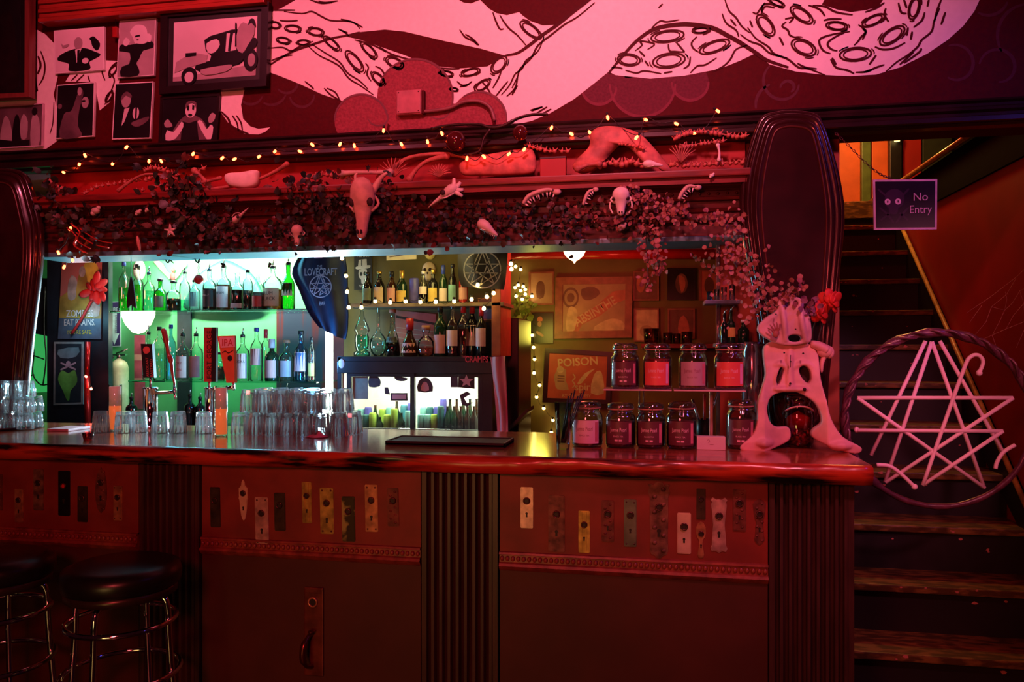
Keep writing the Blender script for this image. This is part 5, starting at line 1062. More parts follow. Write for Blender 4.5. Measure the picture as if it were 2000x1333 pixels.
picture('poster', [(106, 668), (164, 668), (163, 790), (105, 792)], 4.555, 'dark poster with green glow and crossed bones below the zombies poster', 'poster', None, 0, M('pale_teal_border', (.3, .5, .5), .5), 4, m_pd, [
    ('green_glow', m_pg, [(.1, .6), (.25, .45), (.5, .5), (.75, .45), (.85, .65), (.6, .8), (.55, .95), (.45, .95), (.3, .8)], 3), ('sky', M('poster_teal_sky', (.15, .4, .45), .5), [(.1, .1), (.9, .06), (.8, .22), (.2, .24)], 2), ('~bones', m_pw, [[(.2, .32), (.8, .44)], [(.2, .44), (.8, .32)]], 4), ('skull', m_pw, el(.5, .34, .09, .05), 2)], th=.003)
picture('arrow_sign', [(214, 590), (237, 589), (237, 677), (213, 678)], 4.895, 'narrow white-edged fire extinguisher sign with a downward arrow', 'sign', None, 0, M('sign_pale_edge', (.5, .75, .85), .5), 1.5, M('sign_navy', (.05, .03, .16), .5), [
    ('arrow', M('sign_pale_edge', (1, 1, 1)), [(.3, .25), (.72, .25), (.72, .72), (.95, .72), (.5, .97), (.08, .72), (.3, .72)])], th=.006, txt=(('FIRE', .5, .2, 7, M('sign_pale_edge', (1, 1, 1)), {'sx': .8}), ('EXTINGUISHER', .56, .5, 4.5, M('sign_navy', (1, 1, 1)), {'rot': -math.pi / 2, 'sx': .8})))
t = thing('fire_extinguisher', 'pale fire extinguisher hung below the arrow sign', 'extinguisher', (W(233, 862, 4.70).x, 4.70, .991))
c = W(233, 862, 4.70); c.z = .991; r = 17 / ppm(233, 4.7); h = W(233, 702, 4.7).z - c.z
b = B(); b.lathe([(0, 0), (r * .95, 0), (r, .01), (r, h * .86), (r * .8, h * .95), (r * .3, h), (0, h)], c, 16); part('cylinder', b, M('glow_lit_enamel', (.78, .74, .55), .3), t)  # cream tone puts the glow of the bay into the cylinder colour
b = B(); b.lathe([(r * .3, 0), (r * .3, .03), (0, .03)], c + Vector((0, 0, h)), 8); b.box(c.x - r * 1.2, c.x + r * .9, c.y - .012, c.y + .012, c.z + h + .025, c.z + h + .034, 0); b.tube([c + Vector((-r * .4, 0, h + .04)), c + Vector((r * 1.1, 0, h + .07))], .006, 6); part('valve_head', b, m_pour, t)
b = B(); b.tube(spline([c + Vector((-r * .6, -.01, h + .02)), c + Vector((-r * 1.5, -.03, h * .8)), c + Vector((-r * 1.25, -.03, h * .4)), c + Vector((-r * 1.1, -.02, h * .1))], 5), .006, 6); part('hose', b, m_cap, t)
# red silk flower across the poster
t = thing('silk_rose', 'red silk flower on a beaded stem across the zombies poster', 'flower', W(142, 655, 4.53))
c = W(190, 566, 4.53)
for i in range(9):
    a_ = i * .7; b = B(); d = Vector((math.cos(a_), -.3, math.sin(a_))); b.ell(c + d * (.035 + .02 * (i % 3)), (.05, .010, .026), 8, 6, mat=Euler((.5 * math.cos(i * 2.1), -a_, .6 * math.sin(i * 1.3))).to_matrix().to_4x4()); part('petal', b, M('red_silk', (.50, .012, .012), .6), t)
b = B(); b.tube(spline([c, W(172, 600, 4.53), W(155, 630, 4.53), W(140, 652, 4.53)], 5), .009, 6); part('stem', b, M('red_silk', (1, 1, 1)), t)
b = B(); b.tube([W(172, 668, 4.5), W(170, 735, 4.5)], .016, 8); b.tube([W(170, 735, 4.5), W(172, 850, 4.5)], .02, 8)
solo('foil_pole', b, M('red_foil', (.6, .02, .02), .2, .6), 'red foil-wrapped pole beside the lower poster', 'pole')
# leaded green window at the far left
b = B(); q = XZ([(30, 540), (104, 545), (108, 765), (20, 770)], 4.62); b.prism(q, 4.62, 4.63); win = struct('window_1', b, M('green_lit_pane', (.05, .5, .12), .4, emit=.55, ecol=(.05, .62, .14), var=.3, scale=4))
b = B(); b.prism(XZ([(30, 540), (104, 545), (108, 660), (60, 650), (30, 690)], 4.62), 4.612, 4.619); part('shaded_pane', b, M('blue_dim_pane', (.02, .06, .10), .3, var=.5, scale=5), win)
b = B()
for l in ([(62, 650), (66, 690), (64, 730), (80, 752), (104, 748)], [(66, 695), (86, 702)], [(48, 740), (66, 732)], [(88, 560), (86, 640), (90, 700), (84, 752)]): b.tube(spline([W(x, y, 4.605) for x, y in l], 4), .005, 5)
part('leading', b, m_cap, win)
# --- cloth helper and shirts
def cloth(L, R, Y, amp, folds, rows=14, cols=18, thick=True, ph=0.):
    Ls = spline([W(x, y, Y) for x, y in L], 6); Rs = spline([W(x, y, Y) for x, y in R], 6); b = B(); vs = []
    for i in range(rows + 1):
        a_ = Ls[int(i / rows * (len(Ls) - 1))]; c_ = Rs[int(i / rows * (len(Rs) - 1))]
        for j in range(cols + 1):
            u = j / cols; p = a_.lerp(c_, u); e = .4 + .6 * abs(u - .5) * 2
            p = Vector((p.x, p.y + amp * e * math.sin(folds * math.pi * u + ph + .8 * math.sin(i * .4)) - .02 * math.sin(math.pi * u), p.z)); vs.append(p)
    k = cols + 1
    b.add(vs, [(i * k + j, (i + 1) * k + j, (i + 1) * k + j + 1, i * k + j + 1) for i in range(rows) for j in range(cols)], 0, True)
    n = len(vs); b.add([v + Vector((0, .012, 0)) for v in vs], [(i * k + j, i * k + j + 1, (i + 1) * k + j + 1, (i + 1) * k + j) for i in range(rows) for j in range(cols)], 0, True)
    return b
def sigil(cx, cy, r, Y, mat, parent, name='sigil', w=2.0, ring=True):
    """round star sign printed flat: photo centre and radius"""
    b = B(); S = lambda x, z: XZ([(cx + x * r, cy - z * r)], Y)[0]; ww = w / ppm(cx, Y)
    lines = [((0, .97), (-.62, -.75)), ((0, .97), (.62, -.75)), ((-.9, .3), (.9, .3)), ((-.9, .3), (.62, -.75)), ((.9, .3), (-.62, -.75)), ((-.16, .95), (-.78, -.5)), ((.16, .95), (.78, -.5)), ((-.93, -.18), (.86, -.18)), ((.86, -.18), (-.1, -.82)), ((.38, .62), (-.1, -.82))]
    for a_, c_ in lines: b.ribbon([S(*a_), S(*c_)], [ww, ww], Y)
    if ring: b.ribbon([S(math.cos(i * math.pi / 16), math.sin(i * math.pi / 16)) for i in range(33)], [ww * 1.2] * 33, Y - .0004)
    return part(name, b, mat, parent)
m_tee = M('navy_cotton', (.012, .035, .085), .75, var=.2, scale=12)
t = thing('tee_shirt', 'dark blue printed bar tee shirt hanging beside the green bottle', 'shirt', W(630, 662, 4.40))
b = cloth([(596, 486), (578, 505), (568, 535), (586, 570), (604, 610), (625, 640)], [(668, 482), (676, 505), (680, 545), (678, 590), (676, 640), (672, 664)], 4.42, .028, 5); part('fabric', b, m_tee, t)
m_tprint = M('pale_blue_print', (.45, .72, .85), .6)
text('LOVECRAFT', *XZ([(626, 538)], 4.36)[0], 14 / ppm(625, 4.36), 4.362, m_tprint, t, 'shirt_lettering', sx=.62, bold=.02); text('THE', *XZ([(624, 523)], 4.36)[0], 5 / ppm(625, 4.36), 4.362, m_tprint, t, 'shirt_lettering', sx=.8)
sigil(626, 560, 21, 4.362, m_tprint, t, 'shirt_emblem', 1.6)
text('BAR', *XZ([(629, 597)], 4.36)[0], 8 / ppm(625, 4.36), 4.362, m_tprint, t, 'shirt_lettering', sx=.6); 
b = B(); b.prism(XZ([(614, 490), (629, 490), (629, 505), (614, 505)], 4.355), 4.353, 4.357); part('price_tag', b, M('pink_price_tag', (.8, .45, .65), .5), t)
m_tee2 = M('charcoal_cotton', (.03, .035, .05), .75, var=.2, scale=12)
t = thing('tee_shirt', 'charcoal tee shirt with a star emblem above the fridge bottles', 'shirt', W(940, 566, 4.40))
b = cloth([(898, 482), (893, 505), (896, 540), (902, 560)], [(990, 478), (990, 500), (988, 540), (984, 566)], 4.42, .014, 4); part('fabric', b, m_tee2, t)
m_tp2 = M('pale_grey_print', (.55, .58, .60), .6)
sigil(942, 527, 36, 4.372, m_tp2, t, 'shirt_emblem', 2.0); text('THE LOVECRAFT BAR', *XZ([(942, 489)], 4.372)[0], 9 / ppm(940, 4.372), 4.372, m_tp2, t, 'shirt_lettering', sx=.68)
# ================================================================== FRIDGE
YF = 4.36; fx0, fx1 = W(659, 700, YF).x, W(962, 700, YF).x; fzt = W(800, 697, YF).z; fz0 = .6
t = thing('drinks_fridge', 'dark two-door glass fridge full of cans, lit inside', 'fridge', ((fx0 + fx1) / 2, 4.55, fz0))
m_fr = M('fridge_black_steel', (.022, .022, .03), .3, var=.15)
m_in = M('fridge_white_liner', (.85, .85, .80), .5, var=.03)
d1 = 4.76
b = B(); b.box(fx0, fx0 + .025, YF, d1, fz0, fzt); b.box(fx1 - .06, fx1, YF, d1, fz0, fzt); b.box(fx0, fx1, YF, d1, fzt - .03, fzt, 0, .004); b.box(fx0, fx1, YF, d1, fz0, fz0 + .1); b.box(fx0, fx1, YF - .004, YF + .03, fzt - .10, fzt - .03, 0, .003)
part('cabinet', b, m_fr, t)
b = B(); b.box(fx0 + .03, fx1 - .065, d1 - .02, d1, fz0 + .1, fzt - .03); b.box(fx0 + .025, fx0 + .03, YF + .03, d1, fz0 + .1, fzt - .03); b.box(fx1 - .065, fx1 - .06, YF + .03, d1, fz0 + .1, fzt - .03); b.box(fx0 + .03, fx1 - .065, YF + .1, d1, fzt - .045, fzt - .035)
part('liner', b, m_in, t)
lamp('fridge_light', 'AREA', ((fx0 + fx1) / 2, YF + .12, fzt - .05), (1, 1, .78), 9, ((fx0 + fx1) / 2, YF + .26, fz0 + .3), .7, .05)
m_fglass = GL('fridge_glass', (.95, 1, .95), .1)
for k, (xa, xb) in enumerate(((686, 802), (809, 934))):
    x0, x1 = W(xa - 9, 780, YF).x, W(xb + 7, 780, YF).x; z1 = fzt - .10; z0 = fz0 + .1
    b = B(); w = .026
    b.box(x0, x0 + w, YF + .002 + .012 * k, YF + .03, z0, z1); b.box(x1 - w, x1, YF + .002 + .012 * k, YF + .03, z0, z1); b.box(x0 + w, x1 - w, YF + .002 + .012 * k, YF + .03, z1 - .02, z1); b.box(x0 + w, x1 - w, YF + .002 + .012 * k, YF + .03, z0, z0 + .03)
    d = part('sliding_door', b, m_fr, t)
    b = B(); b.box(x0 + w, x1 - w, YF + .018, YF + .022, z0 + .03, z1 - .02); part('pane', b, m_fglass, d)
m_st = {'w': lab_w, 'k': lab_k, 'g': M('grey_green_sticker', (.25, .33, .27), .5), 'd': M('slate_sticker', (.06, .08, .11), .5), 'c': lab_c}
def sticker(pts, m_, Y=YF + .016, sm=0, art=None):
    b = B(); q = XZ(pts, Y); q = [tuple(v) for v in spline(q, sm, True)] if sm else q; b.prism(q, Y - .0012, Y); return part('sticker', b, m_st[m_], t)
sticker([(689, 736), (719, 736), (719, 780), (689, 780)], 'g'); sticker([(721, 737), (731, 733), (742, 740), (742, 755), (721, 756)], 'd', sm=2); sticker([(763, 768), (796, 768), (796, 783), (763, 783)], 'd'); sticker([(766, 771), (793, 771), (793, 780), (766, 780)], 'w', YF + .0145); sticker([(770, 735), (796, 739), (790, 745), (776, 744)], 'd', sm=2); sticker([(751, 757), (758, 757), (762, 771), (752, 770)], 'd')
sticker([(816, 765), (818, 745), (830, 737), (842, 745), (845, 765)], 'd', sm=2); sticker([(822, 763), (826, 748), (834, 748), (838, 763)], 'w', YF + .0145, 2); sticker([(880, 733), (894, 733), (895, 757), (880, 757)], 'd'); sticker([(895, 731), (927, 731), (927, 760), (895, 757)], 'k')
st_ = [(911 + (14 if i % 2 == 0 else 6) * math.sin(i * math.pi / 5), 745 - (13 if i % 2 == 0 else 6) * math.cos(i * math.pi / 5)) for i in range(10)]; sticker(st_, 'w', YF + .0145)
b = B(); b.prism(XZ([(898, 772), (912, 765), (920, 770), (906, 778), (912, 788), (924, 786), (912, 795), (902, 790)], YF + .016), YF + .0148, YF + .016); part('sticker', b, m_st['d'], t)
b = B(); b.ell(W(667, 711, YF - .003), (.022, .003, .03), 12, 6); part('sticker', b, lab_p, t, 'pale oval sticker on the fridge corner')
text('CRAMPS', *XZ([(931, 708)], YF - .005)[0], 12 / ppm(930, YF), YF - .0065, M('pink_red_lettering', (.85, .12, .2), .5), t, 'sticker_lettering', sx=.72, bold=.03); text('THE', *XZ([(906, 699)], YF - .005)[0], 4 / ppm(930, YF), YF - .0065, M('pink_red_lettering', (1, 1, 1)), t, 'sticker_lettering')
# racks and drinks inside
zr = W(800, 838, YF + .06).z
b = B(); b.tube([(fx0 + .035, YF + .05, zr), (fx1 - .07, YF + .05, zr)], .004, 6)
for i in range(14): x = fx0 + .05 + i * (fx1 - fx0 - .13) / 13; b.tube([(x, YF + .05, zr), (x, YF + .05, zr - .05), (x, d1 - .03, zr - .05)], .003, 5)
rk = part('wire_rack', b, m_pour, t)
zsh = zr - .048
canc = [lab_b, lab_t, M('sea_blue_can', (.05, .25, .35), .3), M('dark_teal_can', (.03, .14, .15), .3), M('lime_can', (.35, .55, .08), .3)]
NTH = ('first', 'second', 'third', 'fourth', 'fifth', 'sixth', 'seventh', 'eighth', 'ninth', 'tenth')
for i, px in enumerate(range(700, 800, 14)):
    for k in range(2):
        yt = (815, 800)[k] - (i % 3) * 4 - (8 if i > 4 else 0)
        bottle('can' if (i + k) % 3 else 'beer', px + k * 5, yt, 15, YF + .13 + .1 * k, zsh, random.choice(canc) if (i + k) % 3 else g_dkgreen, 'drink %s from the left in the %s row behind the left fridge door' % (NTH[i], 'front' if k == 0 else 'rear'), group='drinks in the fridge, left door', n=10)
for i, px in enumerate(range(822, 930, 13)):
    for k in range(2):
        yt = (800, 786)[k] + (10 if i < 3 else -6)
        bottle('can' if px < 862 else 'beer', px + k * 5, yt, 14, YF + .13 + .1 * k, zsh, random.choice(canc) if px < 862 else random.choice((g_amber, g_dkgreen)), 'drink %s from the left in the %s row behind the right fridge door' % (NTH[i], 'front' if k == 0 else 'rear'), group='drinks in the fridge, right door', n=10)
# towel on the fridge side
b = cloth([(957, 698), (962, 740), (968, 790), (972, 846)], [(986, 696), (989, 740), (990, 790), (991, 846)], YF - .03, .016, 3, cols=12)
solo('bar_towel', b, M('lilac_white_towel', (.72, .60, .68), .8, var=.1, col2=(.70, .30, .55), scale=3, stretch=(6, 1, .4), thr=(.5, .53)), 'white and pink towel hanging on the fridge side', 'towel')
# --- bottles on the fridge, shelf above
for a in (
 ('figure', 707, 592, 32, g_clear, 'ornate figure-shaped glass bottle at the left of the fridge top', dict(liquid=lq_teal, fill=.4, cap=m_cork)),
 ('globe', 739, 594, 34, g_clear, 'round-bottomed clear bottle with a long neck on the fridge', dict(liquid=lq_clear, fill=.3, cap=m_cork)),
 ('bell', 767, 606, 30, g_clear, 'bell-shaped flask of dark liqueur with a green seal', dict(liquid=lq_brown, fill=.35, lab=lab_g, lz=(.3, .42), cap=m_cork)),
 ('bell', 800, 624, 33, g_amber, 'amber liqueur bottle with red ribbon cap and framed label', dict(lab=lab_p, lz=(.1, .36), cap=m_capr, capz=.3)),
 ('decanter', 832, 638, 34, g_clear, 'rough cut-glass decanter with a dark stopper on the fridge', dict(liquid=lq_pink, fill=.3, cap=m_cork, capz=.12)),
 ('wine', 860, 596, 26, g_dkgreen, 'dark green wine bottle with a pink label on the fridge', dict(lab=lab_p, lz=(.06, .42), cap=m_cap, capz=.14)),
 ('wine', 884, 594, 25, g_clear, 'clear bottle of rose wine right of the green wine', dict(liquid=lq_red, fill=.5, lab=lab_w, lz=(.2, .5), cap=m_capw)),
 ('wine', 905, 590, 25, g_clear, 'clear bottle with pinkish wine left of the white-labelled red', dict(liquid=lq_pink, fill=.5, cap=m_capr, capz=.2)),
 ('wine', 922, 592, 26, g_black, 'dark wine bottle with a plain white label at the right', dict(lab=lab_w, lz=(.2, .58), cap=m_capr, capz=.2)),
 ('wine', 940, 598, 22, g_black, 'last dark wine bottle at the right end of the fridge top', dict(lab=lab_w, lz=(.2, .56), cap=m_capr, capz=.2))):
    bottle(a[0], a[1], a[2], a[3], 4.47 + .03 * (a[1] % 4), fzt, a[4], a[5], group=GF, **a[6])
_, ZS3 = plank('wooden_shelf', 680, 984, 592, 4.44, 4.77, .022, M('dim_olive_shelf', (.16, .13, .07), .5, var=.3, scale=8), 'wooden shelf with fairy lights above the fridge')
b = B(); b.box(W(964, 600, 4.5).x, W(982, 600, 4.5).x, 4.44, 4.77, fzt, 2.3, 0, .004); struct('trim_10', b, M('orange_brown_post', (.35, .13, .05), .5))
for a in (
 ('beer', 718, 534, 20, g_black, 'black beer bottle with a round dark label at the left of the fairy-lit shelf', dict(lab=lab_g, lz=(.12, .5), cap=m_cap)),
 ('beer', 741, 532, 21, g_black, 'dark beer bottle with a cream striped label', dict(lab=lab_c, lz=(.04, .52), cap=m_capg)),
 ('beer', 765, 532, 19, g_amber, 'dark beer bottle with a tan label and black cap', dict(lab=lab_p, lz=(.06, .5), cap=m_cap, capz=.14)),
 ('beer', 785, 530, 21, g_dkgreen, 'gold-foiled beer bottle with a yellow label', dict(lab=lab_y, lz=(.06, .4), cap=m_capg, capz=.3)),
 ('can', 809, 544, 19, lab_b, 'tall violet-blue can on the fairy-lit shelf', dict()),
 ('beer', 827, 532, 17, g_clear, 'clear bottle with a grey label right of the blue can', dict(lab=lab_w, lz=(.3, .54), liquid=lq_brown, fill=.5, cap=m_capw)),
 ('wine', 846, 528, 20, g_black, 'dark bottle with a bright yellow label', dict(lab=lab_y, lz=(.06, .46), cap=m_capg, capz=.12)),
 ('beer', 866, 520, 17, g_dkgreen, 'teal-necked beer bottle with a pale label', dict(lab=lab_w, lz=(.06, .4), cap=m_capb, capz=.22)),
 ('beer', 884, 518, 17, g_black, 'near-black bottle with a blue-grey label', dict(lab=lab_t, lz=(.06, .48), cap=m_cap)),
 ('beer', 905, 517, 18, g_redg, 'red glass bottle at the right of the fairy-lit shelf', dict(lab=lab_p, lz=(.1, .4), cap=m_capr))):
    bottle(a[0], a[1], a[2], a[3], 4.52, ZS3, a[4], a[5], group=GT, **a[6])
# wall things of that bay
m_pk = M('black_poster_stock', (.02, .02, .018), .5); m_pv = M('pale_poster_ink', (.62, .6, .5), .5)
picture('poster', [(692, 490), (727, 489), (727, 566), (692, 567)], 4.775, 'black poster of a skull in a striped top hat', 'poster', None, 0, None, 0, m_pk, [('hat', m_pv, [(.22, .4), (.26, .24), (.7, .22), (.72, .38)]), ('hat_stripe', m_pk, [(.4, .24), (.46, .24), (.46, .4), (.4, .4)]), ('brim', m_pv, [(.08, .44), (.2, .4), (.8, .38), (.92, .4), (.8, .46), (.2, .48)], 2), ('skull', m_pv, [(.28, .5), (.7, .48), (.72, .66), (.6, .74), (.58, .84), (.42, .84), (.4, .74), (.28, .68)], 2), ('eye', m_pk, el(.4, .6, .07, .05)), ('eye', m_pk, el(.6, .59, .07, .05))], th=.003, txt=(('Voo Doo', .5, .17, 7, m_pv, {'sx': .7}), ('VOL', .5, .95, 6, m_pv, {'sx': .9})))
picture('light_box', [(760, 489), (818, 485), (818, 508), (760, 511)], 4.7795, 'yellowed light box sign hanging over the fairy-lit shelf', 'sign', None, 0, None, 0, M('yellowed_plastic', (.75, .62, .25), .4, emit=.25, ecol=(1, .85, .35)), [('~lettering', M('brown_sign_ink', (.2, .1, .08), .5), [[(.1, .5), (.3, .4), (.5, .5), (.9, .25)], [(.1, .7), (.5, .6), (.9, .5)]], 2)], th=.05, txt=(('TIPS', .6, .5, 7, M('brown_sign_ink', (1, 1, 1)), {}),))
c = W(838, 527, 4.745); t = thing('plastic_skull', 'pale plastic skull on the wall behind the beers', 'ornament', c + Vector((0, 0, -.08)))
b = B(); b.ell(c, (.045, .04, .05), 12, 9); b.ell(c + Vector((0, -.012, -.045)), (.028, .028, .03), 10, 7); part('cranium', b, m_bone_w, t)
b = B(); b.ell(c + Vector((-.017, -.036, -.004)), (.012, .008, .012), 8, 6); b.ell(c + Vector((.017, -.036, -.004)), (.012, .008, .012), 8, 6); b.ell(c + Vector((0, -.038, -.026)), (.005, .005, .008), 6, 5); part('eye_sockets', b, m_sock, t)
b = B(); b.ell(W(840, 497, 4.745), (.035, .03, .035), 12, 9); part('glow_ball', b, M('yellow_glow_ball', (.8, .7, .3), .3), t)
picture('price_list', [(772, 606), (852, 614), (850, 692), (770, 690)], 4.775, 'rosy printed sheet hanging behind the fridge bottles', 'poster', None, 0, None, 0, M('rosy_paper', (.55, .22, .2), .5, var=.08), [('header_bar', m_pk, [(.03, .12), (.98, .22), (.98, .28), (.03, .18)]), ('~rule', m_pv, [[(.05, .4 + .12 * i), (.95, .44 + .12 * i)] for i in range(4)], 1.2)], th=.003)
picture('framed_photo', [(934, 583), (964, 582), (964, 626), (934, 626)], 4.775, 'small gold framed photo right of the fairy-lit shelf', 'photo', M('thin_gold_frame', (.6, .45, .15), .35, .5), 2, None, 0, m_print_m, [('face', m_print_l, el(.5, .45, .2, .22), 2)], th=.01)
b = B(); b.box(W(928, 640, 4.7).x, W(960, 640, 4.7).x, 4.70, 4.77, fzt, W(940, 630, 4.7).z, 0, .004); solo('speaker_box', b, m_cap, 'small black box behind the last wine bottles', 'box')
# ================================================================== WARM FAIRY LIGHTS
m_bulbw = M('glowing_warm_bulb', (1, .9, .6), .3, emit=16, ecol=(1, .62, .17))
string_light('fairy_lights', 'warm fairy lights looped round the blue shirt and shelf', [(677, 490), (668, 505), (676, 539), (678, 570), (681, 601), (706, 601), (733, 589), (762, 591), (792, 589), (821, 590), (851, 590), (887, 589), (921, 585), (951, 580), (964, 573), (945, 603)], 4.38, m_bulbw, .012, .024, tilt=False)
string_light('fairy_lights', 'warm fairy lights hanging along the canopy over the beers', [(705, 491), (738, 492), (795, 481), (857, 489), (890, 490), (897, 491), (918, 487), (933, 557), (998, 516), (999, 526)], 4.36, m_bulbw, .012, .024, tilt=False)
string_light('fairy_lights', 'warm fairy light cluster at the corner by the absinthe picture', [(1010, 499), (998, 515), (1007, 521), (1017, 527), (1012, 557), (1006, 562), (1022, 560), (1026, 566), (1017, 568), (1026, 575), (1008, 579), (1020, 585), (1039, 579)], 5.95, m_bulbw, .013, .024, tilt=False)
string_light('fairy_lights', 'warm fairy lights trailing down the olive wall', [(1009, 632), (1017, 632), (1039, 655), (1042, 679), (1044, 702), (1043, 729), (1054, 753), (1048, 776), (1062, 798), (1080, 821), (1077, 845)], 5.97, m_bulbw, .013, .024, tilt=False)
lamp('fairy_glow_shelf', 'POINT', W(830, 520, 4.30), (1, .78, .22), 3.0, None, .1)
lamp('fairy_glow_corner', 'POINT', W(1045, 650, 5.55), (1, .85, .10), 4, None, .1)
# ================================================================== BACK ROOM RIGHT
t = thing('pendant_lamp', 'glowing red glass bell lamp under the canopy', 'lamp', W(1122, 500, 4.9))
c = W(1122, 483, 4.9); r = 22 / ppm(1122, 4.9)
b = B(); b.lathe([(r * .25, .02), (r, .0), (r * 1.02, -.02), (r * .8, -.055), (r * .4, -.08), (r * .12, -.09), (.006, -.10), (0, -.105)], c, 16); part('shade', b, M('lit_bell_glass', (1, .8, .6), .3, emit=7, ecol=(1, .55, .28)), t)
b = B(); b.lathe([(r * .28, .0), (r * .34, .02), (r * .2, .05), (.008, .06), (.008, .42), (0, .42)], c + Vector((0, 0, .015)), 10); part('fitter', b, M('brass_fitter', (.4, .2, .08), .3, .8), t)
lamp('pendant_light', 'POINT', c + Vector((.0, .05, -.16)), (1, .05, .04), 15, None, .06)
m_wfr = M('worn_rose_frame', (.24, .085, .06), .45, var=.2); m_sep = M('sepia_print', (.34, .23, .16), .5, var=.2, scale=6); m_sepd = M('sepia_dark_print', (.14, .06, .05), .5, var=.3, scale=9); m_sepl = M('sepia_light_print', (.5, .38, .27), .5); m_ban = M('banner_red', (.40, .12, .09), .5)
YR = 6.012
picture('framed_print', [(1086, 543), (1236, 541), (1234, 660), (1084, 662)], YR, 'wide framed absinthe print on the olive wall', 'picture', m_wfr, 14, None, 0, m_sep, [
    ('banner', m_ban, [(.12, 1), (.2, .72), (.5, .5), (.8, .16), (1, .12), (1, .34), (.84, .42), (.6, .68), (.32, .86), (.26, 1)]), ('ring', m_sepd, el(.13, .28, .13, .22, 16), 2), ('ring_inner', m_sep, el(.13, .28, .10, .17, 16), 2), ('clock', m_sepd, el(.13, .28, .06, .1, 12), 2), ('figure', m_sepl, [(.06, .8), (.1, .5), (.18, .48), (.24, .6), (.2, .98), (.08, 1)], 2), ('foliage', m_sepd, [(.3, .1), (.5, .06), (.6, .2), (.44, .34), (.32, .3)], 2), ('scroll', m_sepl, [(.5, .98), (.62, .82), (.8, .74), (.96, .8), (.98, .98)], 2)], th=.03,
    txt=(('ABSINTHE', .56, .66, 17, m_sepl, {'rot': math.radians(30), 'sx': .8, 'bold': .02}),))
picture('framed_print', [(1065, 680), (1196, 688), (1192, 790), (1060, 786)], YR - .02, 'black framed red poison poster below the absinthe print', 'picture', m_frame_b, 9, None, 0, M('poison_red_print', (.40, .085, .06), .5, var=.15, scale=8), [
    ('skeleton', m_sep, [(.1, .5), (.18, .32), (.3, .36), (.3, .6), (.36, .8), (.16, .8), (.12, .66)], 2), ('skull', m_sepl, el(.2, .36, .06, .08), 2), ('scythe', m_sepl, [(.5, .66), (.62, .42), (.8, .3), (.7, .42), (.58, .64)], 2), ('figure', m_sepl, [(.74, .86), (.78, .44), (.88, .34), (.94, .5), (.96, .86)], 2), ('~snake', m_sepl, [[(.42, .44), (.46, .52), (.42, .6), (.46, .68), (.42, .76)]], 2.5), ('~ribs', m_sepd, [[(.16, .5), (.28, .5)], [(.16, .56), (.28, .56)], [(.16, .62), (.28, .62)]], 2)], th=.025,
    txt=(('POISON', .5, .25, 15, m_sepl, {'rot': math.radians(4), 'bold': .03}), ('spirits', .68, .8, 14, m_sepl, {'bold': .02}), ('BY COURTESY', .5, .97, 6, m_sepl, {})))
for cn, lab, bg, art in (
 ([(1033, 532), (1082, 531), (1082, 596), (1033, 597)], 'yellow-lit portrait picture left of the absinthe print', m_sep, [('face', m_sepd, [(.3, .8), (.28, .4), (.42, .25), (.6, .3), (.66, .5), (.6, .8)], 2)]),
 ([(1034, 611), (1081, 611), (1081, 671), (1034, 671)], 'dark picture of a red-hatted figure below the yellow portrait', m_print_d, [('hat', m_ban, [(.3, .25), (.36, .1), (.52, .1), (.55, .25)], 2), ('face', m_sep, el(.42, .36, .1, .1), 2), ('arm', m_sep, [(.3, .6), (.6, .75), (.55, .82), (.28, .7)], 2)]),
 ([(1237, 530), (1287, 530), (1287, 588), (1237, 588)], 'dim red portrait right of the absinthe print', m_sepd, [('face', m_ban, el(.25, .45, .18, .3), 2)]),
 ([(1238, 603), (1287, 603), (1287, 668), (1238, 668)], 'pale grey-pink picture below the dim red portrait', m_sepl, [('smudge', m_sep, el(.5, .7, .3, .2), 2)]),
 ([(1303, 524), (1359, 524), (1359, 587), (1303, 587)], 'dark framed face near the orange post', m_print_d, [('face', m_sepd, el(.5, .48, .24, .34), 2), ('half_face', m_ban, [(.4, .2), (.62, .3), (.64, .6), (.5, .8), (.42, .5)], 2)]),
 ([(1304, 603), (1357, 603), (1357, 662), (1304, 662)], 'dim red picture below the dark framed face', m_sepd, [('shape', m_ban, [(.4, .9), (.4, .4), (.6, .2), (.8, .5), (.8, .9)], 2)]),
 ([(1366, 528), (1404, 528), (1404, 588), (1366, 588)], 'red abstract picture half hidden by the orange post', m_ban, [('shape', m_sepd, el(.5, .5, .3, .3), 2)])):
    picture('small_picture', cn, YR, lab, 'picture', m_wfr if bg != m_print_d else m_frame_b, 3, None, 0, bg, art, th=.015, group='small pictures on the olive wall')
# dark cabinet and tilted board at the end of the fridge
b = B(); b.box(W(984, 700, 4.9).x, W(1018, 700, 4.9).x, 4.8, 5.3, 0, W(1000, 622, 4.85).z, 0, .006); solo('black_cabinet', b, m_cap, 'narrow black cabinet right of the fridge', 'cabinet')
b = B(); p0, p1 = W(990, 838, 4.6), W(1030, 798, 4.6); d = (p1 - p0)
b.add([p0, p1, p1 + Vector((0, .25, 0)), p0 + Vector((0, .25, 0)), p0 + Vector((0, 0, -.025)), p1 + Vector((0, 0, -.025)), p1 + Vector((0, .25, -.025)), p0 + Vector((0, .25, -.025))], [(3, 2, 1, 0), (0, 1, 5, 4), (1, 2, 6, 5), (2, 3, 7, 6), (3, 0, 4, 7), (4, 5, 6, 7)])
solo('tilted_screen', b, M('dark_olive_plastic', (.05, .045, .02), .3), 'tilted dark till screen right of the hanging towel', 'till')
b = B(); b.box(W(985, 0, 4.6).x, W(1045, 0, 4.6).x, 4.5, 4.79, .0, W(1000, 852, 4.6).z, 0, .004); solo('back_table', b, m_dwood, 'dark low table under the tilted screen', 'table')
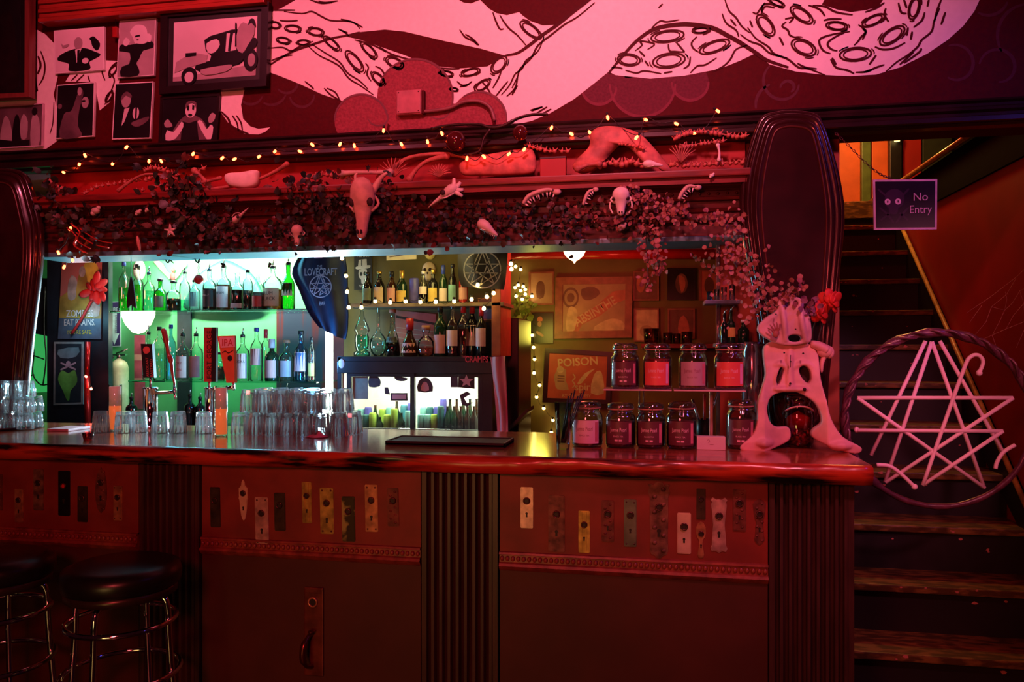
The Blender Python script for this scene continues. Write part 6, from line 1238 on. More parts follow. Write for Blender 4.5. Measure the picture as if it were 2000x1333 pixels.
# trailing plant / frosted figure under the fairy cluster
garland('trailing_plant', 'green trailing plant under the fairy light cluster', [(1020, 590), (1024, 615), (1018, 640)], 70, 16, 5.98, .05, [M('lit_green_leaf', (.16, .22, .04), .5)], 'plant')
# back shelf with glasses
_, ZG = plank('wooden_shelf', 1252, 1404, 672, 5.70, 6.01, .03, m_rwood, 'dim shelf with glassware on the olive wall')
for px, yt, w, lab in ((1272, 642, 32, 'wide ribbed jar at the left of the dim shelf'), (1304, 650, 20, 'red-lit tumbler beside the ribbed jar'), (1322, 652, 16, 'red-lit small glass second from the right of the dim shelf'), (1342, 648, 22, 'dark glass at the right of the dim shelf')):
    p = W(px, 670, 5.8); s_ = ppm(px, 5.8); b = B(); r = w / s_ / 2; h = (672 - yt) / s_; b.lathe([(0, .002), (r * .85, .002), (r, h), (r * .92, h), (r * .8, .012), (0, .012)], (p.x, 5.8, ZG), 14); solo('glass', b, GL('rosy_glass', (.7, .35, .3), .3), lab, 'glass')
# small shelves on the orange post
YQ = 3.33
for (xa, xb, py, lab) in ((1377, 1446, 586, 'small blue-grey glass shelf on the orange post'), (1398, 1462, 671, 'lower small shelf on the orange post behind the jars')):
    _, zq = plank('post_shelf', xa, xb, py, YQ - .03, 3.449, .016, M('blue_grey_shelf', (.14, .17, .26), .25), lab)
    if py == 586:
        for px, yt, m_ in ((1386, 566, g_blue), (1400, 562, g_clear), (1414, 558, g_clear), (1430, 552, g_clear)):
            s_ = ppm(px, YQ); b = B(); r = 6 / s_; h = (584 - yt) / s_; p = W(px, 580, YQ + .02); b.lathe([(0, .001), (r * .8, .001), (r, h), (r * .9, h), (r * .7, .006), (0, .006)], (p.x, YQ + .02, zq), 10)
            solo('shot_glass', b, m_, {1386: 'blue-tinted shot glass on the small post shelf', 1400: 'second shot glass from the left on the post shelf', 1414: 'third shot glass from the left on the post shelf', 1430: 'tallest shot glass beside the coffin on the post shelf'}[px], 'shot glass')
    else:
        for px, yt, w, m_, lab2, cp in ((1415, 604, 11, g_black, 'slim dark spouted bottle on the orange post shelf', True), (1428, 598, 12, g_dkgreen, 'slim spouted bottle with a yellow glint beside it', True), (1452, 628, 16, g_dkgreen, 'green-necked bottle close to the coffin', False)):
            bottle('wine', px, yt, w * 1.4, YQ + .03, zq, m_, lab2, pour=cp, cap=None if cp else m_capw, lab=lab_y if px == 1428 else None, lz=(.2, .5), group='bottles on the post shelf')
# ================================================================== ON THE COUNTER
g_tumb = GL('tumbler_glass', (.975, .985, .99), .38, .1, milk=.10, base=.045)
def tumbler_mesh(r, h, up=False, n=12):
    b = B(); o = [(r, 0), (r * .97, h * .3), (r * .86, h * .8), (r * .8, h * .97), (r * .74, h), (0, h)]; i = [(0, h * .86), (r * .66, h * .84), (r * .76, h * .7), (r * .88, h * .2), (r * .92, .0)]
    b.lathe(o, n=n, smooth=False); b.lathe([(0, h * .80), (r * .62, h * .80), (r * .70, h * .86), (0, h * .86)], n=n, smooth=False)
    for q in range(n):   # flutes
        a = 2 * math.pi * (q + .5) / n
        b.tube([(r * .985 * math.cos(a), r * .985 * math.sin(a), h * .04), (r * .84 * math.cos(a), r * .84 * math.sin(a), h * .8)], [r * .07, r * .05], 4, smooth=True)
    return b.mesh('tumbler')
tm1 = tumbler_mesh(.0375, .098); tm2 = tumbler_mesh(.036, .074, n=10)
ORD = ('first', 'second', 'third', 'fourth', 'fifth', 'sixth')
for i, (px, py) in enumerate(((197, 846), (241, 847), (271, 846), (313, 847), (348, 847), (398, 848))):
    p = onZ(px, py, ZT); o = put('tumbler', tm1, g_tumb, None, (p.x, p.y, ZT)); tag(o, ORD[i] + ' upside-down tumbler from the left in the row before the taps', 'glass', 'upside-down tumblers before the taps')
# the stack of tumblers
xs0 = onZ(462, 850, ZT); 
for lay in range(2):
    for row in range(3):
        for k in range(7 if lay == 0 else 6):
            if lay == 1 and row == 0 and k in (5,): continue
            x = xs0.x + k * .078 + (row % 2) * .02 + lay * .035 + random.uniform(-.004, .004); y = 3.10 + row * .08 + random.uniform(-.004, .004) + lay * .01
            o = put('tumbler', tm1, g_tumb, None, (x, y, ZT + lay * .0985 + .0002), Euler((0, 0, random.random())))
            tag(o, '%s tumbler from the left, %s row, %s layer of the big stack' % (NTH[k], ('front', 'middle', 'rear')[row], ('lower', 'upper')[lay]), 'glass', 'stacked tumblers right of the candle, %s layer' % ('lower' if lay == 0 else 'upper'))
b = B(); c = onZ(20, 838, ZT); b.lathe([(0, 0), (.15, 0), (.165, .012), (.16, .014), (.148, .005), (0, .005)], (c.x - .05, c.y + .02, ZT), 24)
solo('round_tray', b, m_cap, 'black round tray under the left stack of glasses', 'tray')
for lay in range(3):
    for k in range(4):
        x = c.x - .105 + k * .0735 + lay * .004; 
        for row in range(2 if lay < 2 else 1):
            o = put('tumbler', tm2, g_tumb, None, (x - .02 * row, c.y - .035 + .075 * row, ZT + .0055 + lay * .0745), Euler((0, 0, random.random()))); tag(o, '%s short tumbler from the left, %s row, %s layer on the left tray' % (NTH[k], ('front', 'rear')[row], ('bottom', 'middle', 'top')[lay]), 'glass', 'stacked tumblers on the left tray')
b = B(); p0, p1 = onZ(98, 842, ZT), onZ(188, 836, ZT); b.box(p0.x, p1.x, p0.y - .02, p0.y + .12, ZT + .0002, ZT + .012, 0, .003); solo('cutting_board', b, M('pale_pink_board', (.62, .34, .38), .5), 'thin pale cutting board right of the left glass stack', 'board')
p = onZ(172, 860, ZT); b = B(); b.lathe([(0, 0), (.017, 0), (.024, .03), (.022, .03), (.016, .004), (0, .004)], (p.x, p.y, ZT + .0002), 12); b.lathe([(0, .005), (.015, .005), (.019, .018), (0, .018)], (p.x, p.y, ZT), 10, m=1)
solo('votive', b, [GL('red_votive_glass', (.9, .1, .12), .3), M('red_wax', (.7, .05, .05), .5)], 'tiny red glass votive near the front edge at left', 'candle')
# tall candles
for px, py, yt, lab in ((225, 843, 752, 'left tall glass candle with orange wax before the extinguisher'), (432, 853, 754, 'right tall glass candle with orange wax beside the glass stack')):
    p = onZ(px, py, ZT); s_ = ppm(px, p.y); r = 12 / s_; h = (py - yt) / s_
    t = thing('glass_candle', lab, 'candle', (p.x, p.y, ZT), 'tall orange candles')
    b = B(); b.lathe([(r * .9, .0005), (r, .0008), (r, h), (r * .97, h)], (p.x, p.y, ZT), 24); part('glass', b, GL('candle_glass', (.97, .97, .97), .12, .05), t)
    b = B(); b.lathe([(0, .0105), (r * .9, .0105), (r * .9, h * .55), (0, h * .55)], (p.x, p.y, ZT), 16); part('wax', b, M('orange_wax', (.80, .20, .07), .45, emit=.55, ecol=(1, .20, .05), var=.06), t)
    b = B(); b.lathe([(r * .9, h * .551), (r * .915, h * .96), (r * .86, h * .96), (0, h * .6)], (p.x, p.y, ZT), 16); part('clouded_wax_film', b, M('clouded_wax', (.80, .62, .56), .5, var=.12, scale=30, emit=.1, ecol=(1, .5, .35)), t)
    b = B(); b.tube([(p.x, p.y, ZT + h * .6), (p.x + .002, p.y, ZT + h * .68)], .0012, 5); part('wick', b, m_cap, t)
# pink bar cloth
b = B(); vs = []; p0, p1 = onZ(590, 856, ZT), onZ(668, 846, ZT); n = 14
for i in range(n + 1):
    for j in range(9):
        u, v = i / n, j / 8; vs.append((p0.x + (p1.x - p0.x) * u + .01 * math.sin(v * 6), p0.y + .12 * v + .012 * math.sin(u * 7), ZT + .003 + .016 * math.sin(math.pi * u) * math.sin(math.pi * v) * (1 + .6 * math.sin(9 * u + 5 * v))))
b.add(vs, [(i * 9 + j, (i + 1) * 9 + j, (i + 1) * 9 + j + 1, i * 9 + j + 1) for i in range(n) for j in range(8)], 0, True)
b.add([(x, y, ZT + .0005) for x, y, z in vs], [(i * 9 + j, i * 9 + j + 1, (i + 1) * 9 + j + 1, (i + 1) * 9 + j) for i in range(n) for j in range(8)], 0, True)
solo('bar_cloth', b, M('pink_bar_cloth', (.72, .30, .36), .8), 'crumpled pink cloth before the tumbler stack', 'cloth')
# black service mat
p0, p1 = onZ(752, 870, ZT), onZ(998, 868, ZT); b = B(); x0, x1, y0, y1 = p0.x, p1.x, p0.y, p0.y + .19
b.box(x0, x1, y0, y1, ZT + .0003, ZT + .012, 0, .003)
for i in range(1, 40): b.box(x0 + .01, x1 - .01, y0 + i * .19 / 40 - .0012, y0 + i * .19 / 40 + .0012, ZT + .011, ZT + .0145)
for (a0, a1, c0, c1) in ((x0, x1, y0, y0 + .008), (x0, x1, y1 - .008, y1), (x0, x0 + .008, y0, y1), (x1 - .008, x1, y0, y1)): b.box(a0, a1, c0, c1, ZT + .0003, ZT + .018, 0, .002)
solo('bar_mat', b, M('black_rubber', (.010, .009, .012), .6), 'long black rubber bar mat before the fridge', 'bar mat')
# ---- beer taps
m_chr = M('chrome', (.75, .75, .78), .08, 1., var=.04)
def column(px, w, yt, Y):
    p = W(px, yt, Y); r = w / 2 / ppm(px, Y); b = B(); b.lathe([(0, 0), (r * 1.5, 0), (r * 1.5, .012), (r, .018), (r, p.z - ZT - .01), (r * 1.06, p.z - ZT - .008), (r * 1.06, p.z - ZT), (0, p.z - ZT)], (p.x, Y, ZT + .0003), 18); return b
def vtext(s_, px, py, hpx, Y, mat, par, sx=1., rot=math.pi / 2, bold=.0):
    x, z = XZ([(px, py)], Y)[0]; return text(s_, x, z, hpx / ppm(px, Y), Y, mat, par, rot=rot, sx=sx, bold=bold)
Yt = 3.28; m_redl = M('red_tap_lettering', (.75, .14, .12), .5)
t = thing('beer_tower', 'chrome beer tower with a black lettered handle and a curved wooden handle', 'beer tap', (W(294, 800, Yt).x, Yt, ZT))
part('column', column(294, 27, 757, Yt), m_chr, t)
b = B(); b.prism(XZ([(278, 672), (300, 672), (304, 738), (283, 738)], Yt), Yt - .012, Yt + .008); h1 = part('tap_handle', b, lab_k, t); b = B(); b.tube([W(294, 738, Yt), W(294, 757, Yt)], .006, 8); part('handle_stem', b, m_chr, t)
b = B(); b.prism([tuple(v) for v in spline(XZ([(283, 682), (288, 677), (294, 679), (296, 686), (291, 691), (285, 690)], Yt), 3, True)], Yt - .0135, Yt - .012); part('crest', b, m_redl, h1)
vtext('ARROGANT', 290, 736, 5.2, Yt - .013, m_redl, h1, .92, math.pi / 2 + .05); vtext('BASTARD', 298, 736, 5.6, Yt - .013, m_redl, h1, 1.0, math.pi / 2 + .05)
for o in [q for q in COL.objects if q.parent == h1 and q.name.startswith('lettering')]:
    me = o.data; zs = [v.co.z for v in me.vertices]; d = W(290, 736, Yt).z - min(zs); me.transform(Matrix.Translation((0, 0, d)))
b = B(); sp = spline([W(x, y, Yt - .02) for x, y in ((320, 646), (325, 668), (329, 690), (334, 706), (337, 730), (341, 752))], 5); n = len(sp)
rr = []; 
for i in range(n):
    u = i / (n - 1); rr.append((.013 if u < .22 else .0085 if u < .45 else .0125 if u < .62 else .0085 - .004 * (u - .62) / .38))
b.tube(sp, rr, 10); b.ell(sp[0], (.0125, .0125, .011), 10, 6); part('tap_handle', b, M('red_brown_turned_wood', (.32, .05, .03), .25, coat=.3), t)
b = B(); b.tube([W(306, 768, Yt), W(330, 767, Yt - .03), W(343, 765, Yt - .05)], .008, 8); b.tube([W(340, 764, Yt - .05), W(343, 780, Yt - .06)], .006, 8); b.tube([W(341, 752, Yt - .02), W(341, 766, Yt - .045)], .007, 8); part('faucet', b, m_chr, t)
t = thing('beer_tower', 'chrome beer tower with the tall black board handle and the orange paddle handle', 'beer tap', (W(410, 800, Yt).x, Yt, ZT))
part('column', column(410, 19, 757, Yt), m_chr, t)
b = B(); b.prism(XZ([(401, 640), (416, 640), (415, 746), (401, 746)], Yt), Yt - .012, Yt + .01); b.prism(XZ([(416, 640), (424, 640), (423, 746), (415, 746)], Yt), Yt - .008, Yt + .01, 1); h1 = part('tap_handle', b, [M('red_face_board', (.45, .06, .05), .4), lab_k], t)
o = vtext('FORT GEORGE', 413, 743, 10, Yt - .0128, lab_k, h1, .98, math.pi / 2); zs = [v.co.z for v in o.data.vertices]; o.data.transform(Matrix.Translation((0, 0, W(410, 693, Yt).z - (min(zs) + max(zs)) / 2)))
b = B(); b.tube([W(409, 746, Yt), W(409, 758, Yt)], .006, 8); part('handle_stem', b, m_chr, t)
b = B(); b.prism(XZ([(427, 657), (459, 656), (461, 748), (445, 748)], Yt - .02), Yt - .032, Yt - .01); h2 = part('tap_handle', b, M('orange_paddle', (.72, .17, .07), .4, var=.08), t)
b = B(); b.prism(XZ([(427.5, 659), (458.5, 658), (459, 678), (431.5, 680)], Yt - .033), Yt - .0335, Yt - .031); part('paper_label', b, M('pink_paper_label', (.78, .45, .5), .5), h2)
text('IPA', *XZ([(444, 676)], Yt - .034)[0], 13 / ppm(444, Yt), Yt - .0345, lab_r, h2, sx=.9, bold=.01)
b = B(); c = W(449, 700, Yt - .033); b.ell((c.x, Yt - .033, c.z), (.013, .0015, .014), 10, 5); b.ribbon(spline(XZ([(434, 690), (440, 686), (446, 690), (456, 684)], Yt - .033), 4), .004, Yt - .0335); part('emblem', b, lab_k, h2)
b = B(); b.tube([W(410, 763, Yt), W(440, 760, Yt - .03), W(456, 756, Yt - .05)], .008, 8); b.tube([W(456, 748, Yt - .03), W(456, 762, Yt - .05)], .007, 8); part('faucet', b, m_chr, t)
# ---- straws glass
p = onZ(1100, 878, ZT); s_ = ppm(1100, p.y); t = thing('straw_glass', 'clear glass holding black straws at the left of the jars', 'glass', (p.x, p.y, ZT))
b = B(); r = 17 / s_; h = 92 / s_; b.lathe([(0, .0005), (r * .72, .0005), (r * .78, .02), (r, h), (r * .94, h), (r * .7, .022), (0, .02)], (p.x, p.y, ZT), 16, smooth=False); part('tumbler', b, GL('teal_tint_glass', (.8, .95, .95), .34), t)
for i in range(6):
    b = B(); dx = .02 + .012 * i; b.tube([(p.x - .008 + .003 * i, p.y, ZT + .024), (p.x + dx, p.y + .004 * (i % 3 - 1), ZT + .20 + .012 * (i % 3))], .0028, 6); part('straw', b, m_cap, t)
# ---- jars
g_jar = GL('jar_glass', (.94, .90, .92), .32, .05)
m_tea = [M('dark_red_tea_leaves', (.10, .012, .014), .7, var=.6, scale=120, bump=.5), M('red_berry_tea', (.28, .03, .02), .6, var=.5, scale=120, bump=.5), M('yellow_brown_tea', (.30, .14, .03), .6, var=.5, scale=110, bump=.5)]
m_jl = {'pink': M('pale_pink_jar_label', (.82, .50, .62), .45, var=.04), 'red': M('coral_jar_label', (.80, .11, .10), .45, var=.04), 'grey': M('mauve_grey_jar_label', (.48, .30, .36), .45, var=.05), 'dark': M('maroon_jar_label', (.13, .035, .045), .45, var=.1)}
m_strip = M('rose_label_strip', (.62, .18, .24), .45); m_jt = M('pale_jar_lettering', (.85, .5, .62), .5); m_jtd = M('dark_jar_lettering', (.30, .10, .14), .5)
def jar(px, ytop, wpx, Y, zb, kind, tea, fill, label, yb=None):
    s_ = ppm(px, Y); x = W(px, 700, Y).x; r = wpx / s_ / 2; h = W(px, ytop, Y).z - zb
    t = thing('tea_jar', label, 'jar', (x, Y, zb), 'swing-top jars on the bar')
    b = B(); b.lathe([(0, .0005), (r * .9, .0005), (r, .01), (r, h * .66), (r * .94, h * .72), (r * .80, h * .77), (r * .78, h * .84), (r * .86, h * .86)], (x, Y, zb), 20); part('body', b, g_jar, t)
    b = B(); b.lathe([(0, .006), (r * .86, .006), (r * .95, .014), (r * .95, h * min(fill, .66)), (r * .6, h * fill), (0, h * (fill + .02))], (x, Y, zb), 18); part('contents', b, tea, t)
    b = B(); b.lathe([(r * .88, h * .87), (r * .9, h * .9), (r * .86, h * .97), (r * .6, h), (0, h * .985)], (x, Y, zb), 20); part('lid', b, g_jar, t)
    b = B(); b.tube([(x + r * .84 * math.cos(a), Y + r * .84 * math.sin(a), zb + h * .865) for a in [i * math.pi / 9 for i in range(18)]], .0035, 5, closed=True); part('rubber_seal', b, M('rosy_rubber', (.6, .25, .2), .5), t)
    b = B(); b.tube([(x + r * .83 * math.cos(a), Y + r * .83 * math.sin(a), zb + h * .80) for a in [i * math.pi / 9 for i in range(18)]], .0016, 5, closed=True)
    b.tube(spline([(x - r * .12, Y - r * .86, zb + h * .8), (x - r * .1, Y - r * .98, zb + h * .72), (x + r * .1, Y - r * .98, zb + h * .72), (x + r * .12, Y - r * .86, zb + h * .8), (x + r * .1, Y - r * .9, zb + h * .9), (x - r * .1, Y - r * .9, zb + h * .9), (x - r * .12, Y - r * .86, zb + h * .8)], 3), .0018, 5)
    b.tube(spline([(x - r * .85, Y, zb + h * .86), (x - r * .5, Y - r * .4, zb + h * 1.0), (x, Y - r * .86, zb + h * .93)], 4), .0015, 5); b.tube(spline([(x + r * .85, Y, zb + h * .86), (x + r * .5, Y - r * .4, zb + h * 1.0), (x, Y - r * .86, zb + h * .93)], 4), .0015, 5)
    part('wire_bail', b, m_chr, t)
    b = B(); k = 10; rl = r * 1.01; vs = []
    for i in range(k + 1):
        an = math.radians(-90 - 58 + 108 * i / k)
        for zz in (.09, .60): vs.append((x + rl * math.cos(an), Y + rl * math.sin(an), zb + zz * h))
    b.add(vs, [(2 * i, 2 * i + 2, 2 * i + 3, 2 * i + 1) for i in range(k)], 0, True); lo = part('label', b, m_jl[kind], t)
    b = B(); vs = []
    for i in range(3):
        an = math.radians(-90 + 34 + 6 * i)
        for zz in (.13, .56): vs.append((x + rl * 1.008 * math.cos(an), Y + rl * 1.008 * math.sin(an), zb + zz * h))
    b.add(vs, [(2 * i, 2 * i + 2, 2 * i + 3, 2 * i + 1) for i in range(2)], 0, True); part('label_strip', b, m_strip if kind != 'red' else M('lilac_label_strip', (.8, .35, .6), .45), lo)
    tx = m_jt if kind in ('dark', 'red') else m_jtd
    for (s2, zz, hh, dx) in (('Jumne Pearl', .37, .26, -.12), ('BLACK TEA', .25, .1, -.12)):
        o = text(s2, x + dx * r, zb + zz * h, hh * r, Y, tx, lo, sx=.62 if hh > .2 else .9)
        for v in o.data.vertices:      # wrap the print round the jar
            q = (v.co.x - x) / (rl * 1.006); v.co.y = Y - rl * 1.006 * math.cos(q); v.co.x = x + rl * 1.006 * math.sin(q)
    if kind == 'dark':
        b = B(); vs = []
        for i, (a0, a1) in enumerate(((-20, -8), (-4, 8))):
            for an in (a0, a1):
                an = math.radians(-90 + an)
                for zz in (.155, .195): vs.append((x + rl * 1.008 * math.cos(an), Y + rl * 1.008 * math.sin(an), zb + zz * h))
        b.add(vs, [(0, 2, 3, 1), (4, 6, 7, 5)]); part('price_stickers', b, M('pink_price_spot', (.9, .55, .62), .45), lo)
    return t
Yj = 2.98; Yu = 3.02
zsh2 = W(1318, 762, Yu - .06).z
t = thing('tier_stand', 'clear acrylic tier stand carrying four jars', 'stand', (W(1318, 860, Yu).x, Yu, ZT))
for xa, xb in ((1178, 1312), (1316, 1457)):
    b = B(); b.box(W(xa, 0, Yu - .06).x, W(xb, 0, Yu - .06).x, Yu - .06, Yu + .1, zsh2 - .005, zsh2, 0, .001); part('shelf', b, M('acrylic_sheet', (.75, .45, .48), .12, var=.05), t)
for px in (1249, 1257, 1389):
    p = W(px, 0, Yu + .085); b = B(); b.tube([(p.x, Yu + .085, ZT + .0008), (p.x, Yu + .085, zsh2 - .0055)], .003 if px < 1300 else .008, 8); part('post', b, m_chr if px < 1300 else M('rosy_acrylic_post', (.7, .4, .42), .15), t)
b = B(); b.box(W(1230, 0, Yu).x, W(1405, 0, Yu).x, Yu + .07, Yu + .1, ZT + .0003, ZT + .003); part('base_bar', b, g_clear, t)
for a in ((1221, 671, 55, 'dark', 0, .62, 'dark-labelled tea jar at the left of the upper tier'), (1284, 671, 56, 'red', 1, .66, 'coral-labelled jar second from the left on the upper tier'), (1354, 671, 56, 'grey', 2, .5, 'mauve-grey-labelled jar third from the left on the upper tier'), (1425, 671, 60, 'red', 1, .5, 'coral-labelled jar at the right of the upper tier')):
    jar(a[0], a[1], a[2], Yu, zsh2 + .0003, a[3], m_tea[a[4]], a[5], a[6])
for a in ((1147, 784, 60, 'pink', 2, .5, 'jar with the big pale pink label at the left of the bottom row'), (1212, 787, 58, 'dark', 0, .6, 'dark-labelled jar second from the left in the bottom row'), (1271, 787, 56, 'dark', 0, .58, 'dark-labelled jar third from the left in the bottom row'), (1331, 785, 58, 'dark', 0, .6, 'dark-labelled jar left of the card block in the bottom row'), (1447, 780, 56, 'dark', 0, .6, 'dark-labelled jar half hidden by the bone sculpture')):
    jar(a[0], a[1], a[2], Yj - (.0 if a[0] < 1400 else -.04), ZT + .0003, a[3], m_tea[a[4]], a[5], a[6])
p0, p1 = onZ(1361, 879, ZT), onZ(1416, 879, ZT); b = B(); b.box(p0.x, p1.x, p0.y, p0.y + .035, ZT + .0003, ZT + .05, 0, .002)
o = solo('card_block', b, M('cream_card', (.78, .62, .58), .5, var=.03), 'small cream block of business cards before the acrylic post', 'cards')
b = B(); b.ribbon(spline(XZ([(1380, 862), (1384, 859), (1386, 863), (1383, 866)], p0.y - .0008), 4), .0012, p0.y - .0008); b.ribbon(spline(XZ([(1386, 869), (1394, 869)], p0.y - .0008), 2), .001, p0.y - .0008); part('printed_mark', b, m_jtd, o).location = -Vector(o.location)
# glass carafe behind the upper jars
p = W(1470, 760, 3.17); s_ = ppm(1470, 3.17); t = thing('coffee_carafe', 'tall shiny carafe with a black handle between the jars and the bones', 'carafe', (p.x, 3.17, ZT))
hc = W(1470, 668, 3.17).z - ZT; r = 21 / s_
b = B(); b.lathe([(0, .0005), (r, .0005), (r, hc * .7), (r * .9, hc * .9), (r * .7, hc * .96), (r * .72, hc), (0, hc * .98)], (p.x, 3.17, ZT), 18); part('body', b, M('smoky_steel', (.42, .33, .38), .14, .9), t)
b = B(); b.tube(spline([(p.x + r * .6, 3.16, ZT + hc * .97), (p.x + r * 1.5, 3.14, ZT + hc * .92), (p.x + r * 1.7, 3.13, ZT + hc * .75), (p.x + r * 1.2, 3.13, ZT + hc * .55), (p.x + r * .9, 3.14, ZT + hc * .5)], 5), .009, 7); part('handle', b, m_cap, t)
# bar tool cup
p = W(1376, 850, 3.22); t = thing('tool_cup', 'dark cup of steel bar tools behind the jars', 'cup', (p.x, 3.22, ZT))
b = B(); b.lathe([(0, .0005), (.03, .0005), (.036, .09), (.033, .09), (.028, .005), (0, .005)], (p.x, 3.22, ZT), 14); part('cup', b, m_cap, t)
for i, dx in enumerate((-.03, .0, .035)): b = B(); b.tube([(p.x, 3.22, ZT + .02), (p.x + dx * 1.6, 3.21 + .01 * i, ZT + .17 + .02 * i)], .006, 7); part('tool_handle', b, m_chr if i != 1 else M('red_tool_handle', (.5, .05, .05), .3), t)
# ================================================================== BONE SCULPTURE
def holed(outer, holes, y0, y1):
    """solid plate with openings; outlines in (x, z)"""
    bm = bmesh.new()
    for loop in [outer] + list(holes):
        vs = [bm.verts.new((x, y0, z)) for x, z in loop]
        for i in range(len(vs)): bm.edges.new((vs[i], vs[(i + 1) % len(vs)]))
    bmesh.ops.triangle_fill(bm, use_beauty=True, edges=list(bm.edges))
    g = bmesh.ops.extrude_face_region(bm, geom=list(bm.faces))
    bmesh.ops.translate(bm, verts=[v for v in g['geom'] if isinstance(v, bmesh.types.BMVert)], vec=(0, y1 - y0, 0))
    bmesh.ops.recalc_face_normals(bm, faces=bm.faces)
    me = bpy.data.meshes.new('plate'); bm.to_mesh(me); bm.free(); return me
def organic(me, extra, voxel, smooth, bend=None):
    """melt the plate and the added lumps into one smooth skin"""
    if extra is not None:
        bm = bmesh.new(); bm.from_mesh(me); bm.from_mesh(extra); bm.to_mesh(me); bm.free()
    o = bpy.data.objects.new('tmp', me); COL.objects.link(o)
    m1 = o.modifiers.new('r', 'REMESH'); m1.mode = 'VOXEL'; m1.voxel_size = voxel
    m2 = o.modifiers.new('s', 'SMOOTH'); m2.iterations = smooth; m2.factor = .6
    out = bpy.data.meshes.new_from_object(o.evaluated_get(bpy.context.evaluated_depsgraph_get())); bpy.data.objects.remove(o)
    if bend:
        for v in out.vertices: v.co.y += bend(v.co)
    out.polygons.foreach_set('use_smooth', [True] * len(out.polygons)); out.materials.clear(); return out
YK = 3.03
kc = lambda l: [(x / 4.0375 + 1440, y / 4.0375 + 570) for x, y in l]
outer = [tuple(v) for v in spline(XZ(kc([(225, 430), (215, 520), (225, 650), (190, 760), (150, 880), (145, 1000), (110, 1110), (10, 1200), (30, 1240), (150, 1258), (300, 1220), (400, 1175), (420, 1120), (395, 1065), (310, 1065), (250, 1025), (225, 930), (250, 840), (320, 800), (420, 790), (500, 805), (600, 870), (640, 950), (645, 1030), (590, 1080), (580, 1140), (700, 1205), (890, 1262), (945, 1215), (800, 1130), (720, 1000), (690, 860), (660, 700), (655, 560), (640, 480), (560, 400), (440, 395), (320, 380)]), YK), 3, True)]
eyes = [[tuple(v) for v in spline(XZ(kc([(500, 600), (540, 585), (580, 620), (585, 690), (560, 725), (520, 690), (495, 640)]), YK), 3, True)], [tuple(v) for v in spline(XZ(kc([(352, 590), (372, 608), (358, 662), (332, 728), (308, 714), (322, 650)]), YK), 3, True)]]
me = holed(outer, eyes, YK - .012, YK + .03)
eb = B(); ep = lambda x, y, Y: W(x / 4.0375 + 1440, y / 4.0375 + 570, Y)
eb.tube(spline([ep(430, 420, YK + .0), ep(420, 560, YK - .008), ep(418, 740, YK - .008)], 4), .016, 8); eb.tube(spline([ep(300, 580, YK - .004), ep(350, 570, YK - .01), ep(400, 600, YK - .006)], 4), .012, 7); eb.tube(spline([ep(450, 600, YK - .006), ep(520, 565, YK - .01), ep(600, 590, YK - .004), ep(610, 690, YK - .002)], 4), .011, 7); eb.ell(ep(420, 770, YK - .01), (.07, .022, .012), 12, 7); eb.ell(ep(200, 1180, YK), (.04, .03, .02), 10, 7); eb.ell(ep(780, 1200, YK), (.045, .03, .02), 10, 7)
cxk = ep(440, 700, YK).x
bone_me = organic(me, eb.mesh('e'), .004, 3, lambda c: -.06 * min(1, (abs(c.x - cxk) / .11) ** 2) * max(0, min(1, (1.45 - c.z) / .3)) + .02 * max(0, c.z - 1.3) / .1)
m_pelv = M('flesh_pink_bone', (.78, .40, .36), .5, var=.16, scale=14, bump=.15, detail=8)
t = thing('bone_sculpture', 'face-like sculpture of a pale pelvis bone standing at the bar end', 'sculpture', (cxk, YK, ZT))
put('pelvis', bone_me, m_pelv, t)
outer = [tuple(v) for v in spline(XZ(kc([(325, 70), (400, 42), (480, 48), (520, 90), (522, 150), (570, 210), (580, 380), (520, 410), (400, 425), (290, 400), (175, 330), (165, 270), (230, 200), (305, 150)]), YK + .02), 3, True)]
hl = [XZ(kc([(390 + 20 * math.cos(a), 97 + 26 * math.sin(a)) for a in [i * math.pi / 4 for i in range(8)]]), YK + .02), XZ(kc([(456 + 20 * math.cos(a), 95 + 26 * math.sin(a)) for a in [i * math.pi / 4 for i in range(8)]]), YK + .02), XZ(kc([(450 + 60 * math.cos(a), 368 + 30 * math.sin(a)) for a in [i * math.pi / 5 for i in range(10)]]), YK + .02)]
me = holed(outer, hl, YK + .005, YK + .05); eb = B(); eb.tube(spline([ep(350, 110, YK + .01), ep(370, 250, YK - .002), ep(380, 390, YK + .01)], 4), .011, 7); eb.tube(spline([ep(500, 110, YK + .01), ep(510, 250, YK - .002), ep(540, 390, YK + .01)], 4), .011, 7); eb.tube(spline([ep(180, 300, YK + .02), ep(250, 230, YK + .012), ep(330, 170, YK + .012)], 4), .010, 7); eb.ell(ep(540, 290, YK + .02), (.018, .022, .05), 10, 7)
put('upper_vertebra', organic(me, eb.mesh('e'), .004, 3), M('violet_pink_bone', (.70, .40, .42), .5, var=.15, scale=14, bump=.15), t)
b = B(); b.ell(ep(690, 470, YK + .04), (.030, .022, .026), 12, 8); b.ell(ep(730, 480, YK + .045), (.016, .018, .024), 10, 7); b.tube(spline([ep(580, 410, YK + .03), ep(640, 430, YK + .036), ep(700, 465, YK + .04)], 4), [.016, .018, .02, .022, .023, .024, .025, .026, .026], 10, flat=.8); b.tube(spline([ep(690, 500, YK + .045), ep(668, 560, YK + .04), ep(664, 640, YK + .035)], 4), [.018, .016, .014, .013, .012, .011, .010, .008, .005], 8, flat=.7); part('side_process', b, m_pelv, t)
b = B()
for (x, y, r_) in ((370, 482, 7), (520, 487, 7), (420, 552, 6), (418, 725, 8), (530, 772, 14), (305, 178, 6), (460, 296, 5)): b.ell(ep(x, y, YK - .026 if y < 700 else YK - .016), (r_ / 4 / 500, .012, r_ / 4 / 500), 7, 5)
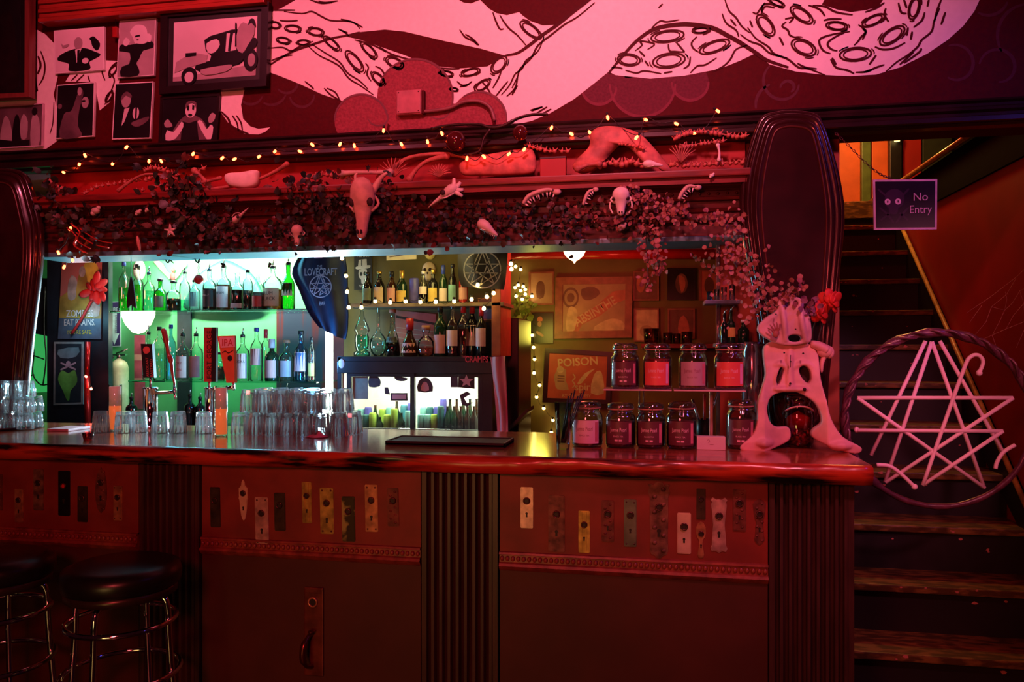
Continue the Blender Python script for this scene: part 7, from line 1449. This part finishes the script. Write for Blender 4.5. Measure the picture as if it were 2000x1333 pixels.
b.ell(ep(338, 662, YK - .014), (.0042, .006, .032), 8, 6, mat=Euler((0, .28, 0)).to_matrix().to_4x4()); b.tube([ep(420, 500, YK - .028), ep(417, 600, YK - .028)], .0014, 5)
part('bone_pits', b, m_sock, t)
b = B()   # dark plate standing in for the shade behind the eye openings
b.prism(XZ(kc([(260, 560), (620, 560), (620, 760), (260, 760)]), YK + .055), YK + .055, YK + .06); part('eye_shade_plate', b, m_sock, t)
# little skeleton hand
p = ep(310, 330, YK - .015); t2 = thing('skeleton_hand', 'tiny skeleton hand clinging to the upper bone', 'ornament', p)
b = B(); b.ell(p + Vector((-.004, 0, .0)), (.014, .006, .016), 8, 6)
for i in range(5): a = math.radians(150 - 22 * i); b.tube(spline([p, p + Vector((math.cos(a) * .022, -.004, math.sin(a) * .024)), p + Vector((math.cos(a) * .034 - .004, -.002, math.sin(a) * .042))], 3), [.0034, .003, .0034, .0026, .003, .0024, .0014], 6)
part('palm_and_fingers', b, M('brown_red_bone', (.40, .12, .10), .5), t2)
# glass jar of beads in the arch
p = onZ(1563, 876, ZT); t = thing('bead_vase', 'round glass vase of glittering beads inside the bone arch', 'vase', (p.x, YK + .06, ZT))
b = B(); b.lathe([(0, .0005), (.045, .0005), (.056, .02), (.058, .13), (.05, .15), (.048, .17), (.052, .175), (.052, .195), (.03, .205), (0, .206)], (p.x, YK + .07, ZT), 18); part('glass', b, GL('rosy_vase_glass', (.8, .35, .4), .3), t)
b = B(); 
for i in range(60):
    a = random.random() * 6.28; rr_ = random.random() ** .5 * .042; b.ell((p.x + rr_ * math.cos(a), YK + .07 + rr_ * math.sin(a), ZT + .012 + random.random() * .06), (.006,) * 3, 6, 4, m=i % 4)
part('beads', b, [M('violet_bead', (.35, .08, .5), .1), M('red_bead', (.6, .05, .06), .1), M('amber_bead', (.7, .3, .1), .1), M('pink_bead', (.8, .4, .5), .1)], t, kind='stuff')
b = B(); b.tube([(p.x + .055 * math.cos(a), YK + .07 + .055 * math.sin(a), ZT + .125 + .034 * max(0, -math.sin(a))) for a in [math.radians(205 + 13 * i) for i in range(11)]], .006, 6, flat=.5); part('paper_band', b, M('pink_paper_band', (.85, .5, .55), .5), t)
b = B(); b.lathe([(0, .075), (.05, .075), (.052, .11), (.0, .14)], (p.x, YK + .07, ZT), 16); part('red_filling', b, M('red_glass_filling', (.40, .04, .04), .25), t)
# red roses and dried blossoms beside it
for px, py, lab in ((1622, 586, 'bright red silk rose high beside the coffin edge'), (1600, 608, 'lower red silk rose behind the bone sculpture')):
    c = W(px, py, 3.07); t = thing('silk_rose', lab, 'flower', c + Vector((0, 0, -.03)))
    for i in range(11):
        a = i * 2.4; rr_ = .006 + .0026 * i; b = B(); d = Vector((math.cos(a) * rr_, -.02 + .002 * i, math.sin(a) * rr_)); b.ell(c + d, (.024, .005, .021), 8, 6, mat=Euler((.7 * math.sin(a), -a, .7 * math.cos(a))).to_matrix().to_4x4()); part('petal', b, M('bright_red_silk', (.62, .03, .015), .6, var=.2), t)
    b = B(); b.tube(spline([c + Vector((0, .01, -.01)), c + Vector((-.02, .02, -.08)), W(1590, 690, 3.13)], 4), .003, 5); part('stem', b, M('dark_stem', (1, 1, 1)), t)
garland('dried_foliage', 'small dried blossoms on top of the bone sculpture', [(1500, 600), (1525, 590), (1548, 570), (1556, 560)], 60, 18, 3.05, .022, lp, 'dried branch', shapes=(2,), stem=.002)
garland('dried_foliage', 'dusty purple dried leaves right of the bone top', [(1568, 590), (1585, 600), (1580, 620)], 30, 12, 3.06, .022, [M('dusty_purple_leaf', (.22, .08, .14), .6)], 'dried branch', shapes=(2,), stem=.002)
# ================================================================== RING GATE WITH THE STAR SIGN
YG2 = 3.20; cg = W(1830, 820, YG2); sg = ppm(1830, YG2); rg = 170 / sg
t = thing('ring_gate', 'round twisted-vine ring framing a white star sign by the stairs', 'gate', cg + Vector((0, 0, -rg)))
b = B(); n = 60
P = [(cg.x + rg * math.cos(2 * math.pi * i / n), YG2, cg.z + rg * math.sin(2 * math.pi * i / n)) for i in range(n)]
b.tube(P, [.0165 + .004 * math.sin(i * 1.7) * (1 if i < 34 else .3) - (.005 if 38 < i < 58 else 0) for i in range(n)], 8, closed=True); part('ring', b, M('purple_brown_vine', (.11, .032, .055), .32, var=.4, scale=20, bump=.3), t)
b = B()
for k in range(2): b.tube([(cg.x + (rg + .010 * math.cos(i * .9 + k * 3.1)) * math.cos(2 * math.pi * i / 120), YG2 - .014 + .012 * math.sin(i * .9 + k * 3.1), cg.z + (rg + .010 * math.cos(i * .9 + k * 3.1)) * math.sin(2 * math.pi * i / 120)) for i in range(0, 74)], .006, 5)
part('twisted_vine', b, M('purple_brown_vine', (1, 1, 1)), t)
m_sig = M('white_sign_paint', (.85, .62, .70), .5, var=.05)
k5 = lambda l: [W(x / 3.3316 + 1620, y / 3.3316 + 620, YG2) for x, y in l]
bars = [[(625, 155), (270, 900)], [(665, 160), (360, 1075)], [(665, 160), (1005, 1110)], [(715, 155), (1130, 885)], [(180, 525), (1188, 525)], [(180, 525), (1005, 1110)], [(1188, 525), (360, 1075)], [(178, 735), (1120, 740)], [(1120, 740), (600, 1090)], [(600, 1090), (790, 545), (878, 305), (905, 262), (938, 245), (972, 255), (990, 295), (965, 362)], [(300, 958), (380, 965), (450, 1010), (545, 1100)], [(1068, 982), (1078, 940), (1120, 875), (1195, 828)]]
for i, l in enumerate(bars):
    q = k5(l); q = spline(q, 4) if len(l) > 2 else q
    b = B(); b.tube([v + Vector((0, -.0015 * i, 0)) for v in q], .0075, 8)
    if i == 7: b.ell(q[0], (.011,) * 3, 8, 6)
    if i in (9, 10): b.ell(q[-1] + Vector((0, -.0015 * i, 0)), (.012,) * 3, 8, 6)
    part('sign_bar', b, m_sig, t)
# chain and sign
t = thing('hanging_chain', 'thin chain from the coffin down to the no entry sign', 'chain', W(1738, 347, 3.26))
sp = spline([W(x, y, 3.26) for x, y in ((1634, 262), (1665, 292), (1695, 322), (1722, 342), (1742, 349))], 8); L = sum((sp[i + 1] - sp[i]).length for i in range(len(sp) - 1)); n = int(L / .0125)
lk = B(); lk.tube([(.0075 * math.cos(a_), 0, .0042 * math.sin(a_)) for a_ in [i * math.pi / 5 for i in range(10)]], .0013, 5, closed=True); lkm = lk.mesh('chain_link')
for i in range(n):
    q = sp[int(i / n * (len(sp) - 1))]; q2 = sp[min(int(i / n * (len(sp) - 1)) + 1, len(sp) - 1)]; d = q2 - q; f = i / n * (len(sp) - 1) % 1
    put('chain_link', lkm, M('rusty_chain', (.16, .05, .04), .4, .7), t, q.lerp(q2, f), Euler((1.57 * (i % 2), -math.atan2(d.z, d.x), 0)))
m_sd = M('sign_black_face', (.014, .006, .014), .35); m_sf = M('sign_faint_art', (.045, .018, .045), .4); m_sw = M('sign_pale_pink', (.80, .55, .75), .45)
picture('no_entry_sign', [(1704, 352), (1829, 351), (1828, 449), (1706, 450)], 3.255, 'black no entry sign with a pale border hanging over the stairs', 'sign', None, 0, m_sw, 4, m_sd, [
    ('faint_skull', m_sf, [(.16, .3), (.22, .2), (.32, .16), (.42, .2), (.48, .32), (.46, .5), (.38, .58), (.36, .7), (.24, .7), (.22, .58), (.16, .5)], 2), ('~faint_bones', m_sf, [[(.04, .16), (.16, .3)], [(.56, .16), (.46, .3)], [(.06, .56), (.2, .72), (.3, .9)], [(.56, .56), (.44, .72), (.34, .9)], [(.08, .84), (.24, .68)], [(.54, .84), (.4, .68)]], 4), ('eye', m_sw, el(.2, .44, .05, .065), 2), ('eye', m_sw, el(.375, .435, .05, .065), 2), ('pupil', m_sf, el(.2, .44, .012, .03)), ('pupil', m_sf, el(.375, .435, .012, .03))], th=.008,
    txt=(('No', .75, .42, 15, m_sw, {'sx': .95}), ('Entry', .75, .69, 15, m_sw, {'sx': .86})))
# cobweb
t = B(); k6 = lambda l: [W(x / 7.407 + 1850, y / 7.407 + 500, 3.6) for x, y in l]
for l in ([(290, 820), (620, 600), (1000, 310), (1200, 120)], [(400, 1150), (560, 960), (640, 740), (860, 560), (990, 340)], [(320, 970), (500, 720)], [(500, 1215), (850, 1060), (1080, 970), (1300, 860)], [(650, 1150), (760, 950), (830, 790), (940, 690), (1050, 510), (1200, 440)], [(850, 1060), (960, 860), (1110, 690), (1300, 540)], [(640, 740), (830, 790)], [(650, 1150), (700, 1290), (740, 1400)], [(1000, 1330), (1110, 1080), (1300, 900)], [(840, 520), (865, 620), (830, 790)], [(1050, 510), (1110, 690), (1090, 850)]): t.tube(k6(l), .0012, 4)
solo('cobweb', t, M('dusty_web_thread', (.40, .14, .13), .7), 'dusty cobweb strands across the red stair wall', 'cobweb')
# ================================================================== STOOLS
m_seat = M('black_vinyl', (.007, .006, .006), .32, var=.2); m_band = M('dark_seat_band', (.05, .03, .025), .3, .5)
def stool(px, Y, label, rot):
    c = W(px, 1000, Y); c.z = 0; t = thing('bar_stool', label, 'stool', c, 'round bar stools')
    zs = .765; R = .188
    b = B(); b.lathe([(0, zs - .07), (R * .96, zs - .07), (R, zs - .06), (R * 1.01, zs - .03), (R * .97, zs - .008), (R * .8, zs + .004), (0, zs + .006)], (c.x, c.y, 0), 32); part('seat', b, m_seat, t)
    b = B(); b.lathe([(R * .9, zs - .10), (R * .94, zs - .098), (R * .94, zs - .071), (R * .9, zs - .07)], (c.x, c.y, 0), 32); part('seat_band', b, m_band, t)
    for i in range(4):
        a = math.radians(rot + 90 * i); d = Vector((math.cos(a), math.sin(a), 0))
        b = B(); b.tube(spline([c + d * .06 + Vector((0, 0, zs - .105)), c + d * .13 + Vector((0, 0, zs - .108)), c + d * .158 + Vector((0, 0, zs - .14)), c + d * .165 + Vector((0, 0, .5)), c + d * .185 + Vector((0, 0, .25)), c + d * .205 + Vector((0, 0, .012))], 5), .0105, 10); part('leg', b, m_chr, t)
        b = B(); b.lathe([(0, 0), (.014, 0), (.014, .02), (.011, .024)], c + d * .205, 10); part('foot_cap', b, m_cap, t)
    for z, r in ((.575, .163), (.40, .176)):
        b = B(); b.tube([(c.x + (r + .008) * math.cos(2 * math.pi * i / 36), c.y + (r + .008) * math.sin(2 * math.pi * i / 36), z) for i in range(36)], .0095, 8, closed=True); part('foot_ring', b, m_chr, t)
stool(238, 2.33, 'black round bar stool with chrome legs before the left pilaster', -82)
stool(-10, 2.33, 'dark bar stool cut off by the left edge', -60)
